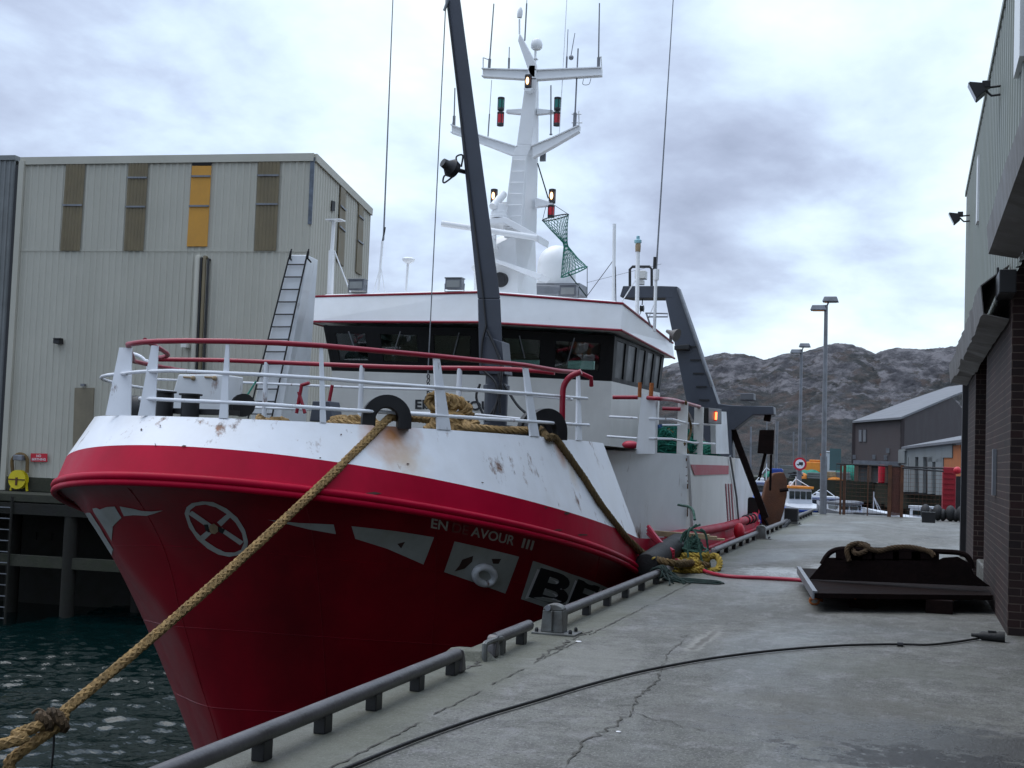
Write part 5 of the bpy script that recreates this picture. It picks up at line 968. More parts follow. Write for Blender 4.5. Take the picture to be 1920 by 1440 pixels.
rx = lambda x, y: on_x(x, y, PC + 3.30)
YR = 18.3; ry = lambda x, y: on_y(x, y, YR)
mb = MB(); mb.prism([ry(x, y) for x, y in ((1192, 851), (1203, 738), (1230, 740), (1228, 851))], (.02, .06, 0)); obj('stanchion', mb, M['white'], ar)
mb = MB(); mb.tube([ry(1199, 745), ry(1200, 717)], .028, 8); mb.tube([ry(1220, 745), ry(1222, 718)], .032, 8); obj('rail_socket', mb, M['orange_rust'], ar, smooth=True)
mb = MB(); mb.tube([ry(1149, 745), ry(1196, 745)], .030, 10); mb.tube(spline([ry(1214, 746), ry(1240, 748), rx(1262, 750), rx(1290, 757), rx(1312, 763)], 5), .030, 10); obj('top_rail', mb, M['redrail'], ar, smooth=True)
for q in (((1142, 781), (1195, 784)), ((1138, 818), (1194, 822)), ((1138, 844), (1192, 845)), ((1217, 785), (1260, 786), (1290, 794), (1340, 797)), ((1217, 822), (1260, 823), (1300, 830), (1340, 832))):
    mb = MB(); mb.tube([ry(*q[0]), ry(*q[1])] + [rx(*p) for p in q[2:]], .017, 8); obj('mid_rail', mb, M['white_rail'], ar, smooth=True)
for x, y in ((1281, 755), (1311, 763)):
    p = rx(x, y); mb = MB(); mb.beam(fl(p, zt3), p, .05, .16, up=(1, 0, 0)); obj('stanchion', mb, M['cream'], ar)
mb = MB(); mb.tube([on_y(1242, 797, 20.6), on_y(1276, 797, 20.6)], .015, 8); obj('inner_rail', mb, M['white_rail'], ar, smooth=True)
mb = MB(); mb.tube([on_y(1242, 766, 20.6), on_y(1276, 767, 20.6)], .03, 8); obj('inner_rail', mb, M['redrail'], ar, smooth=True)
c0_ = rx(1316, 764); mb = MB(); P = [rx(x, y) for x, y in ((1316, 764), (1341, 767), (1341, 795), (1316, 793))]; mb.prism([p + (.12, 0, 0) for p in P], (-.1, 0, 0)); nv = obj('navigation_lamp', mb, M['dark'], ship, bev=.008); cc = sum(P) / 4
mb = MB(); mb.lathe([(.05, -.09), (.055, 0), (.05, .09)], cc + (.11, -.04, 0), seg=14); obj('lens', mb, M['lampred'], nv, smooth=True); mb = MB(); mb.lathe([(.02, -.07), (.02, .07)], cc + (.145, -.085, .0), seg=8); obj('bulb', mb, M['portbulb'], nv, smooth=True)
mb = MB(); P = [rx(x, y) for x, y in ((1341, 771), (1362, 772), (1367, 851), (1343, 851))]; mb.prism(P, (-.1, 0, 0)); obj('screen_plate', mb, M['white'], ship)
# --- stern gantry, net gear
YS = 28.; gs = lambda x, y, d=0.: on_y(x, y, YS + d)
gan = emp('stern_gantry', gs(1330, 900), None, None); gan.parent = ship; gan.location = tuple(ORG[gan.name] - ORG[ship.name])
def gpr(poly, dep, mat, name, d=0., bev=.015): mb = MB(); mb.prism([gs(x, y, d) for x, y in poly], (0, dep, 0)); return obj(name, mb, mat, gan, bev=bev)
gpr([(1162, 556), (1168, 536), (1240, 536), (1270, 537), (1262, 559), (1180, 559)], .45, M['grey'], 'crossbeam')
gpr([(1245, 548), (1270, 537), (1300, 622), (1346, 756), (1346, 768), (1290, 768), (1274, 690)], .45, M['grey'], 'leg', .003)
gpr([(1288, 766), (1368, 764), (1374, 858), (1340, 858)], .45, M['grey'], 'leg', .006)
gpr([(1340, 756), (1370, 760), (1450, 762), (1451, 777), (1412, 778), (1376, 806), (1360, 806)], .5, M['grey'], 'outrigger', .01)
gpr([(1387, 750), (1413, 750), (1413, 737), (1388, 737)], .4, M['farroof'], 'control_box', .02); mb = MB(); mb.tube([gs(1271, 540, -.05), gs(1300, 625, -.05), gs(1335, 725, -.05)], .03, 8); obj('pipe_rail', mb, M['galv'], gan, smooth=True)
mb = MB(); P = [gs(x, y, .1) for x, y in ((1181, 537), (1181, 505), (1186, 500), (1218, 500), (1222, 505), (1222, 537))]; mb.tube(P, .032, 8); obj('guard_frame', mb, M['dark'], gan, smooth=True)
mb = MB(); mb.box(gs(1202, 516, .15), (.24, .25, .18)); mb.box(gs(1202, 530, .15), (.14, .14, .1)); obj('deck_light', mb, M['cream'], gan, bev=.01)
mb = MB(); c = gs(1204, 572, .2); mb.tube([gs(1205, 558, .2), c], .012, 6); mb.lathe([(.03, -.05), (.075, -.04), (.06, 0), (.075, .04), (.03, .05)], c - zv * .08, (1, 0, 0), 14); mb.tube([c - zv * .1, gs(1188, 615, .2)], .008, 5); obj('hanging_block', mb, M['dark'], gan, smooth=True)
gpr([(1264, 648), (1292, 645), (1292, 655), (1264, 656)], .2, M['dark'], 'bracket', -.21)
for f in np.linspace(.45, .95, 5):
    mb = MB(); mb.beam(gs(1268 + f * 45, 560 + 200 * f, -.02), gs(1292 + f * 40, 560 + 200 * f, -.02), .02, .03); obj('rung', mb, M['dark'], gan)
mb = MB(); c = gs(1438, 800, .2); mb.tube([gs(1440, 777, .2), gs(1438, 790, .2)], .08, 8); mb.loft([gs(x, y, d) for x, y, d in ((1424, 806, .05), (1452, 806, .05), (1452, 806, .4), (1424, 806, .4))], [gs(x, y, d) for x, y, d in ((1420, 850, .05), (1450, 852, .05), (1450, 852, .4), (1420, 850, .4))]); mb.tube([gs(1435, 850, .2), gs(1424, 895, .2)], .04, 6); mb.tube([gs(1446, 852, .2), gs(1444, 920, .2)], .03, 6); obj('hanging_block', mb, M['dkrust'], gan, bev=.03)
mb = MB(); mb.beam(gs(1374, 806, .2), gs(1436, 972, .2), .14, .10, up=(0, 1, 0)); obj('strut', mb, M['dkrust'], gan)
mb = MB(); mb.prism([on_x(x, y, PC + 3.2) for x, y in ((1368, 860), (1388, 860), (1412, 925), (1408, 975), (1386, 980))], (-.1, 0, 0)); obj('quarter_plate', mb, M['white'], ship)
mb = MB(); c = on_x(1396, 955, PC + 3.1); mb.lathe([(.30, -.2), (.30, -.16), (.16, -.15), (.16, .15), (.30, .16), (.30, .2)], c, (.9, -.45, 0), 22); obj('net_winch', mb, M['dkrust'], ship, smooth=True)
for a in (28.6, 29.2, 29.8):
    mb = MB(); c = np.array(ed_a(a, 1)); mb.tube([c + (.10 * math.cos(t), 0, .10 * math.sin(t)) for t in np.linspace(0, 2 * PI, 13)[:-1]], .018, 5, closed=True); obj('chain_lashing', mb, M['dark'], ship)
# ------------------------------------------------------------------ edge rails and bollards along the quay
RX = -3.0
def seg(a0, a1, posts, end0=False, end1=False, label='', r=.045, h=.128, bracket=None):
    t = emp('edge_rail', (RX, (a0 + a1) / 2, 0), label, 'quay rail', 'steel pipe rails along the quay edge')
    mb = MB(); mb.tube([(RX, a, h) for a in np.linspace(a0, a1, 8)], r, 16); obj('pipe', mb, M['railsteel'], t, smooth=True)
    for a in posts:
        mb = MB(); mb.boxm((RX - .035, a - .048, 0), (RX + .035, a + .048, h - .03)); obj('post', mb, M['dark'], t, bev=.006)
    for e, a, d in ((end0, a0, -1), (end1, a1, 1)):
        if e:
            mb = MB(); P = [(RX, a, h + r), (RX, a, h - r), (RX, a - d * .02, 0), (RX, a + d * .11, 0), (RX, a + d * .085, h - .04), (RX, a + d * .05, h + r * .6)]; mb.prism([V3(p) - (.045, 0, 0) for p in P], (.09, 0, 0)); obj('end_plate', mb, M['railsteel'], t, bev=.02)
    return t
pa = lambda x, y: on_z(x, y, 0)[1]
seg(1.5, pa(862, 1258) - .1, [pa(*q) for q in ((462, 1421), (583, 1371), (683, 1329), (765, 1293), (835, 1264))] + [4.2, 3.4, 2.6], end1=True, label='nearest steel pipe rail on short posts, running out of the bottom edge')
s0 = pa(930, 1235); seg(s0 + .1, 10.3, [s0 + .25, 10.1], end0=True, label='shortest steel pipe rail, just before the nearest bollard')
seg(11.0, 16.9, [11.4, 12.3, 13.2, 14.1, 15.0, 15.9, 16.7], label='long steel pipe rail beyond the nearest bollard, under the boat bow')
seg(17.5, 19.9, [18.0, 19.0], end1=True, label='stub of pipe rail on both sides of the roped bollard'); seg(20.8, 26.8, [21.3, 22.3, 23.3, 24.3, 25.3, 26.3], end0=True, label='pipe rail just past the roped bollard, beside the after hull')
seg(27.3, 33.6, [28, 29, 30, 31, 32, 33], label='pipe rail beside the boat stern, between two plain bollards'); seg(35.4, 43.0, [36, 37, 38, 39, 40, 41, 42], label='farthest pipe rail, ending at the tall lamp post')
def bollard(a, label, s=1.0):
    t = emp('mooring_bollard', (RX + .07, a, 0), label, 'bollard', 'steel mooring bollards on the quay edge'); x = RX + .07
    mb = MB(); mb.boxm((x - .17, a - .13, 0), (x + .22, a + .14, .018)); obj('base_plate', mb, M['bollard'], t, bev=.004)
    mb = MB(); w0, w1 = .100 * s, .088 * s; H_ = .205 * s; A = [(x + sx_ * w0, a + sy_ * w0 * .8, .018) for sx_, sy_ in ((-1, -1), (1, -1), (1, 1), (-1, 1))]; B = [(x + sx_ * w1, a + sy_ * w1 * .8, H_) for sx_, sy_ in ((-1, -1), (1, -1), (1, 1), (-1, 1))]; mb.loft(A, B)
    prof = [(x + w1 * math.cos(k), a - w1 * .8, H_ + w1 * .6 * math.sin(k)) for k in np.linspace(0, PI, 11)]; mb.prism(prof, (0, w1 * 1.6, 0)); mb.boxm((x - .005, a - w0 - .012, .03), (x + .009, a - .03, H_)); obj('post', mb, M['bollard'], t, bev=.01)
    mb = MB(); mb.lathe([(.026, -.016), (.026, .016)], (x - .04, a - w1 * .84, H_ + .02), (0, 1, 0), 12); obj('pin', mb, M['galv'], t, smooth=True)
    for bx_, by_ in ((-.13, -.095), (.17, -.095), (.17, .10)): mb = MB(); mb.lathe([(.016, 0), (.016, .022), (.009, .036)], (x + bx_, a + by_, .018), seg=6); obj('bolt', mb, M['dark'], t)
    return t
bollard(10.85, 'nearest grey steel bollard on a bolted plate, with no rope on it'); bollard(18.35, 'bollard wrapped in green and yellow rope beside the black fender', 1.1); bollard(27.0, 'plain grey bollard between pipe rails beside the after hull', 1.1); bollard(34.6, 'far grey bollard beside the rusty trawl door', 1.3)
mb = MB(); mb.tube([(-8.6, 5.4, -6), (-8.6, 5.4, -.8)], .2, 14); obj('mooring_pile', mb, M['pile'], label='timber mooring pile holding the eye of the near mooring rope', cat='pile', smooth=True)
mb = MB(); P = on_z(908, 1240, 0), on_z(940, 1228, 0); a_, b_ = P; mb.tube(spline([a_, a_ + zv * .10, a_ + zv * .13 + (b_ - a_) * .1, b_ + zv * .13 - (b_ - a_) * .1, b_ + zv * .10, b_], 4), .022, 8); obj('quay_handle', mb, M['bollard'], label='low bent pipe hoop on the concrete beside the shortest rail', cat='hoop', smooth=True)
mb = MB(); c = on_z(898, 1240, 0) + np.array([-.12, .1, 0]); vs_ = [(.26 * math.cos(k) * rng.uniform(.8, 1.1), .17 * math.sin(k) * rng.uniform(.8, 1.1)) for k in np.linspace(0, 2 * PI, 9)[:-1]]; mb.loft([c + (x, y, -.01) for x, y in vs_], [c + (x * .6, y * .6, .07) for x, y in vs_]); obj('concrete_lump', mb, M['quay'], label='broken concrete lump between two pipe rails', cat='rubble', bev=.01)
# ------------------------------------------------------------------ ropes and hoses
K = on_y(100, 1350, 8.5); f0 = b0 + zv * .07
bowp = on_x(725, 788, b0[0] + .02); rp = [b0 + np.array([.25, .55, .10]), b0 + np.array([.05, .12, .10]), bowp]
mid = [K + (bowp - K) * t + zv * (-.30 * t * (1 - t)) for t in np.linspace(.94, 0, 14)]
mb = MB(); rope(mb, spline(rp + mid, 4), .047, .26, 4, 5, .03, braid=True); obj('mooring_rope', mb, M['rope'], label='thick tan braided mooring rope running from the bow down to the lower left corner', cat='rope', group='mooring ropes', smooth=True)
bq_ = V3((-8.6, 5.4, -1.2)); e1_, e2_ = on_y(-40, 1404, 8.0), on_y(-60, 1500, 8.0)
loop = [K + np.array([.05, .1, .02]), e1_ * .5 + K * .5, e1_, bq_ + (-.2, .25, .05), bq_ + (-.25, -.12, .0), bq_ + (.0, -.28, 0), bq_ + (.24, -.1, 0), bq_ + (.25, .2, .0), e2_, K * .5 + e2_ * .5, K + (.03, .05, -.04)]
mb = MB(); rope(mb, spline(loop, 8), .047, .26, 4, 5, .03, braid=True)
kn = MB()
for k, (dx, dz, r_) in enumerate(((0, 0, .085), (.03, -.02, .09), (-.03, .01, .08))):
    ax_ = unit((K - bowp) + rng.normal(0, .6, 3)); u = unit(np.cross(ax_, zv)); v = np.cross(ax_, u); kn_p = [K + np.array([dx, dx, dz]) + ax_ * .03 * (k - 1) + r_ * .72 * (math.cos(t) * u + math.sin(t) * v) for t in np.linspace(0, 2 * PI * .98, 18)]; rope(kn, kn_p, .038, .20, 4, 5, .03)
kn.tube(spline([K + (-.08, .05, .02), K + (-.16, .03, .06), K + (-.2, 0, .03)], 4), .012, 5)
el = obj('rope_eye', mb, M['rope'], label='eye of the mooring rope looped away to the lower left', cat='rope', smooth=True); obj('knot', kn, M['ropebrown'], el, smooth=True, label='dark bulky knot joining the eye')
mb = MB(); a_ = K + (.01, 0, -.08); mb.tube(spline([a_, a_ + (.005, 0, -.15), a_ + (-.01, 0, -.4), a_ + (0, 0, -.7)], 5), .009, 6); obj('cord', mb, M['dark'], el, smooth=True)
q0 = bR + np.array([-.1, .15, .10]); q1 = on_x(1040, 803, bR[0] + .10); q2 = on_y(1050, 822, q1[1] - .03)
eb = V3((RX + .10, 18.2, .10)); tt_ = np.linspace(.3, PI / 2, 900); gA, gB, gC = topc(tt_), edge(tt_), strake(tt_); sh_ = np.concatenate([np.array([gB + (gA - gB) * k for k in np.linspace(0, 1, 120)]).reshape(-1, 3), np.array([gC + (gB - gC) * k for k in np.linspace(0, 1, 80)]).reshape(-1, 3)]); shp = proj(sh_)
def onbow(x, y, off=.06): p = sh_[np.hypot(shp[:, 0] - x, shp[:, 1] - y).argmin()]; return p + unit(EYE - p) * off
sp_ = [q0, onbow(1028, 805, .09), onbow(1040, 818), onbow(1058, 845), onbow(1092, 893), onbow(1118, 935), onbow(1145, 972), onbow(1172, 1006), onbow(1188, 1022, .09), on_y(1212, 1042, 17.0), on_z(1262, 1056, .20), eb + (.05, -.2, .02), eb + (.18, .0, -.02), eb + (.1, .2, -.02), eb + (-.1, .15, 0)]
mb = MB(); rope(mb, spline(sp_, 7), .048, .26, 4, 5, .03); obj('mooring_rope', mb, M['ropedk'], label='dirty tan mooring rope from the right fairlead to the roped bollard', cat='rope', group='mooring ropes', smooth=True)
def heap(c, rx_, ry_, h, n, r, mat, name, label, cat, seed=1, turns=2.2, group=None, plain=False):
    rg = np.random.default_rng(seed); mb = MB()
    for i in range(n):
        k = i / max(1, n - 1); s_ = 1 - .35 * k; ph = rg.uniform(0, 6.28); P = []
        for t in np.linspace(0, turns * PI, 22):
            P.append(V3(c) + (rx_ * s_ * math.cos(t + ph) * rg.uniform(.85, 1.05), ry_ * s_ * math.sin(t + ph) * rg.uniform(.85, 1.05), r + h * k * (.85 + .15 * math.sin(2 * t + ph)) + rg.normal(0, r * .35)))
        if plain: mb.tube(spline(P, 2), r, 5)
        else: rope(mb, spline(P, 3), r, r * 6, 3, 5, r * .9)
    return obj(name, mb, M[mat], label=label, cat=cat, group=group, smooth=True)
def tangle(c, rx_, ry_, h, n, r, mat, name, label, cat, seed=1):
    rg = np.random.default_rng(seed); mb = MB(); c = V3(c)
    vs_ = [(.86 * math.sin(a) * math.cos(b) * rx_, .86 * math.sin(a) * math.sin(b) * ry_, .86 * h * math.cos(a)) for a in np.linspace(.05, PI / 2, 7) for b in np.linspace(0, 2 * PI, 17)[:-1]]; mb.grid(np.array(vs_).reshape(7, 16, 3) + c, wrap=True)
    for i in range(n):
        th, ph = rg.uniform(.15, 1.5), rg.uniform(0, 6.28); d1, d2 = rg.uniform(-1.6, 1.6), rg.uniform(-2.4, 2.4); P = []
        for k in range(9):
            t = k / 8; a, b = np.clip(th + d1 * t * .5 + rg.normal(0, .07), 0, 1.62), ph + d2 * t + rg.normal(0, .08); s_ = rg.uniform(.88, 1.06) * (1 + .12 * noise.noise(Vector((a * 3, b * 2, seed))))
            P.append(c + s_ * np.array([rx_ * math.sin(a) * math.cos(b), ry_ * math.sin(a) * math.sin(b), h * math.cos(a)]))
        mb.tube(spline(P, 2), r * rg.uniform(.7, 1.3), 4)
    return obj(name, mb, M[mat], label=label, cat=cat, smooth=True)
heap(on_z(1284, 1072, 0), .26, .24, .13, 5, .036, 'yrope', 'rope_heap', 'yellow rope heaped on the quay at the foot of the roped bollard', 'rope', 3)
mb = MB(); yb = V3((RX + .07, 18.35, .16)); rope(mb, [yb + (.19 * math.cos(t), .19 * math.sin(t), .012 * t - .08) for t in np.linspace(0, 4 * PI, 40)], .045, .25, 4, 5, .03)
rope(mb, spline([yb + (.15, .15, .0), yb + (.28, .2, .04), yb + (.36, .1, -.04), yb + (.34, -.06, -.14), yb + (.2, -.15, -.15)], 6), .045, .25, 4, 5, .03); obj('rope_loops', mb, M['yrope'], label='yellow rope loops around the roped bollard', cat='rope', smooth=True)
M['dullgreen'] = mk('faded green twine', (.045, .11, .085), .85, var=.5, vscale=20, bump=.7, bscale=120)
tangle(yb - (0, 0, .10), .17, .17, .40, 80, .012, 'dullgreen', 'net_wrap', 'faded green netting bunched over the roped bollard', 'net', 44)
rg = np.random.default_rng(5); mb = MB()
for i in range(7):
    a = rg.uniform(0, 6.28); P = [yb + (.05 * rg.normal(), .05 * rg.normal(), .40 + .1 * rg.random()), yb + (.16 * math.cos(a), .16 * math.sin(a), .35), yb + (.24 * math.cos(a + .3), .24 * math.sin(a + .3), .0), yb + (.30 * math.cos(a + .5), .3 * math.sin(a + .5), -.15)]; mb.tube(spline(P, 4), .016, 5)
for i in range(1): mb.tube([yb + ((.19 + .02 * i % 2) * math.cos(t), .19 * math.sin(t), .12 + .07 * i + .02 * math.sin(t * 2)) for t in np.linspace(0, 2 * PI, 15)[:-1]], .02, 5, closed=True)
mb.tube(spline([yb + (0, 0, .55), yb + (-.1, .3, .7), yb + (-.4, .9, .72)], 4), .02, 5); obj('twine_wrap', mb, M['dullgreen'], label='green twine lashed over the roped bollard', cat='twine', smooth=True)
heap(on_z(1300, 1092, 0), .42, .15, .03, 5, .011, 'dkgreen', 'twine_heap', 'dark blue green twine lying loose on the concrete before the rail', 'twine', 8, 2.6, plain=True)
mb = MB(); rg = np.random.default_rng(9)
for i in range(7): c = V3((RX, 15.9 + i * .06, .13)); rr_ = .062 + .012 * rg.random(); mb.tube([c + (rr_ * math.cos(t), .04 * math.sin(t * 2 + i), rr_ * math.sin(t)) for t in np.linspace(0, 2 * PI, 13)[:-1]], .012, 5, closed=True)
for i in range(9): c = V3((RX + .05, 16 + i * .06, .14)); mb.tube(spline([c, c + (.08, rg.normal() * .1, -.06), c + (.15 + .2 * rg.random(), -.1 + .2 * rg.normal(), -.125)], 4), .010, 5)
obj('twine_wrap', mb, M['dkgreen'], label='dark twine wound along the pipe rail under the bow shoulder', cat='twine', smooth=True)
# black fender between shoulder and quay
fa, fb = on_z(1222, 1062, .18), on_z(1268, 1022, .50); fa, fb = on_x(1212, 1060, -3.30), on_x(1272, 1020, -3.22); d_ = unit(fb - fa); mb = MB(); mb.lathe([(.05, -.02), (.15, 0), (.165, .04), (.165, np.linalg.norm(fb - fa) - .04), (.15, np.linalg.norm(fb - fa)), (.06, np.linalg.norm(fb - fa) + .01)], fa, d_, 20)
fe = obj('fender', mb, M['black'], label='black rubber fender wedged between bow shoulder and quay edge', cat='fender', smooth=True); mb = MB(); mb.tube(spline([fa + (.1, -.12, .1), (fa + fb) / 2 + (.1, -.14, .08), fb + (.1, -.1, .02)], 4), .012, 5); obj('lashing', mb, M['yrope'], fe, smooth=True)
# deck clutter seen in the gap behind the bow shoulder
tangle(on_x(1243, 1008, -3.75) * (1, 1, 0) + zv * .05, .35, .5, .35, 90, .014, 'green', 'net_heap', 'small green net heap on the main deck behind the white bow', 'net', 11)
mb = MB(); P = on_y(1215, 1000, 18.0), on_y(1262, 1045, 17.6)
for k in range(3): mb.tube(spline([P[0] + zv * .05 * k, (P[0] + P[1]) / 2 + zv * (.02 * k), P[1] + zv * .04 * k], 4), .03, 6)
obj('red_hose', mb, M['redhose'], label='bundle of red hose in the gap behind the bow shoulder', cat='hose', smooth=True)
bd = emp('plank_stack', on_y(1245, 1002, 19.6), 'pale wooden boards lying on the main deck under the shelter side', 'boards')
for k in range(3): mb = MB(); p = on_y(1205 + 14 * k, 995 + 4 * k, 19.3); mb.beam(p, p + np.array([1.0, .1, -.02]), .18, .025); obj('plank', mb, M['timber'], bd)
# red hose over the quay
hz_ = [on_z(1268, 1050, .22), on_z(1300, 1062, .06), on_z(1335, 1075, .03), on_z(1375, 1081, .025), on_z(1440, 1084, .025), on_z(1505, 1088, .025), on_z(1560, 1094, .025)]; mb = MB(); mb.tube(spline(hz_, 6), .025, 8); obj('hose', mb, M['redhose'], label='red hose lying across the quay from the bollard to the steel sled', cat='hose', smooth=True)
# black cable with its plug
cpts = [on_z(x, y, .016) for x, y in ((600, 1462), (650, 1440), (780, 1387), (900, 1345), (1000, 1315), (1100, 1285), (1180, 1264), (1240, 1251), (1330, 1235), (1430, 1222), (1530, 1213), (1610, 1209), (1690, 1208), (1740, 1209), (1790, 1204), (1835, 1197))]
cab = emp('power_cable', cpts[8], 'long black cable curving over the concrete to a plug by the brick wall', 'cable'); mb = MB(); mb.tube(spline(cpts, 6), .0105, 8); obj('cable', mb, M['black'], cab, smooth=True)
mb = MB(); c = on_z(1688, 1208, .02); mb.tube([c + (-.025, .0, 0), c + (.025, .0, 0)], .02, 8); obj('tape_joint', mb, M['dark'], cab, smooth=True)
c = on_z(1860, 1199, .016); c[2] = .03; d_ = unit((c - cpts[-1]) * (1, 1, 0)); mb = MB(); mb.lathe([(.016, -.18), (.022, -.12), (.04, -.09), (.045, .05), (.05, .06), (.05, .11), (.02, .11)], c + (0, 0, .014), unit(d_), 16); mb.box(c + (0, 0, .055), (.07, .05, .02)); obj('plug', mb, M['black'], cab, smooth=True)
# ------------------------------------------------------------------ dark steel sled by the brick wall
sk = emp('steel_sled', (-.1, 15, 0), 'dark rusty steel sled with an upright slotted plate, lying against the brick wall', 'steel sled')
FL, FR, BL_, BR2 = on_z(1527, 1112, .20), V3((.86, 13.75, .20)), on_z(1497, 1065, .20), V3((.86, 16.4, .20)); FR = on_z(1862, 1116, .20); BR2 = V3((.86, BL_[1] + .3, .2))
mb = MB(); mb.prism([FL, FR, BR2, BL_], (0, 0, -.055)); obj('base_plate', mb, M['dkrust'], sk, bev=.006)
mb = MB(); mb.prism([BL_ + (0, -.02, .0), FL + (0, 0, 0), FL + (.03, .02, .0), BL_ + (.03, 0, 0)], (0, 0, .02)); mb.beam(BL_ + (-.01, 0, -.02), FL + (-.01, 0, -.02), .02, .09); obj('edge_bar', mb, M['galv'], sk)
YK = (FL[1] + BL_[1]) / 2 - .1; kp = lambda x, y, d=0.: on_y(x, y, YK + d)
mb = MB(); mb.prism([kp(x, y) for x, y in ((1516, 1086), (1533, 1066), (1550, 1046), (1577, 1046), (1586, 1051), (1600, 1047), (1740, 1047), (1758, 1051), (1768, 1046), (1796, 1044), (1818, 1056), (1826, 1076), (1846, 1092), (1858, 1100))], (0, .05, 0)); obj('upright_plate', mb, M['dkrust'], sk, bev=.008)
mb = MB(); mb.tube(spline([kp(x, y, .025) for x, y in ((1541, 1058), (1550, 1043), (1562, 1033), (1585, 1029), (1640, 1031), (1700, 1032), (1760, 1034), (1800, 1037), (1816, 1046), (1824, 1066))], 5), .03, 8)
for x, y0, y1 in ((1592, 1030, 1050), (1615, 1030, 1050), (1660, 1030, 1050), (1700, 1031, 1050), (1735, 1032, 1050)): mb.beam(kp(x, y0, .025), kp(x, y1, .025), .30, .05, up=(0, 1, 0))
obj('top_bar', mb, M['dkrust'], sk, smooth=True)
for q in ((FL + FR) * .5 * np.array([1, 1, 0]) + (-.45, .25, 0), (FL + FR) * .5 * np.array([1, 1, 0]) + (.35, .25, 0), (BL_ + BR2) * .5 * (1, 1, 0) + (-.4, -.3, 0), (BL_ + BR2) * .5 * (1, 1, 0) + (.4, -.3, 0)):
    mb = MB(); mb.box(q + zv * .073, (.28, .22, .145)); obj('runner', mb, M['dkrust'], sk, bev=.005)
mb = MB(); a_ = on_z(1618, 1122, .10); mb.tube(spline([on_z(1600, 1118, .14), on_z(1608, 1126, .07), on_z(1622, 1131, .03), on_z(1634, 1137, .02)], 5), .018, 6); obj('chain_end', mb, M['orange_rust'], sk, smooth=True)
mb = MB(); mb.tube([on_z(1527, 1126, .05) + (.05 * math.cos(t), .02 * math.sin(t), .04 * math.sin(t)) for t in np.linspace(0, 2 * PI, 13)[:-1]], .014, 6, closed=True); mb.tube(spline([on_z(1520, 1124, .06), on_z(1530, 1121, .09), on_z(1541, 1126, .05)], 4), .018, 6); obj('shackle', mb, M['orange_rust'], sk, smooth=True)
mb = MB(); mb.tube(spline([on_z(1765, 1132, .04), on_z(1778, 1128, .07), on_z(1788, 1124, .12)], 4), .016, 6); obj('chain_end', mb, M['orange_rust'], sk, smooth=True)
mb = MB(); rope(mb, spline([kp(1592, 1052, -.05), kp(1588, 1032, -.03), kp(1596, 1022, .0), kp(1612, 1019, .05), kp(1628, 1024, .06), kp(1622, 1034, -.03), kp(1605, 1038, -.05), kp(1600, 1026, .05), kp(1618, 1022, .02), kp(1634, 1030, -.02), kp(1648, 1033, 0), kp(1675, 1027, .0), kp(1705, 1026, .02), kp(1740, 1033, -.02), kp(1752, 1043, -.05)], 6), .030, .16, 4, 5, .02); obj('rope_coil', mb, M['ropebrown'], label='frayed brown rope flopped over the top of the steel sled', cat='rope', smooth=True)
# ------------------------------------------------------------------ ropes and nets on the trawler
dz = 1.74
c = on_y(832, 800, 14.6); c[2] = dz; heap(c + (.06, .1, 0), .33, .26, .34, 8, .045, 'rope', 'rope_coil', 'tall tan rope coil piled on the foredeck in front of the crane', 'rope', 21, 2.3)
mb = MB(); cc2 = on_y(820, 752, 14.5); 
for k in range(3): rope(mb, [cc2 + ((.13 + .02 * k) * math.cos(t) + .08 * k, .05 * k, (.09 + .01 * k) * math.sin(t) - .03 * k) for t in np.linspace(-.4, 2 * PI - .2, 26)], .042, .26, 3, 5, .035)
obj('rope_coil', mb, M['rope'], label='loose tan rope loops on top of the tall foredeck coil', cat='rope', smooth=True)
mb = MB(); rope(mb, spline([on_y(870, 800, 14.3), on_y(900, 803, 14.2), on_y(940, 806, 14.3), on_y(985, 807, 14.5), on_y(1005, 808, 14.7)], 6), .045, .26, 4, 5, .03); rope(mb, spline([on_y(868, 792, 14.6), on_y(885, 800, 14.4), on_y(893, 790, 14.5)], 6), .05, .26, 4, 5, .03); obj('rope_length', mb, M['rope'], label='tan rope stretched along the deck edge under the crane', cat='rope', smooth=True)
c = on_y(664, 788, 13.6); c[2] = dz; heap(c, .36, .25, .10, 6, .042, 'rope', 'rope_coil', 'low tan rope coil beside the left of the middle fairlead', 'rope', 22, 2.2)
c = on_y(508, 783, 13.3); c[2] = dz; heap(c, .24, .2, .06, 4, .04, 'rope', 'rope_coil', 'small tan rope coil near the white casing ladder', 'rope', 23, 1.8)
c = on_x(1262, 850, PC + 2.85); c[2] = zt3; tangle(c, .46, .34, .50, 170, .012, 'green', 'net_heap', 'bright green net heap behind the after railing', 'net', 31)
heap(c + (.0, .0, .36), .2, .18, .06, 5, .022, 'rope', 'rope_coil', 'brown rope lying on top of the green net heap', 'rope', 33, 2.2)
c = on_x(1236, 850, PC + 2.5); c[2] = zt3 + .25; tangle(c, .3, .3, .26, 110, .011, 'blue', 'net_heap', 'blue net bundle above the green net heap', 'net', 34)
c = on_x(1322, 850, PC + 3.0); c[2] = zt3; tangle(c, .28, .25, .26, 110, .012, 'green', 'net_heap', 'smaller green net heap under the red port lamp', 'net', 35)
c = on_y(1182, 838, 18.6); c[2] = 1.70; mb = MB(); mb.ball(c + zv * .05, .09, 16, 10, sc=(1.4, 1, .7)); obj('float', mb, M['redhose'], label='red float on deck behind the after rail stanchion', cat='float', smooth=True)
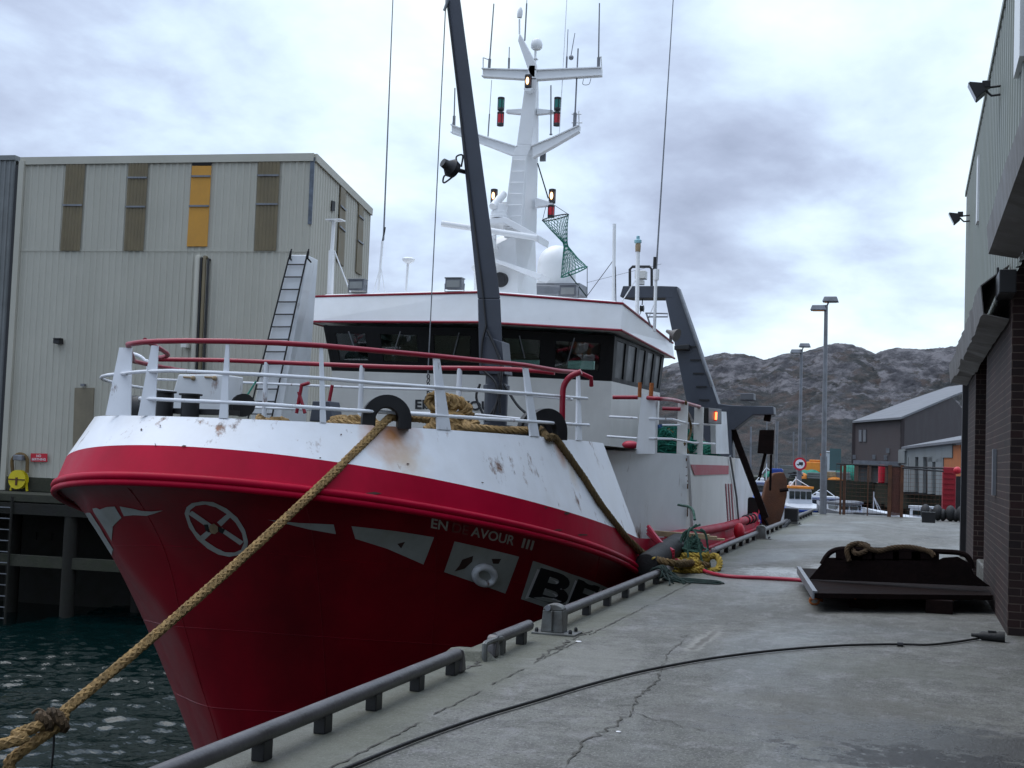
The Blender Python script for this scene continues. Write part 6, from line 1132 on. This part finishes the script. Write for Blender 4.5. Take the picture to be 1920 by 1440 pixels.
mb = MB(); rope(mb, spline([rx(1280, 752) + (.05, 0, 0), rx(1283, 775) + (.05, 0, 0), rx(1291, 800) + (.04, 0, 0), rx(1286, 822) + (.05, 0, 0), rx(1278, 832) + (.05, 0, 0), rx(1285, 848) + (.05, 0, 0)], 6), .022, .14, 3, 5, .03); obj('rope_length', mb, M['ropedk'], label='brown rope hanging from the after top rail', cat='rope', smooth=True)
# hourglass net basket (day signal) hung from the mast arm
dsg = emp('day_signal', mp_(1060, 458, .3), 'green netting hourglass basket hanging beside the mast', 'day signal'); DS = [((1017, 414), (1066, 402), .10), ((1050, 452), (1064, 449), .05), ((1056, 462), (1064, 461), .04), ((1052, 520), (1101, 500), .13)]
rgs = []
pr_ = [(0, 0), (.5, 1), (1, 1.5)]
def dsring(f):
    seq = [(0, (1017, 414), (1066, 402), .12), (.25, (1033, 432), (1064, 425), .09), (.48, (1055, 455), (1064, 453), .03), (.55, (1057, 462), (1065, 461), .03), (.8, (1054, 495), (1084, 484), .09), (1, (1052, 520), (1101, 500), .12)]
    ks = [s_[0] for s_ in seq]; A = [np.interp(f, ks, [s_[1][i] for s_ in seq]) for i in (0, 1)]; B = [np.interp(f, ks, [s_[2][i] for s_ in seq]) for i in (0, 1)]; d = np.interp(f, ks, [s_[3] for s_ in seq]); a, b = mp_(*A, .3), mp_(*B, .3); c_ = (a + b) / 2; h_ = (b - a) / 2
    return lambda t: c_ + h_ * math.cos(t) + np.array([0, d * math.sin(t), 0])
mb = MB(); F = np.linspace(0, 1, 26); nS = 22
for k in range(nS):
    for sg_ in (1, -1): mb.tube([dsring(f)(2 * PI * k / nS + sg_ * f * 2.2) for f in F], .0035, 4)
obj('netting', mb, M['green'], dsg)
for f, mt_ in ((0, 'dark'), (1, 'green')): mb = MB(); r_ = dsring(f); mb.tube([r_(t) for t in np.linspace(0, 2 * PI, 21)[:-1]], .011, 6, closed=True); obj('hoop', mb, M[mt_], dsg)
mb = MB(); mb.tube([mp_(1017, 414, .3), mp_(1024, 385, .3)], .005, 4); mb.tube([mp_(1066, 402, .3), mp_(1040, 385, .3)], .005, 4); mb.tube([mp_(1008, 306, .2), mp_(1028, 372, .25)], .012, 5); mb.tube([mp_(1066, 512, .3), mp_(1100, 556, .3)], .012, 5); mb.tube([mp_(1101, 500, .3), mp_(1101, 555, .3)], .006, 4); obj('halyard', mb, M['dkgreen'], dsg)
# rusty trawl door hung at the stern quarter
YD = 33.2; dp = lambda x, y, d=0.: on_y(x, y, YD + d); mb = MB(); P = [dp(x, y) for x, y in ((1432, 985), (1428, 945), (1438, 903), (1452, 887), (1470, 885), (1477, 900), (1476, 928), (1470, 960), (1460, 992), (1440, 996))]; mb.prism(P, (-.08, .16, 0)); td = obj('trawl_door', mb, M['rusty'], label='tall rusty trawl door hanging at the boat stern', cat='trawl door', bev=.03)
mb = MB(); mb.tube(spline([dp(1440, 985, -.1), dp(1425, 960, -.1), dp(1412, 945, -.1), dp(1402, 925, -.1)], 5), .04, 6); mb.tube(spline([dp(1462, 920, -.1), dp(1478, 918, -.1)], 3), .05, 6); obj('chain', mb, M['dkrust'], td, smooth=True)
mb = MB(); rope(mb, spline([on_y(1425, 985, 32), on_y(1445, 992, 32), on_y(1465, 990, 32.5), on_y(1480, 978, 33)], 6), .06, .3, 4, 5, .05); obj('gear_tangle', mb, M['dark'], label='dark warp sagging over the rail at the foot of the trawl door', cat='warp', smooth=True)
mb = MB(); mb.box(on_y(1484, 965, 34), (.35, .3, .35)); mb.box(on_y(1484, 957, 34), (.25, .2, .12)); obj('gear_box', mb, M['dark'], label='dark gear box on the rail right of the trawl door', cat='gear', bev=.03)
mb = MB(); mb.ball(on_x(1386, 996, -3.2), .11, 12, 8, sc=(1, 1, 1.5)); obj('float', mb, M['litred'] if False else M['signred'], label='small red float hanging on the after gunwale', cat='float', smooth=True)
# ------------------------------------------------------------------ far end of the quay
YE = 43.6; ep = lambda x, y, d=0.: on_y(x, y, YE + d)
def lamppost(x0, yb, x1, yt, Y, label, r=.085, s=1.0):
    b = on_y(x0, yb, Y); b[2] = min(b[2], 0) if Y < 50 else b[2]; t = on_y(x1, yt, Y); o = emp('street_lamp', b, label, 'street lamp', 'twin headed street lamps')
    b2 = b + (t - b) * .28; mb = MB(); mb.tube([b, b2], [r * 1.35, r * 1.3], 12); mb.tube([b2, t], [r * .95, r * .7], 12); obj('pole', mb, M['galv'], o, smooth=True)
    for dx, dzz, fl_ in ((.14, .22, 1), (-.24, -.06, -1)):
        c = t + np.array([dx, 0, dzz]) * s; mb = MB(); A = [c + np.array(q) * s for q in ((-.20, -.15, .05), (.20, -.15, .05), (.20, .15, .05), (-.20, .15, .05))]; B = [c + np.array(q) * s for q in ((-.26, -.2, -.12), (.26, -.2, -.12), (.26, .2, -.12), (-.26, .2, -.12))]; mb.loft(B, A); h_ = obj('lamp_head', mb, M['galv'], o, bev=.02)
        mb = MB(); mb.box(c - zv * .125 * s, (.38 * s, .3 * s, .015)); obj('lens', mb, M['glassdark'], h_); mb = MB(); mb.tube([t - zv * .1, t + (c - t) * .7], .03, 6); obj('arm', mb, M['galv'], o)
    return o
lamppost(1543, 967, 1549, 572, 43.0, 'nearer tall grey twin headed lamp post at the end of the quay')
lamppost(1497, 965, 1503, 655, 62., 'farther twin headed lamp post behind the round road sign', .09, 1.05)
c = on_y(1500, 870, 61.6); rs = emp('road_sign', c, 'round red and white no lorries road sign on the far lamp post', 'road sign'); rd_ = unit(EYE - c) * (1, 1, 0); rd_ = unit(rd_)
mb = MB(); mb.lathe([(.31, -.015), (.31, .01)], c, rd_, 32); obj('sign_plate', mb, M['signred'], rs, smooth=True); mb = MB(); mb.lathe([(.215, .0), (.215, .016)], c, rd_, 32); obj('sign_face', mb, M['signwhite'], rs, smooth=True)
sr = np.array([-rd_[1], rd_[0], 0]); mb = MB(); lor = lambda u, v: c + sr * u + zv * v + rd_ * .02
for q in (((-.15, -.05), (-.15, .0), (-.05, .0), (-.05, .09), (.14, .09), (.14, -.05)), ((-.10, -.09), (-.06, -.05), (-.02, -.09)), ((.05, -.09), (.08, -.05), (.12, -.09))): mb.prism([lor(*p) for p in q], -rd_ * .004)
obj('lorry_symbol', mb, M['letterblk'], rs)
mb = MB(); P = on_y(1566, 870, 60); mb.box(P + zv * .2, (.5, .05, 1.0)); obj('sign_back', mb, mk('green sign back', (.05, .10, .10), .6), label='grey green back of a tall sign beside the nearer lamp post', cat='sign')
fn = emp('chain_fence', ep(1660, 968) * (1, 1, 0), 'tall rusty mesh fence and gate across the end of the quay', 'fence')
zf0, zf1 = 0.0, ep(1640, 872)[2]
def fpost(x, w_, mat='rusty', y1=872): p = ep(x, 968); mb = MB(); mb.boxm((p[0] - w_ / 2, YE - .05, 0), (p[0] + w_ / 2, YE + .05, ep(x, y1)[2])); obj('post', mb, M[mat], fn)
for x, w_ in ((1575, .06), (1582, .09), (1626, .03), (1667, .12), (1690, .10)): fpost(x, w_)
mb = MB(); p0, p1 = ep(1668, 968), ep(1690, 968); mb.boxm((p0[0], YE - .01, .05), (p1[0], YE + .01, zf1 - .03)); 
gm = mk('rusty gate mesh', (.09, .030, .020), .8, var=.3, alpha=.8); obj('gate_leaf', mb, gm, fn)
mb = MB(); xs0, xs1 = ep(1566, 968)[0], ep(1768, 968)[0]
for x in np.arange(xs0, xs1, .13): mb.tube([(x, YE, .03), (x, YE, zf1 - .02)], .004, 3)
for z in np.arange(.1, zf1, .13): mb.tube([(xs0, YE, z), (xs1, YE, z)], .004, 3)
obj('wire_mesh', mb, M['rusty'], fn)
mb = MB(); mb.tube([(xs0, YE, zf1), (xs1, YE, zf1 - .03)], .03, 6); mb.tube([(ep(1690, 968)[0], YE - .05, zf1 - .06), (xs1, YE - .05, zf1 - .12)], .03, 6); mb.tube([(ep(1600, 968)[0], YE, .06), (ep(1668, 968)[0], YE, .06)], .03, 6); obj('top_rail', mb, M['dark'], fn)
rb = emp('red_cabinet', ep(1782, 960) * (1, 1, 0), 'tall bright red ribbed cabinet at the far corner of the brick building', 'cabinet'); x0_, x1_ = ep(1767, 960)[0], ep(1792, 960)[0]
mb = MB(); mb.boxm((x0_, YE + .4, 0), (x1_, YE + 1.4, ep(1780, 876)[2])); obj('cabinet_body', mb, M['cabred'], rb, bev=.02); mb = MB()
for z in np.arange(.12, 1.5, .17): mb.boxm((x0_ + .03, YE + .37, z), (x1_ - .03, YE + .4, z + .05))
obj('rib', mb, M['cabred'], rb); mb = MB(); mb.ball(ep(1795, 882, -.1), .12, 14, 10); obj('buoy', mb, M['lampred'] if False else M['signred'], label='round red buoy beside the top of the red cabinet', cat='buoy', smooth=True)
mb = MB(); c = ep(1800, 895, -.4); mb.boxm((c[0] - .12, c[1] - .1, 0), (c[0] + .1, c[1] + .1, ep(1800, 893)[2])); obj('steel_post', mb, M['dark'], label='dark post standing before the red cabinet', cat='post')
tw_ = emp('bobbin_roller', on_z(1770, 978, 0), 'row of black rubber trawl bobbins on a bar at the far end of the quay', 'bobbin gear')
for k, x in enumerate((1735, 1744, 1758, 1768, 1782, 1792, 1802)):
    c = on_z(x, 975 + (x - 1735) * .06, 0); mb = MB(); r_ = .25 if k % 2 == 0 else .19; mb.ball(c + zv * r_, r_, 14, 10, sc=(.62, 1, 1)); obj('bobbin', mb, M['black'], tw_, smooth=True)
mb = MB(); a_, b_ = on_z(1728, 974, 0), on_z(1808, 979, 0); mb.tube([a_ + zv * .24, b_ + zv * .24], .05, 8); mb.box(on_z(1741, 970, .45), (.3, .2, .25)); obj('shaft', mb, M['dark'], tw_)
# boats beyond the quay end
def boat(x, ywl, Y, Lb, Bm, cab, hullm, label, heading=0., cab_w=.62, roofm='farwhite', win=3, band=None, mast_h=0., y_deck=None):
    o0 = on_y(x, ywl, Y); zd = on_y(x, y_deck, Y)[2]; o = emp('small_boat', (o0[0], o0[1], WZ), label, 'boat', 'small boats beyond the quay end'); ca, sa = math.cos(heading), math.sin(heading); tr = lambda u, v, z: V3((o0[0] + u * ca - v * sa, o0[1] + u * sa + v * ca, z)); rws = []
    for f, zz in ((0, WZ - .2), (.35, WZ + .3), (1, zd)):
        R_ = []
        for s_ in np.linspace(0, 1, 11):
            wdt = Bm / 2 * (.55 + .45 * f) * (1 - max(0, (s_ - .45) / .55) ** 2.2); R_.append(tr(wdt, (s_ - .5) * Lb * (.9 + .1 * f), zz + .35 * f * s_ ** 2))
        R2 = [tr(-1 * np.dot(p - V3((o0[0], o0[1], 0)), (ca, sa, 0)), np.dot(p - V3((o0[0], o0[1], 0)), (-sa, ca, 0)), p[2]) for p in R_[::-1]]; rws.append(R_ + R2)
    mb = MB(); mb.grid(np.array(rws), wrap=True); mb.add(rws[-1], [tuple(range(len(rws[-1])))]); ho = obj('hull', mb, hullm, o, smooth=True)
    if band: mb = MB(); mb.tube([p + zv * -.12 for p in rws[-1]], .06, 5, closed=True); obj('hull_band', mb, band, o)
    cw = Bm * cab_w / 2; cl, ch, cv = cab; mb = MB(); A = [tr(u * cw, cv + v * cl / 2, zd) for u, v in ((-1, -1), (1, -1), (1, 1), (-1, 1))]; B = [tr(u * cw * .92, cv + v * cl / 2 * .9, zd + ch) for u, v in ((-1, -1), (1, -1), (1, 1), (-1, 1))]; mb.loft(A, B); obj('cabin', mb, M['farwhite'], o, bev=.02)
    mb = MB(); mb.box(tr(0, cv, zd + ch + .05), (cw * 2.1, cl * 1.05, .10), ax=[[ca, sa, 0], [-sa, ca, 0], [0, 0, 1]]); obj('cabin_roof', mb, M[roofm], o, bev=.02)
    for k in range(win):
        u = (k + .5) / win * 2 - 1; mb = MB(); mb.box(tr(u * cw * .92, cv - cl / 2 * .96, zd + ch * .62), (cw * 1.5 / win, .06, ch * .45), ax=[[ca, sa, 0], [-sa, ca, 0], [0, 0, 1]]); obj('window', mb, M['glassdark'], o)
    for sd_ in (-1, 1): mb = MB(); mb.box(tr(sd_ * cw * .97, cv, zd + ch * .62), (.06, cl * .6, ch * .42), ax=[[ca, sa, 0], [-sa, ca, 0], [0, 0, 1]]); obj('window', mb, M['glassdark'], o)
    if mast_h: mb = MB(); mb.tube([tr(0, cv, zd + ch), tr(0, cv, zd + ch + mast_h)], .03, 6); mb.tube([tr(-cw, cv - cl / 2, zd + ch), tr(0, cv, zd + ch + mast_h * .8)], .02, 5); mb.tube([tr(cw, cv - cl / 2, zd + ch), tr(0, cv, zd + ch + mast_h * .8)], .02, 5); mb.lathe([(.1, 0), (.1, .14), (.04, .18)], tr(-.2, cv, zd + ch + .1), seg=10); obj('mast', mb, M['farwhite'], o)
    return o
boat(1490, 985, 56, 7, 1.7, (1.6, .72, 0), M['farwhite'], 'white boat with an orange cabin roof beside the trawl door', .35, .62, 'orangeplastic', 4, M['bluepaint'], .5, 947)
boat(1541, 985, 60, 5, 1.6, (1.4, .40, 0), M['bluepaint'], 'small white cabin boat behind the foot of the nearer lamp post', .1, .85, 'farwhite', 3, None, .62, 951)
boat(1435, 960, 66, 9, 2.8, (2.0, .7, 0), M['bluepaint'], 'boat with a plain white cabin seen through the stern gear', .3, .55, 'farwhite', 3, None, 1.0, 932)
boat(1592, 985, 58, 4.5, 1.7, (1.8, .42, .3), M['bluepaint'], 'dark hulled boat with an orange box on its cabin roof', .2, .55, 'farroof', 2, None, 0, 962)
mb = MB(); mb.box(on_y(1591, 945, 58.2), (.6, .4, .15)); obj('roof_box', mb, M['orangeplastic'], label='orange box on the cabin roof of the dark hulled boat', cat='box')
boat(1566, 985, 52, 3.5, .9, (1.2, .28, -.6), M['farroof'], 'low grey dinghy beside the dark hulled boat', .5, .9, 'farroof', 2, None, 0, 958)
boat(1637, 990, 64, 5, 1.2, (.9, .18, 0), M['farwhite'], 'low white yacht with a bare mast beyond the fence', 1.3, .5, 'farwhite', 2, None, 1.2, 976)
boat(1712, 990, 50, 4, 1.3, (.8, .42, -.3), M['farwhite'], 'white boat with a square cabin behind the fence gate', 1.2, .3, 'farwhite', 2, None, 0, 974)
mb = MB(); P = on_y(1478, 855, 75); mb.tube([on_y(1453, 965, 52), on_y(1457, 790, 52)], .06, 8); mb.beam(on_y(1452, 782, 52), on_y(1463, 780, 52), .1, .04); obj('light_pole', mb, M['galv'], label='slim pale pole rising behind the hanging block', cat='pole', smooth=True)
for x, y0, y1, Y, lb in ((1487, 870, 810, 90, 'thin mast left of the round road sign'), (1407, 880, 800, 70, 'thin yellowish mast behind the stern gear'), (1511, 870, 822, 120, 'thin lamp pole on the hillside right of the road sign'), (1437, 860, 780, 95, 'thin mast rising close to the hanging block')):
    mb = MB(); mb.tube([on_y(x, y0 + 60, Y), on_y(x + 1, y1, Y)], .05, 6); 
    if Y == 120: mb.box(on_y(x + 7, y1, Y), (.8, .3, .15))
    obj('boat_mast' if Y != 120 else 'lamp_pole', mb, M['galv'], label=lb, cat='mast' if Y != 120 else 'pole', smooth=True)
# far pier with piles, gear and sheds
YP = 82.; pp = lambda x, y, d=0.: on_y(x, y, YP + d); pl = pp(1380, 908); pr2 = pp(1660, 905); zt4 = pl[2] + .1
pier = emp('harbour_pier', (pl[0], YP, WZ), 'long concrete and timber pier on the far side of the harbour', 'pier')
xR = pp(1640, 905)[0]; NR = on_y(1700, 918, 62.); xN = 16.
mb = MB(); ztp = pp(1560, 900)[2]; mb.boxm((pl[0] - 25, YP, ztp - 1.3), (xR, YP + 14, ztp)); mb.loft([(xR, YP, ztp - 1.5), (xN, 56, ztp - 1.5), (xN + 30, 56, ztp - 1.5), (xN + 30, YP + 14, ztp - 1.5), (xR, YP + 14, ztp - 1.5)], [(xR, YP, ztp - .05), (xN, 56, ztp - .05), (xN + 30, 56, ztp - .05), (xN + 30, YP + 14, ztp - .05), (xR, YP + 14, ztp - .05)]); obj('deck', mb, M['jetty'], pier)
mb = MB(); mb.boxm((pl[0] - 25, YP + 1.2, WZ - 2), (xR, YP + 1.6, ztp - 1.2)); mb.loft([(xR, YP + 1, WZ - 2), (xN, 57, WZ - 2), (xN, 58, WZ - 2), (xR, YP + 2, WZ - 2)], [(xR, YP + 1, ztp - 1.3), (xN, 57, ztp - 1.3), (xN, 58, ztp - 1.3), (xR, YP + 2, ztp - 1.3)]); obj('sheet_wall', mb, M['pile'], pier)
rg = np.random.default_rng(4)
for x in np.arange(pl[0] - 4, xR, .95):
    mb = MB(); x += rg.normal(0, .12); mb.tube([(x, YP + .1, WZ - 2), (x + rg.normal(0, .1), YP + .1, ztp - 1.1 - rg.uniform(0, .3))], .17, 6); obj('pile', mb, M['pile'], pier)
for f in np.linspace(.03, .97, 22):
    x, y = xR + (xN - xR) * f, YP + (56 - YP) * f; mb = MB(); mb.tube([(x - .1, y - .1, WZ - 2), (x - .1, y - .1, ztp - 1.3)], .17, 6); obj('pile', mb, M['pile'], pier)
mb = MB(); a_, b_ = V3((xR, YP - .1, ztp + .25)), V3((xN, 55.9, ztp + .3)); mb.beam(a_, b_, .2, .12)
for f in np.linspace(0, 1, 26): p = a_ + (b_ - a_) * f; mb.boxm(p - (.1, .1, .3), p + (.1, .1, 0))
obj('edge_kerb', mb, M['farroof'], pier)
# sheds
def wallq(mb, a, b, z0, z1a, z1b, t=.25):
    a, b = V3(a), V3(b); n_ = unit(np.cross(b - a, zv)); mb.prism([fl(a, z0), fl(b, z0), fl(b, z1b), fl(a, z1a)], n_ * -t)
s1 = emp('dark_shed', on_y(1688, 880, 98), 'dark brown clad building with a grey sloping roof below the hill', 'building')
K1 = on_y(1690, 786, 96); L1 = on_y(1604, 797, 106); L1[2] = K1[2]; gR = on_y(1786, 746, 116); back = K1 + (gR - K1) * (1, 1, 0) * 2; 
mb = MB(); wallq(mb, fl(L1, 0), fl(K1, 0), ztp, K1[2], K1[2]); mb.prism([fl(K1, ztp), fl(K1 + (gR - K1) * 2, ztp), fl(K1 + (gR - K1) * 2, K1[2]), gR, K1], unit(L1 - K1) * .2); wallq(mb, fl(L1, 0), fl(L1 + (gR - K1) * 2, 0), ztp, L1[2], L1[2]); obj('wall', mb, M['farwall'], s1)
ov = unit(K1 - L1) * .3; dR = (gR - K1); mb = MB(); mb.prism([L1 - ov - dR * .03 + zv * .05, K1 + ov - dR * .03 + zv * .05, gR + ov + zv * .1, gR + (L1 - K1) - ov + zv * .1], (0, 0, .15)); mb.prism([gR + ov + zv * .1, gR + (L1 - K1) - ov + zv * .1, L1 + dR * 2 - ov, K1 + dR * 2 + ov], (0, 0, .15)); obj('roof', mb, M['farroof'], s1)
nW = unit(np.cross(K1 - L1, zv)); nW = nW if nW[1] < 0 else -nW
for x in (1612, 1620):
    mb = MB(); P = [on_plane(x + dx, y, L1, nW) + nW * .08 for dx, y in ((0, 806), (5, 806), (5, 828), (0, 828))]; mb.prism(P, -nW * .1); obj('window', mb, M['farroof'], s1)
for x, y in ((1641, 857), (1667, 845), (1663, 858), (1604, 857)): mb = MB(); mb.box(on_plane(x, y, L1, nW) + nW * .1, (.25, .2, .35)); obj('vent', mb, M['galv'], s1)
s2 = emp('pale_shed', on_y(1740, 910, 72), 'pale sheet shed with open bays and an orange brick end on the far pier', 'building')
zE = on_y(1705, 846, 74)[2]; A2 = fl(on_y(1685, 870, 74), 0); B2 = fl(on_y(1760, 870, 66), 0); C2 = fl(on_y(1800, 870, 61), 0); dd = (B2 - A2); nn2 = unit(np.cross(dd, zv)); nn2 = nn2 if nn2[1] < 0 else -nn2
at2 = lambda x, y, off=0.: on_plane(x, y, A2 + nn2 * off, nn2)
mb = MB(); mb.prism([at2(x, y) for x, y in ((1685, 843), (1785, 832), (1785, 858), (1768, 858), (1768, 866), (1740, 866), (1740, 857), (1700, 857), (1700, 868), (1685, 868))], -nn2 * .2); obj('fascia', mb, M['farsheet'], s2)
for x0, x1, ya in ((1690, 1703, 922), (1704, 1716, 922), (1722, 1731, 924), (1739, 1748, 926), (1754, 1768, 928)):
    mb = MB(); mb.prism([at2(x, y) for x, y in ((x0, 856), (x1, 856), (x1, ya), (x0, ya))], -nn2 * .15); obj('bay_door', mb, M['farsheet'], s2)
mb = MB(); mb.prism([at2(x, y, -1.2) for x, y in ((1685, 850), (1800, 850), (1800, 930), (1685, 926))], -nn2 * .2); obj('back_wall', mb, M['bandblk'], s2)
mb = MB(); mb.prism([at2(x, y, -.05) for x, y in ((1768, 857), (1785, 857), (1785, 836), (1800, 834), (1815, 940), (1768, 930))], -nn2 * .3); obj('end_wall', mb, M['orangebrick'], s2)
rr0, rr1 = at2(1690, 842, .2), at2(1812, 828, .2); up_ = on_plane(1790, 806, at2(1790, 830) - nn2 * 5, nn2); h2 = up_[2] - at2(1790, 830)[2]; mb = MB(); mb.prism([rr0, rr1, rr1 - nn2 * 5.2 + zv * h2, rr0 - nn2 * 5.2 + zv * h2], (0, 0, .12)); obj('roof', mb, M['farroof'], s2)
mb = MB(); mb.prism([at2(x, y, .1) for x, y in ((1684, 845), (1696, 845), (1696, 868), (1684, 868))], -nn2 * .5); obj('end_panel', mb, M['farsheet'], s2)
s3 = emp('brick_bays', on_y(1640, 905, 80), 'low bay wall of brown piers and blue grey doors below the dark building', 'building')
z30 = ztp; z31 = on_y(1640, 872, 80)[2]
M['bpier'] = mk('brown brick piers', (.13, .085, .065), .85)
for x in (1606, 1630, 1660): mb = MB(); mb.boxm((on_y(x - 4, 880, 80)[0], 79.7, z30), (on_y(x + 4, 880, 80)[0], 80.1, z31)); obj('pier', mb, M['bpier'], s3)
for a_, b_ in ((1610, 1626), (1634, 1656), (1664, 1684)): mb = MB(); mb.boxm((on_y(a_, 880, 80)[0], 80.15, z30), (on_y(b_, 880, 80)[0], 80.3, z31)); obj('bay_door', mb, M['farsheet'], s3)
mb = MB(); mb.boxm((on_y(1600, 880, 80)[0], 79.6, z31), (on_y(1690, 880, 80)[0], 80.6, z31 + .25)); obj('lintel', mb, M['galv'], s3)
mb = MB(); c = on_y(1653, 888, 76); mb.tube([c - zv * .55, c + zv * .5], .19, 14); lb_ = obj('lifebuoy_tube', mb, M['signred'], label='red upright lifebuoy housing before the far bay wall', cat='lifebuoy housing', smooth=True, bev=.05)
# gear stored on the far pier
for (x, y, rx1, h_, mt_, lb) in ((1518, 897, 1.0, .55, 'green', 'round green net heap below the orange tank'), (1592, 893, 1.0, .7, 'green', 'tall green net heap behind the fence posts'), (1450, 893, .6, .4, 'green', 'green net heap at the foot of the slim mast'), (1566, 900, .7, .3, 'dkgreen', 'dull green net heap left of the fence posts')):
    c = pp(x, y, 1.5); mb = MB(); mb.ball((c[0], c[1], ztp), 1, 16, 8, sc=(rx1, .8, max(.3, c[2] - ztp + h_)))
    V_ = np.array(mb.v); V_ += np.array([[.12 * noise.noise(Vector(v * 2.5)), .12 * noise.noise(Vector(v * 2.5 + 7)), .12 * noise.noise(Vector(v * 3))] for v in V_]); mb.v = [tuple(v) for v in V_]; obj('net_heap', mb, M[mt_], label=lb, cat='net', smooth=True)
c = pp(1528, 872, 3); mb = MB(); mb.loft([c + q for q in ((-.7, -.6, -.45), (.7, -.6, -.45), (.7, .6, -.45), (-.7, .6, -.45))], [c + q for q in ((-.5, -.5, .2), (.5, -.5, .2), (.5, .5, .2), (-.5, .5, .2))]); mb.loft([c + q for q in ((-.7, -.6, -.85), (.7, -.6, -.85), (.7, .6, -.85), (-.7, .6, -.85))], [c + q for q in ((-.7, -.6, -.45), (.7, -.6, -.45), (.7, .6, -.45), (-.7, .6, -.45))]); mb.box(c + zv * .27, (.7, .6, .14)); obj('orange_tank', mb, M['orangeplastic'], label='orange tank standing above the nets on the far pier', cat='tank', bev=.05)
mb = MB(); c = pp(1561, 868, 3); mb.box(c, (.9, .8, 1.3)); mb.box(c + zv * .7, (1.0, .9, .1)); obj('white_bin', mb, M['farwhite'], label='white bin beside the orange tank on the far pier', cat='bin', bev=.05); mb = MB(); c = pp(1549, 872, 3.2); mb.box(c, (.7, .8, 1.3)); mb.box(c + zv * .68, (.8, .9, .08)); obj('orange_bin', mb, M['orange_rust'], label='dark orange bin behind the nearer lamp post', cat='bin', bev=.05)
mb = MB(); mb.ball(pp(1505, 899, .8), .42, 14, 10); obj('buoy', mb, M['litred'] if False else M['orangeplastic'], label='pinkish orange round buoy under the road sign', cat='buoy', smooth=True); mb = MB(); mb.ball(pp(1566, 900, .6), .3, 10, 8, sc=(1.8, 1, .7)); obj('buoy', mb, M['orangeplastic'], label='flat orange buoy pile right of the nearer lamp post', cat='buoy', smooth=True)
mb = MB(); c = on_y(1457, 884, 46); mb.box(c, (.42, .3, .14)); mb.box(c + zv * .08, (.36, .26, .05)); obj('blue_crate', mb, M['bluepaint'], label='blue crate seen above the rusty trawl door', cat='crate', bev=.02)
rg = np.random.default_rng(12); lbs = ['stack of pale fish boxes left of the sign post', 'low dark pallet stack near the green heap', 'small white crate at the pier edge below the round sign', 'grey crate pile close to the nearer lamp post', 'brown crate right of the nearer lamp post', 'pale crate at the foot of the tall green heap']
for (x, y, wd, ht, mt_), lb in zip(((1478, 893, 1.2, .8, 'farsheet'), (1492, 897, .9, .35, 'farwall'), (1496, 903, .7, .4, 'farwhite'), (1532, 900, 1.3, .4, 'farsheet'), (1556, 898, .9, .5, 'timber'), (1580, 901, .9, .5, 'farsheet')), lbs):
    c = pp(x, y, .8); mb = MB(); 
    for k in range(3): mb.box((c[0] + rg.normal(0, .04), c[1], ztp + ht * (k + .5) / 3 + .02), (wd * (1 - .04 * k), .7, ht / 3 * .9))
    obj('fish_crate', mb, M[mt_], label=lb, cat='crate', bev=.02)
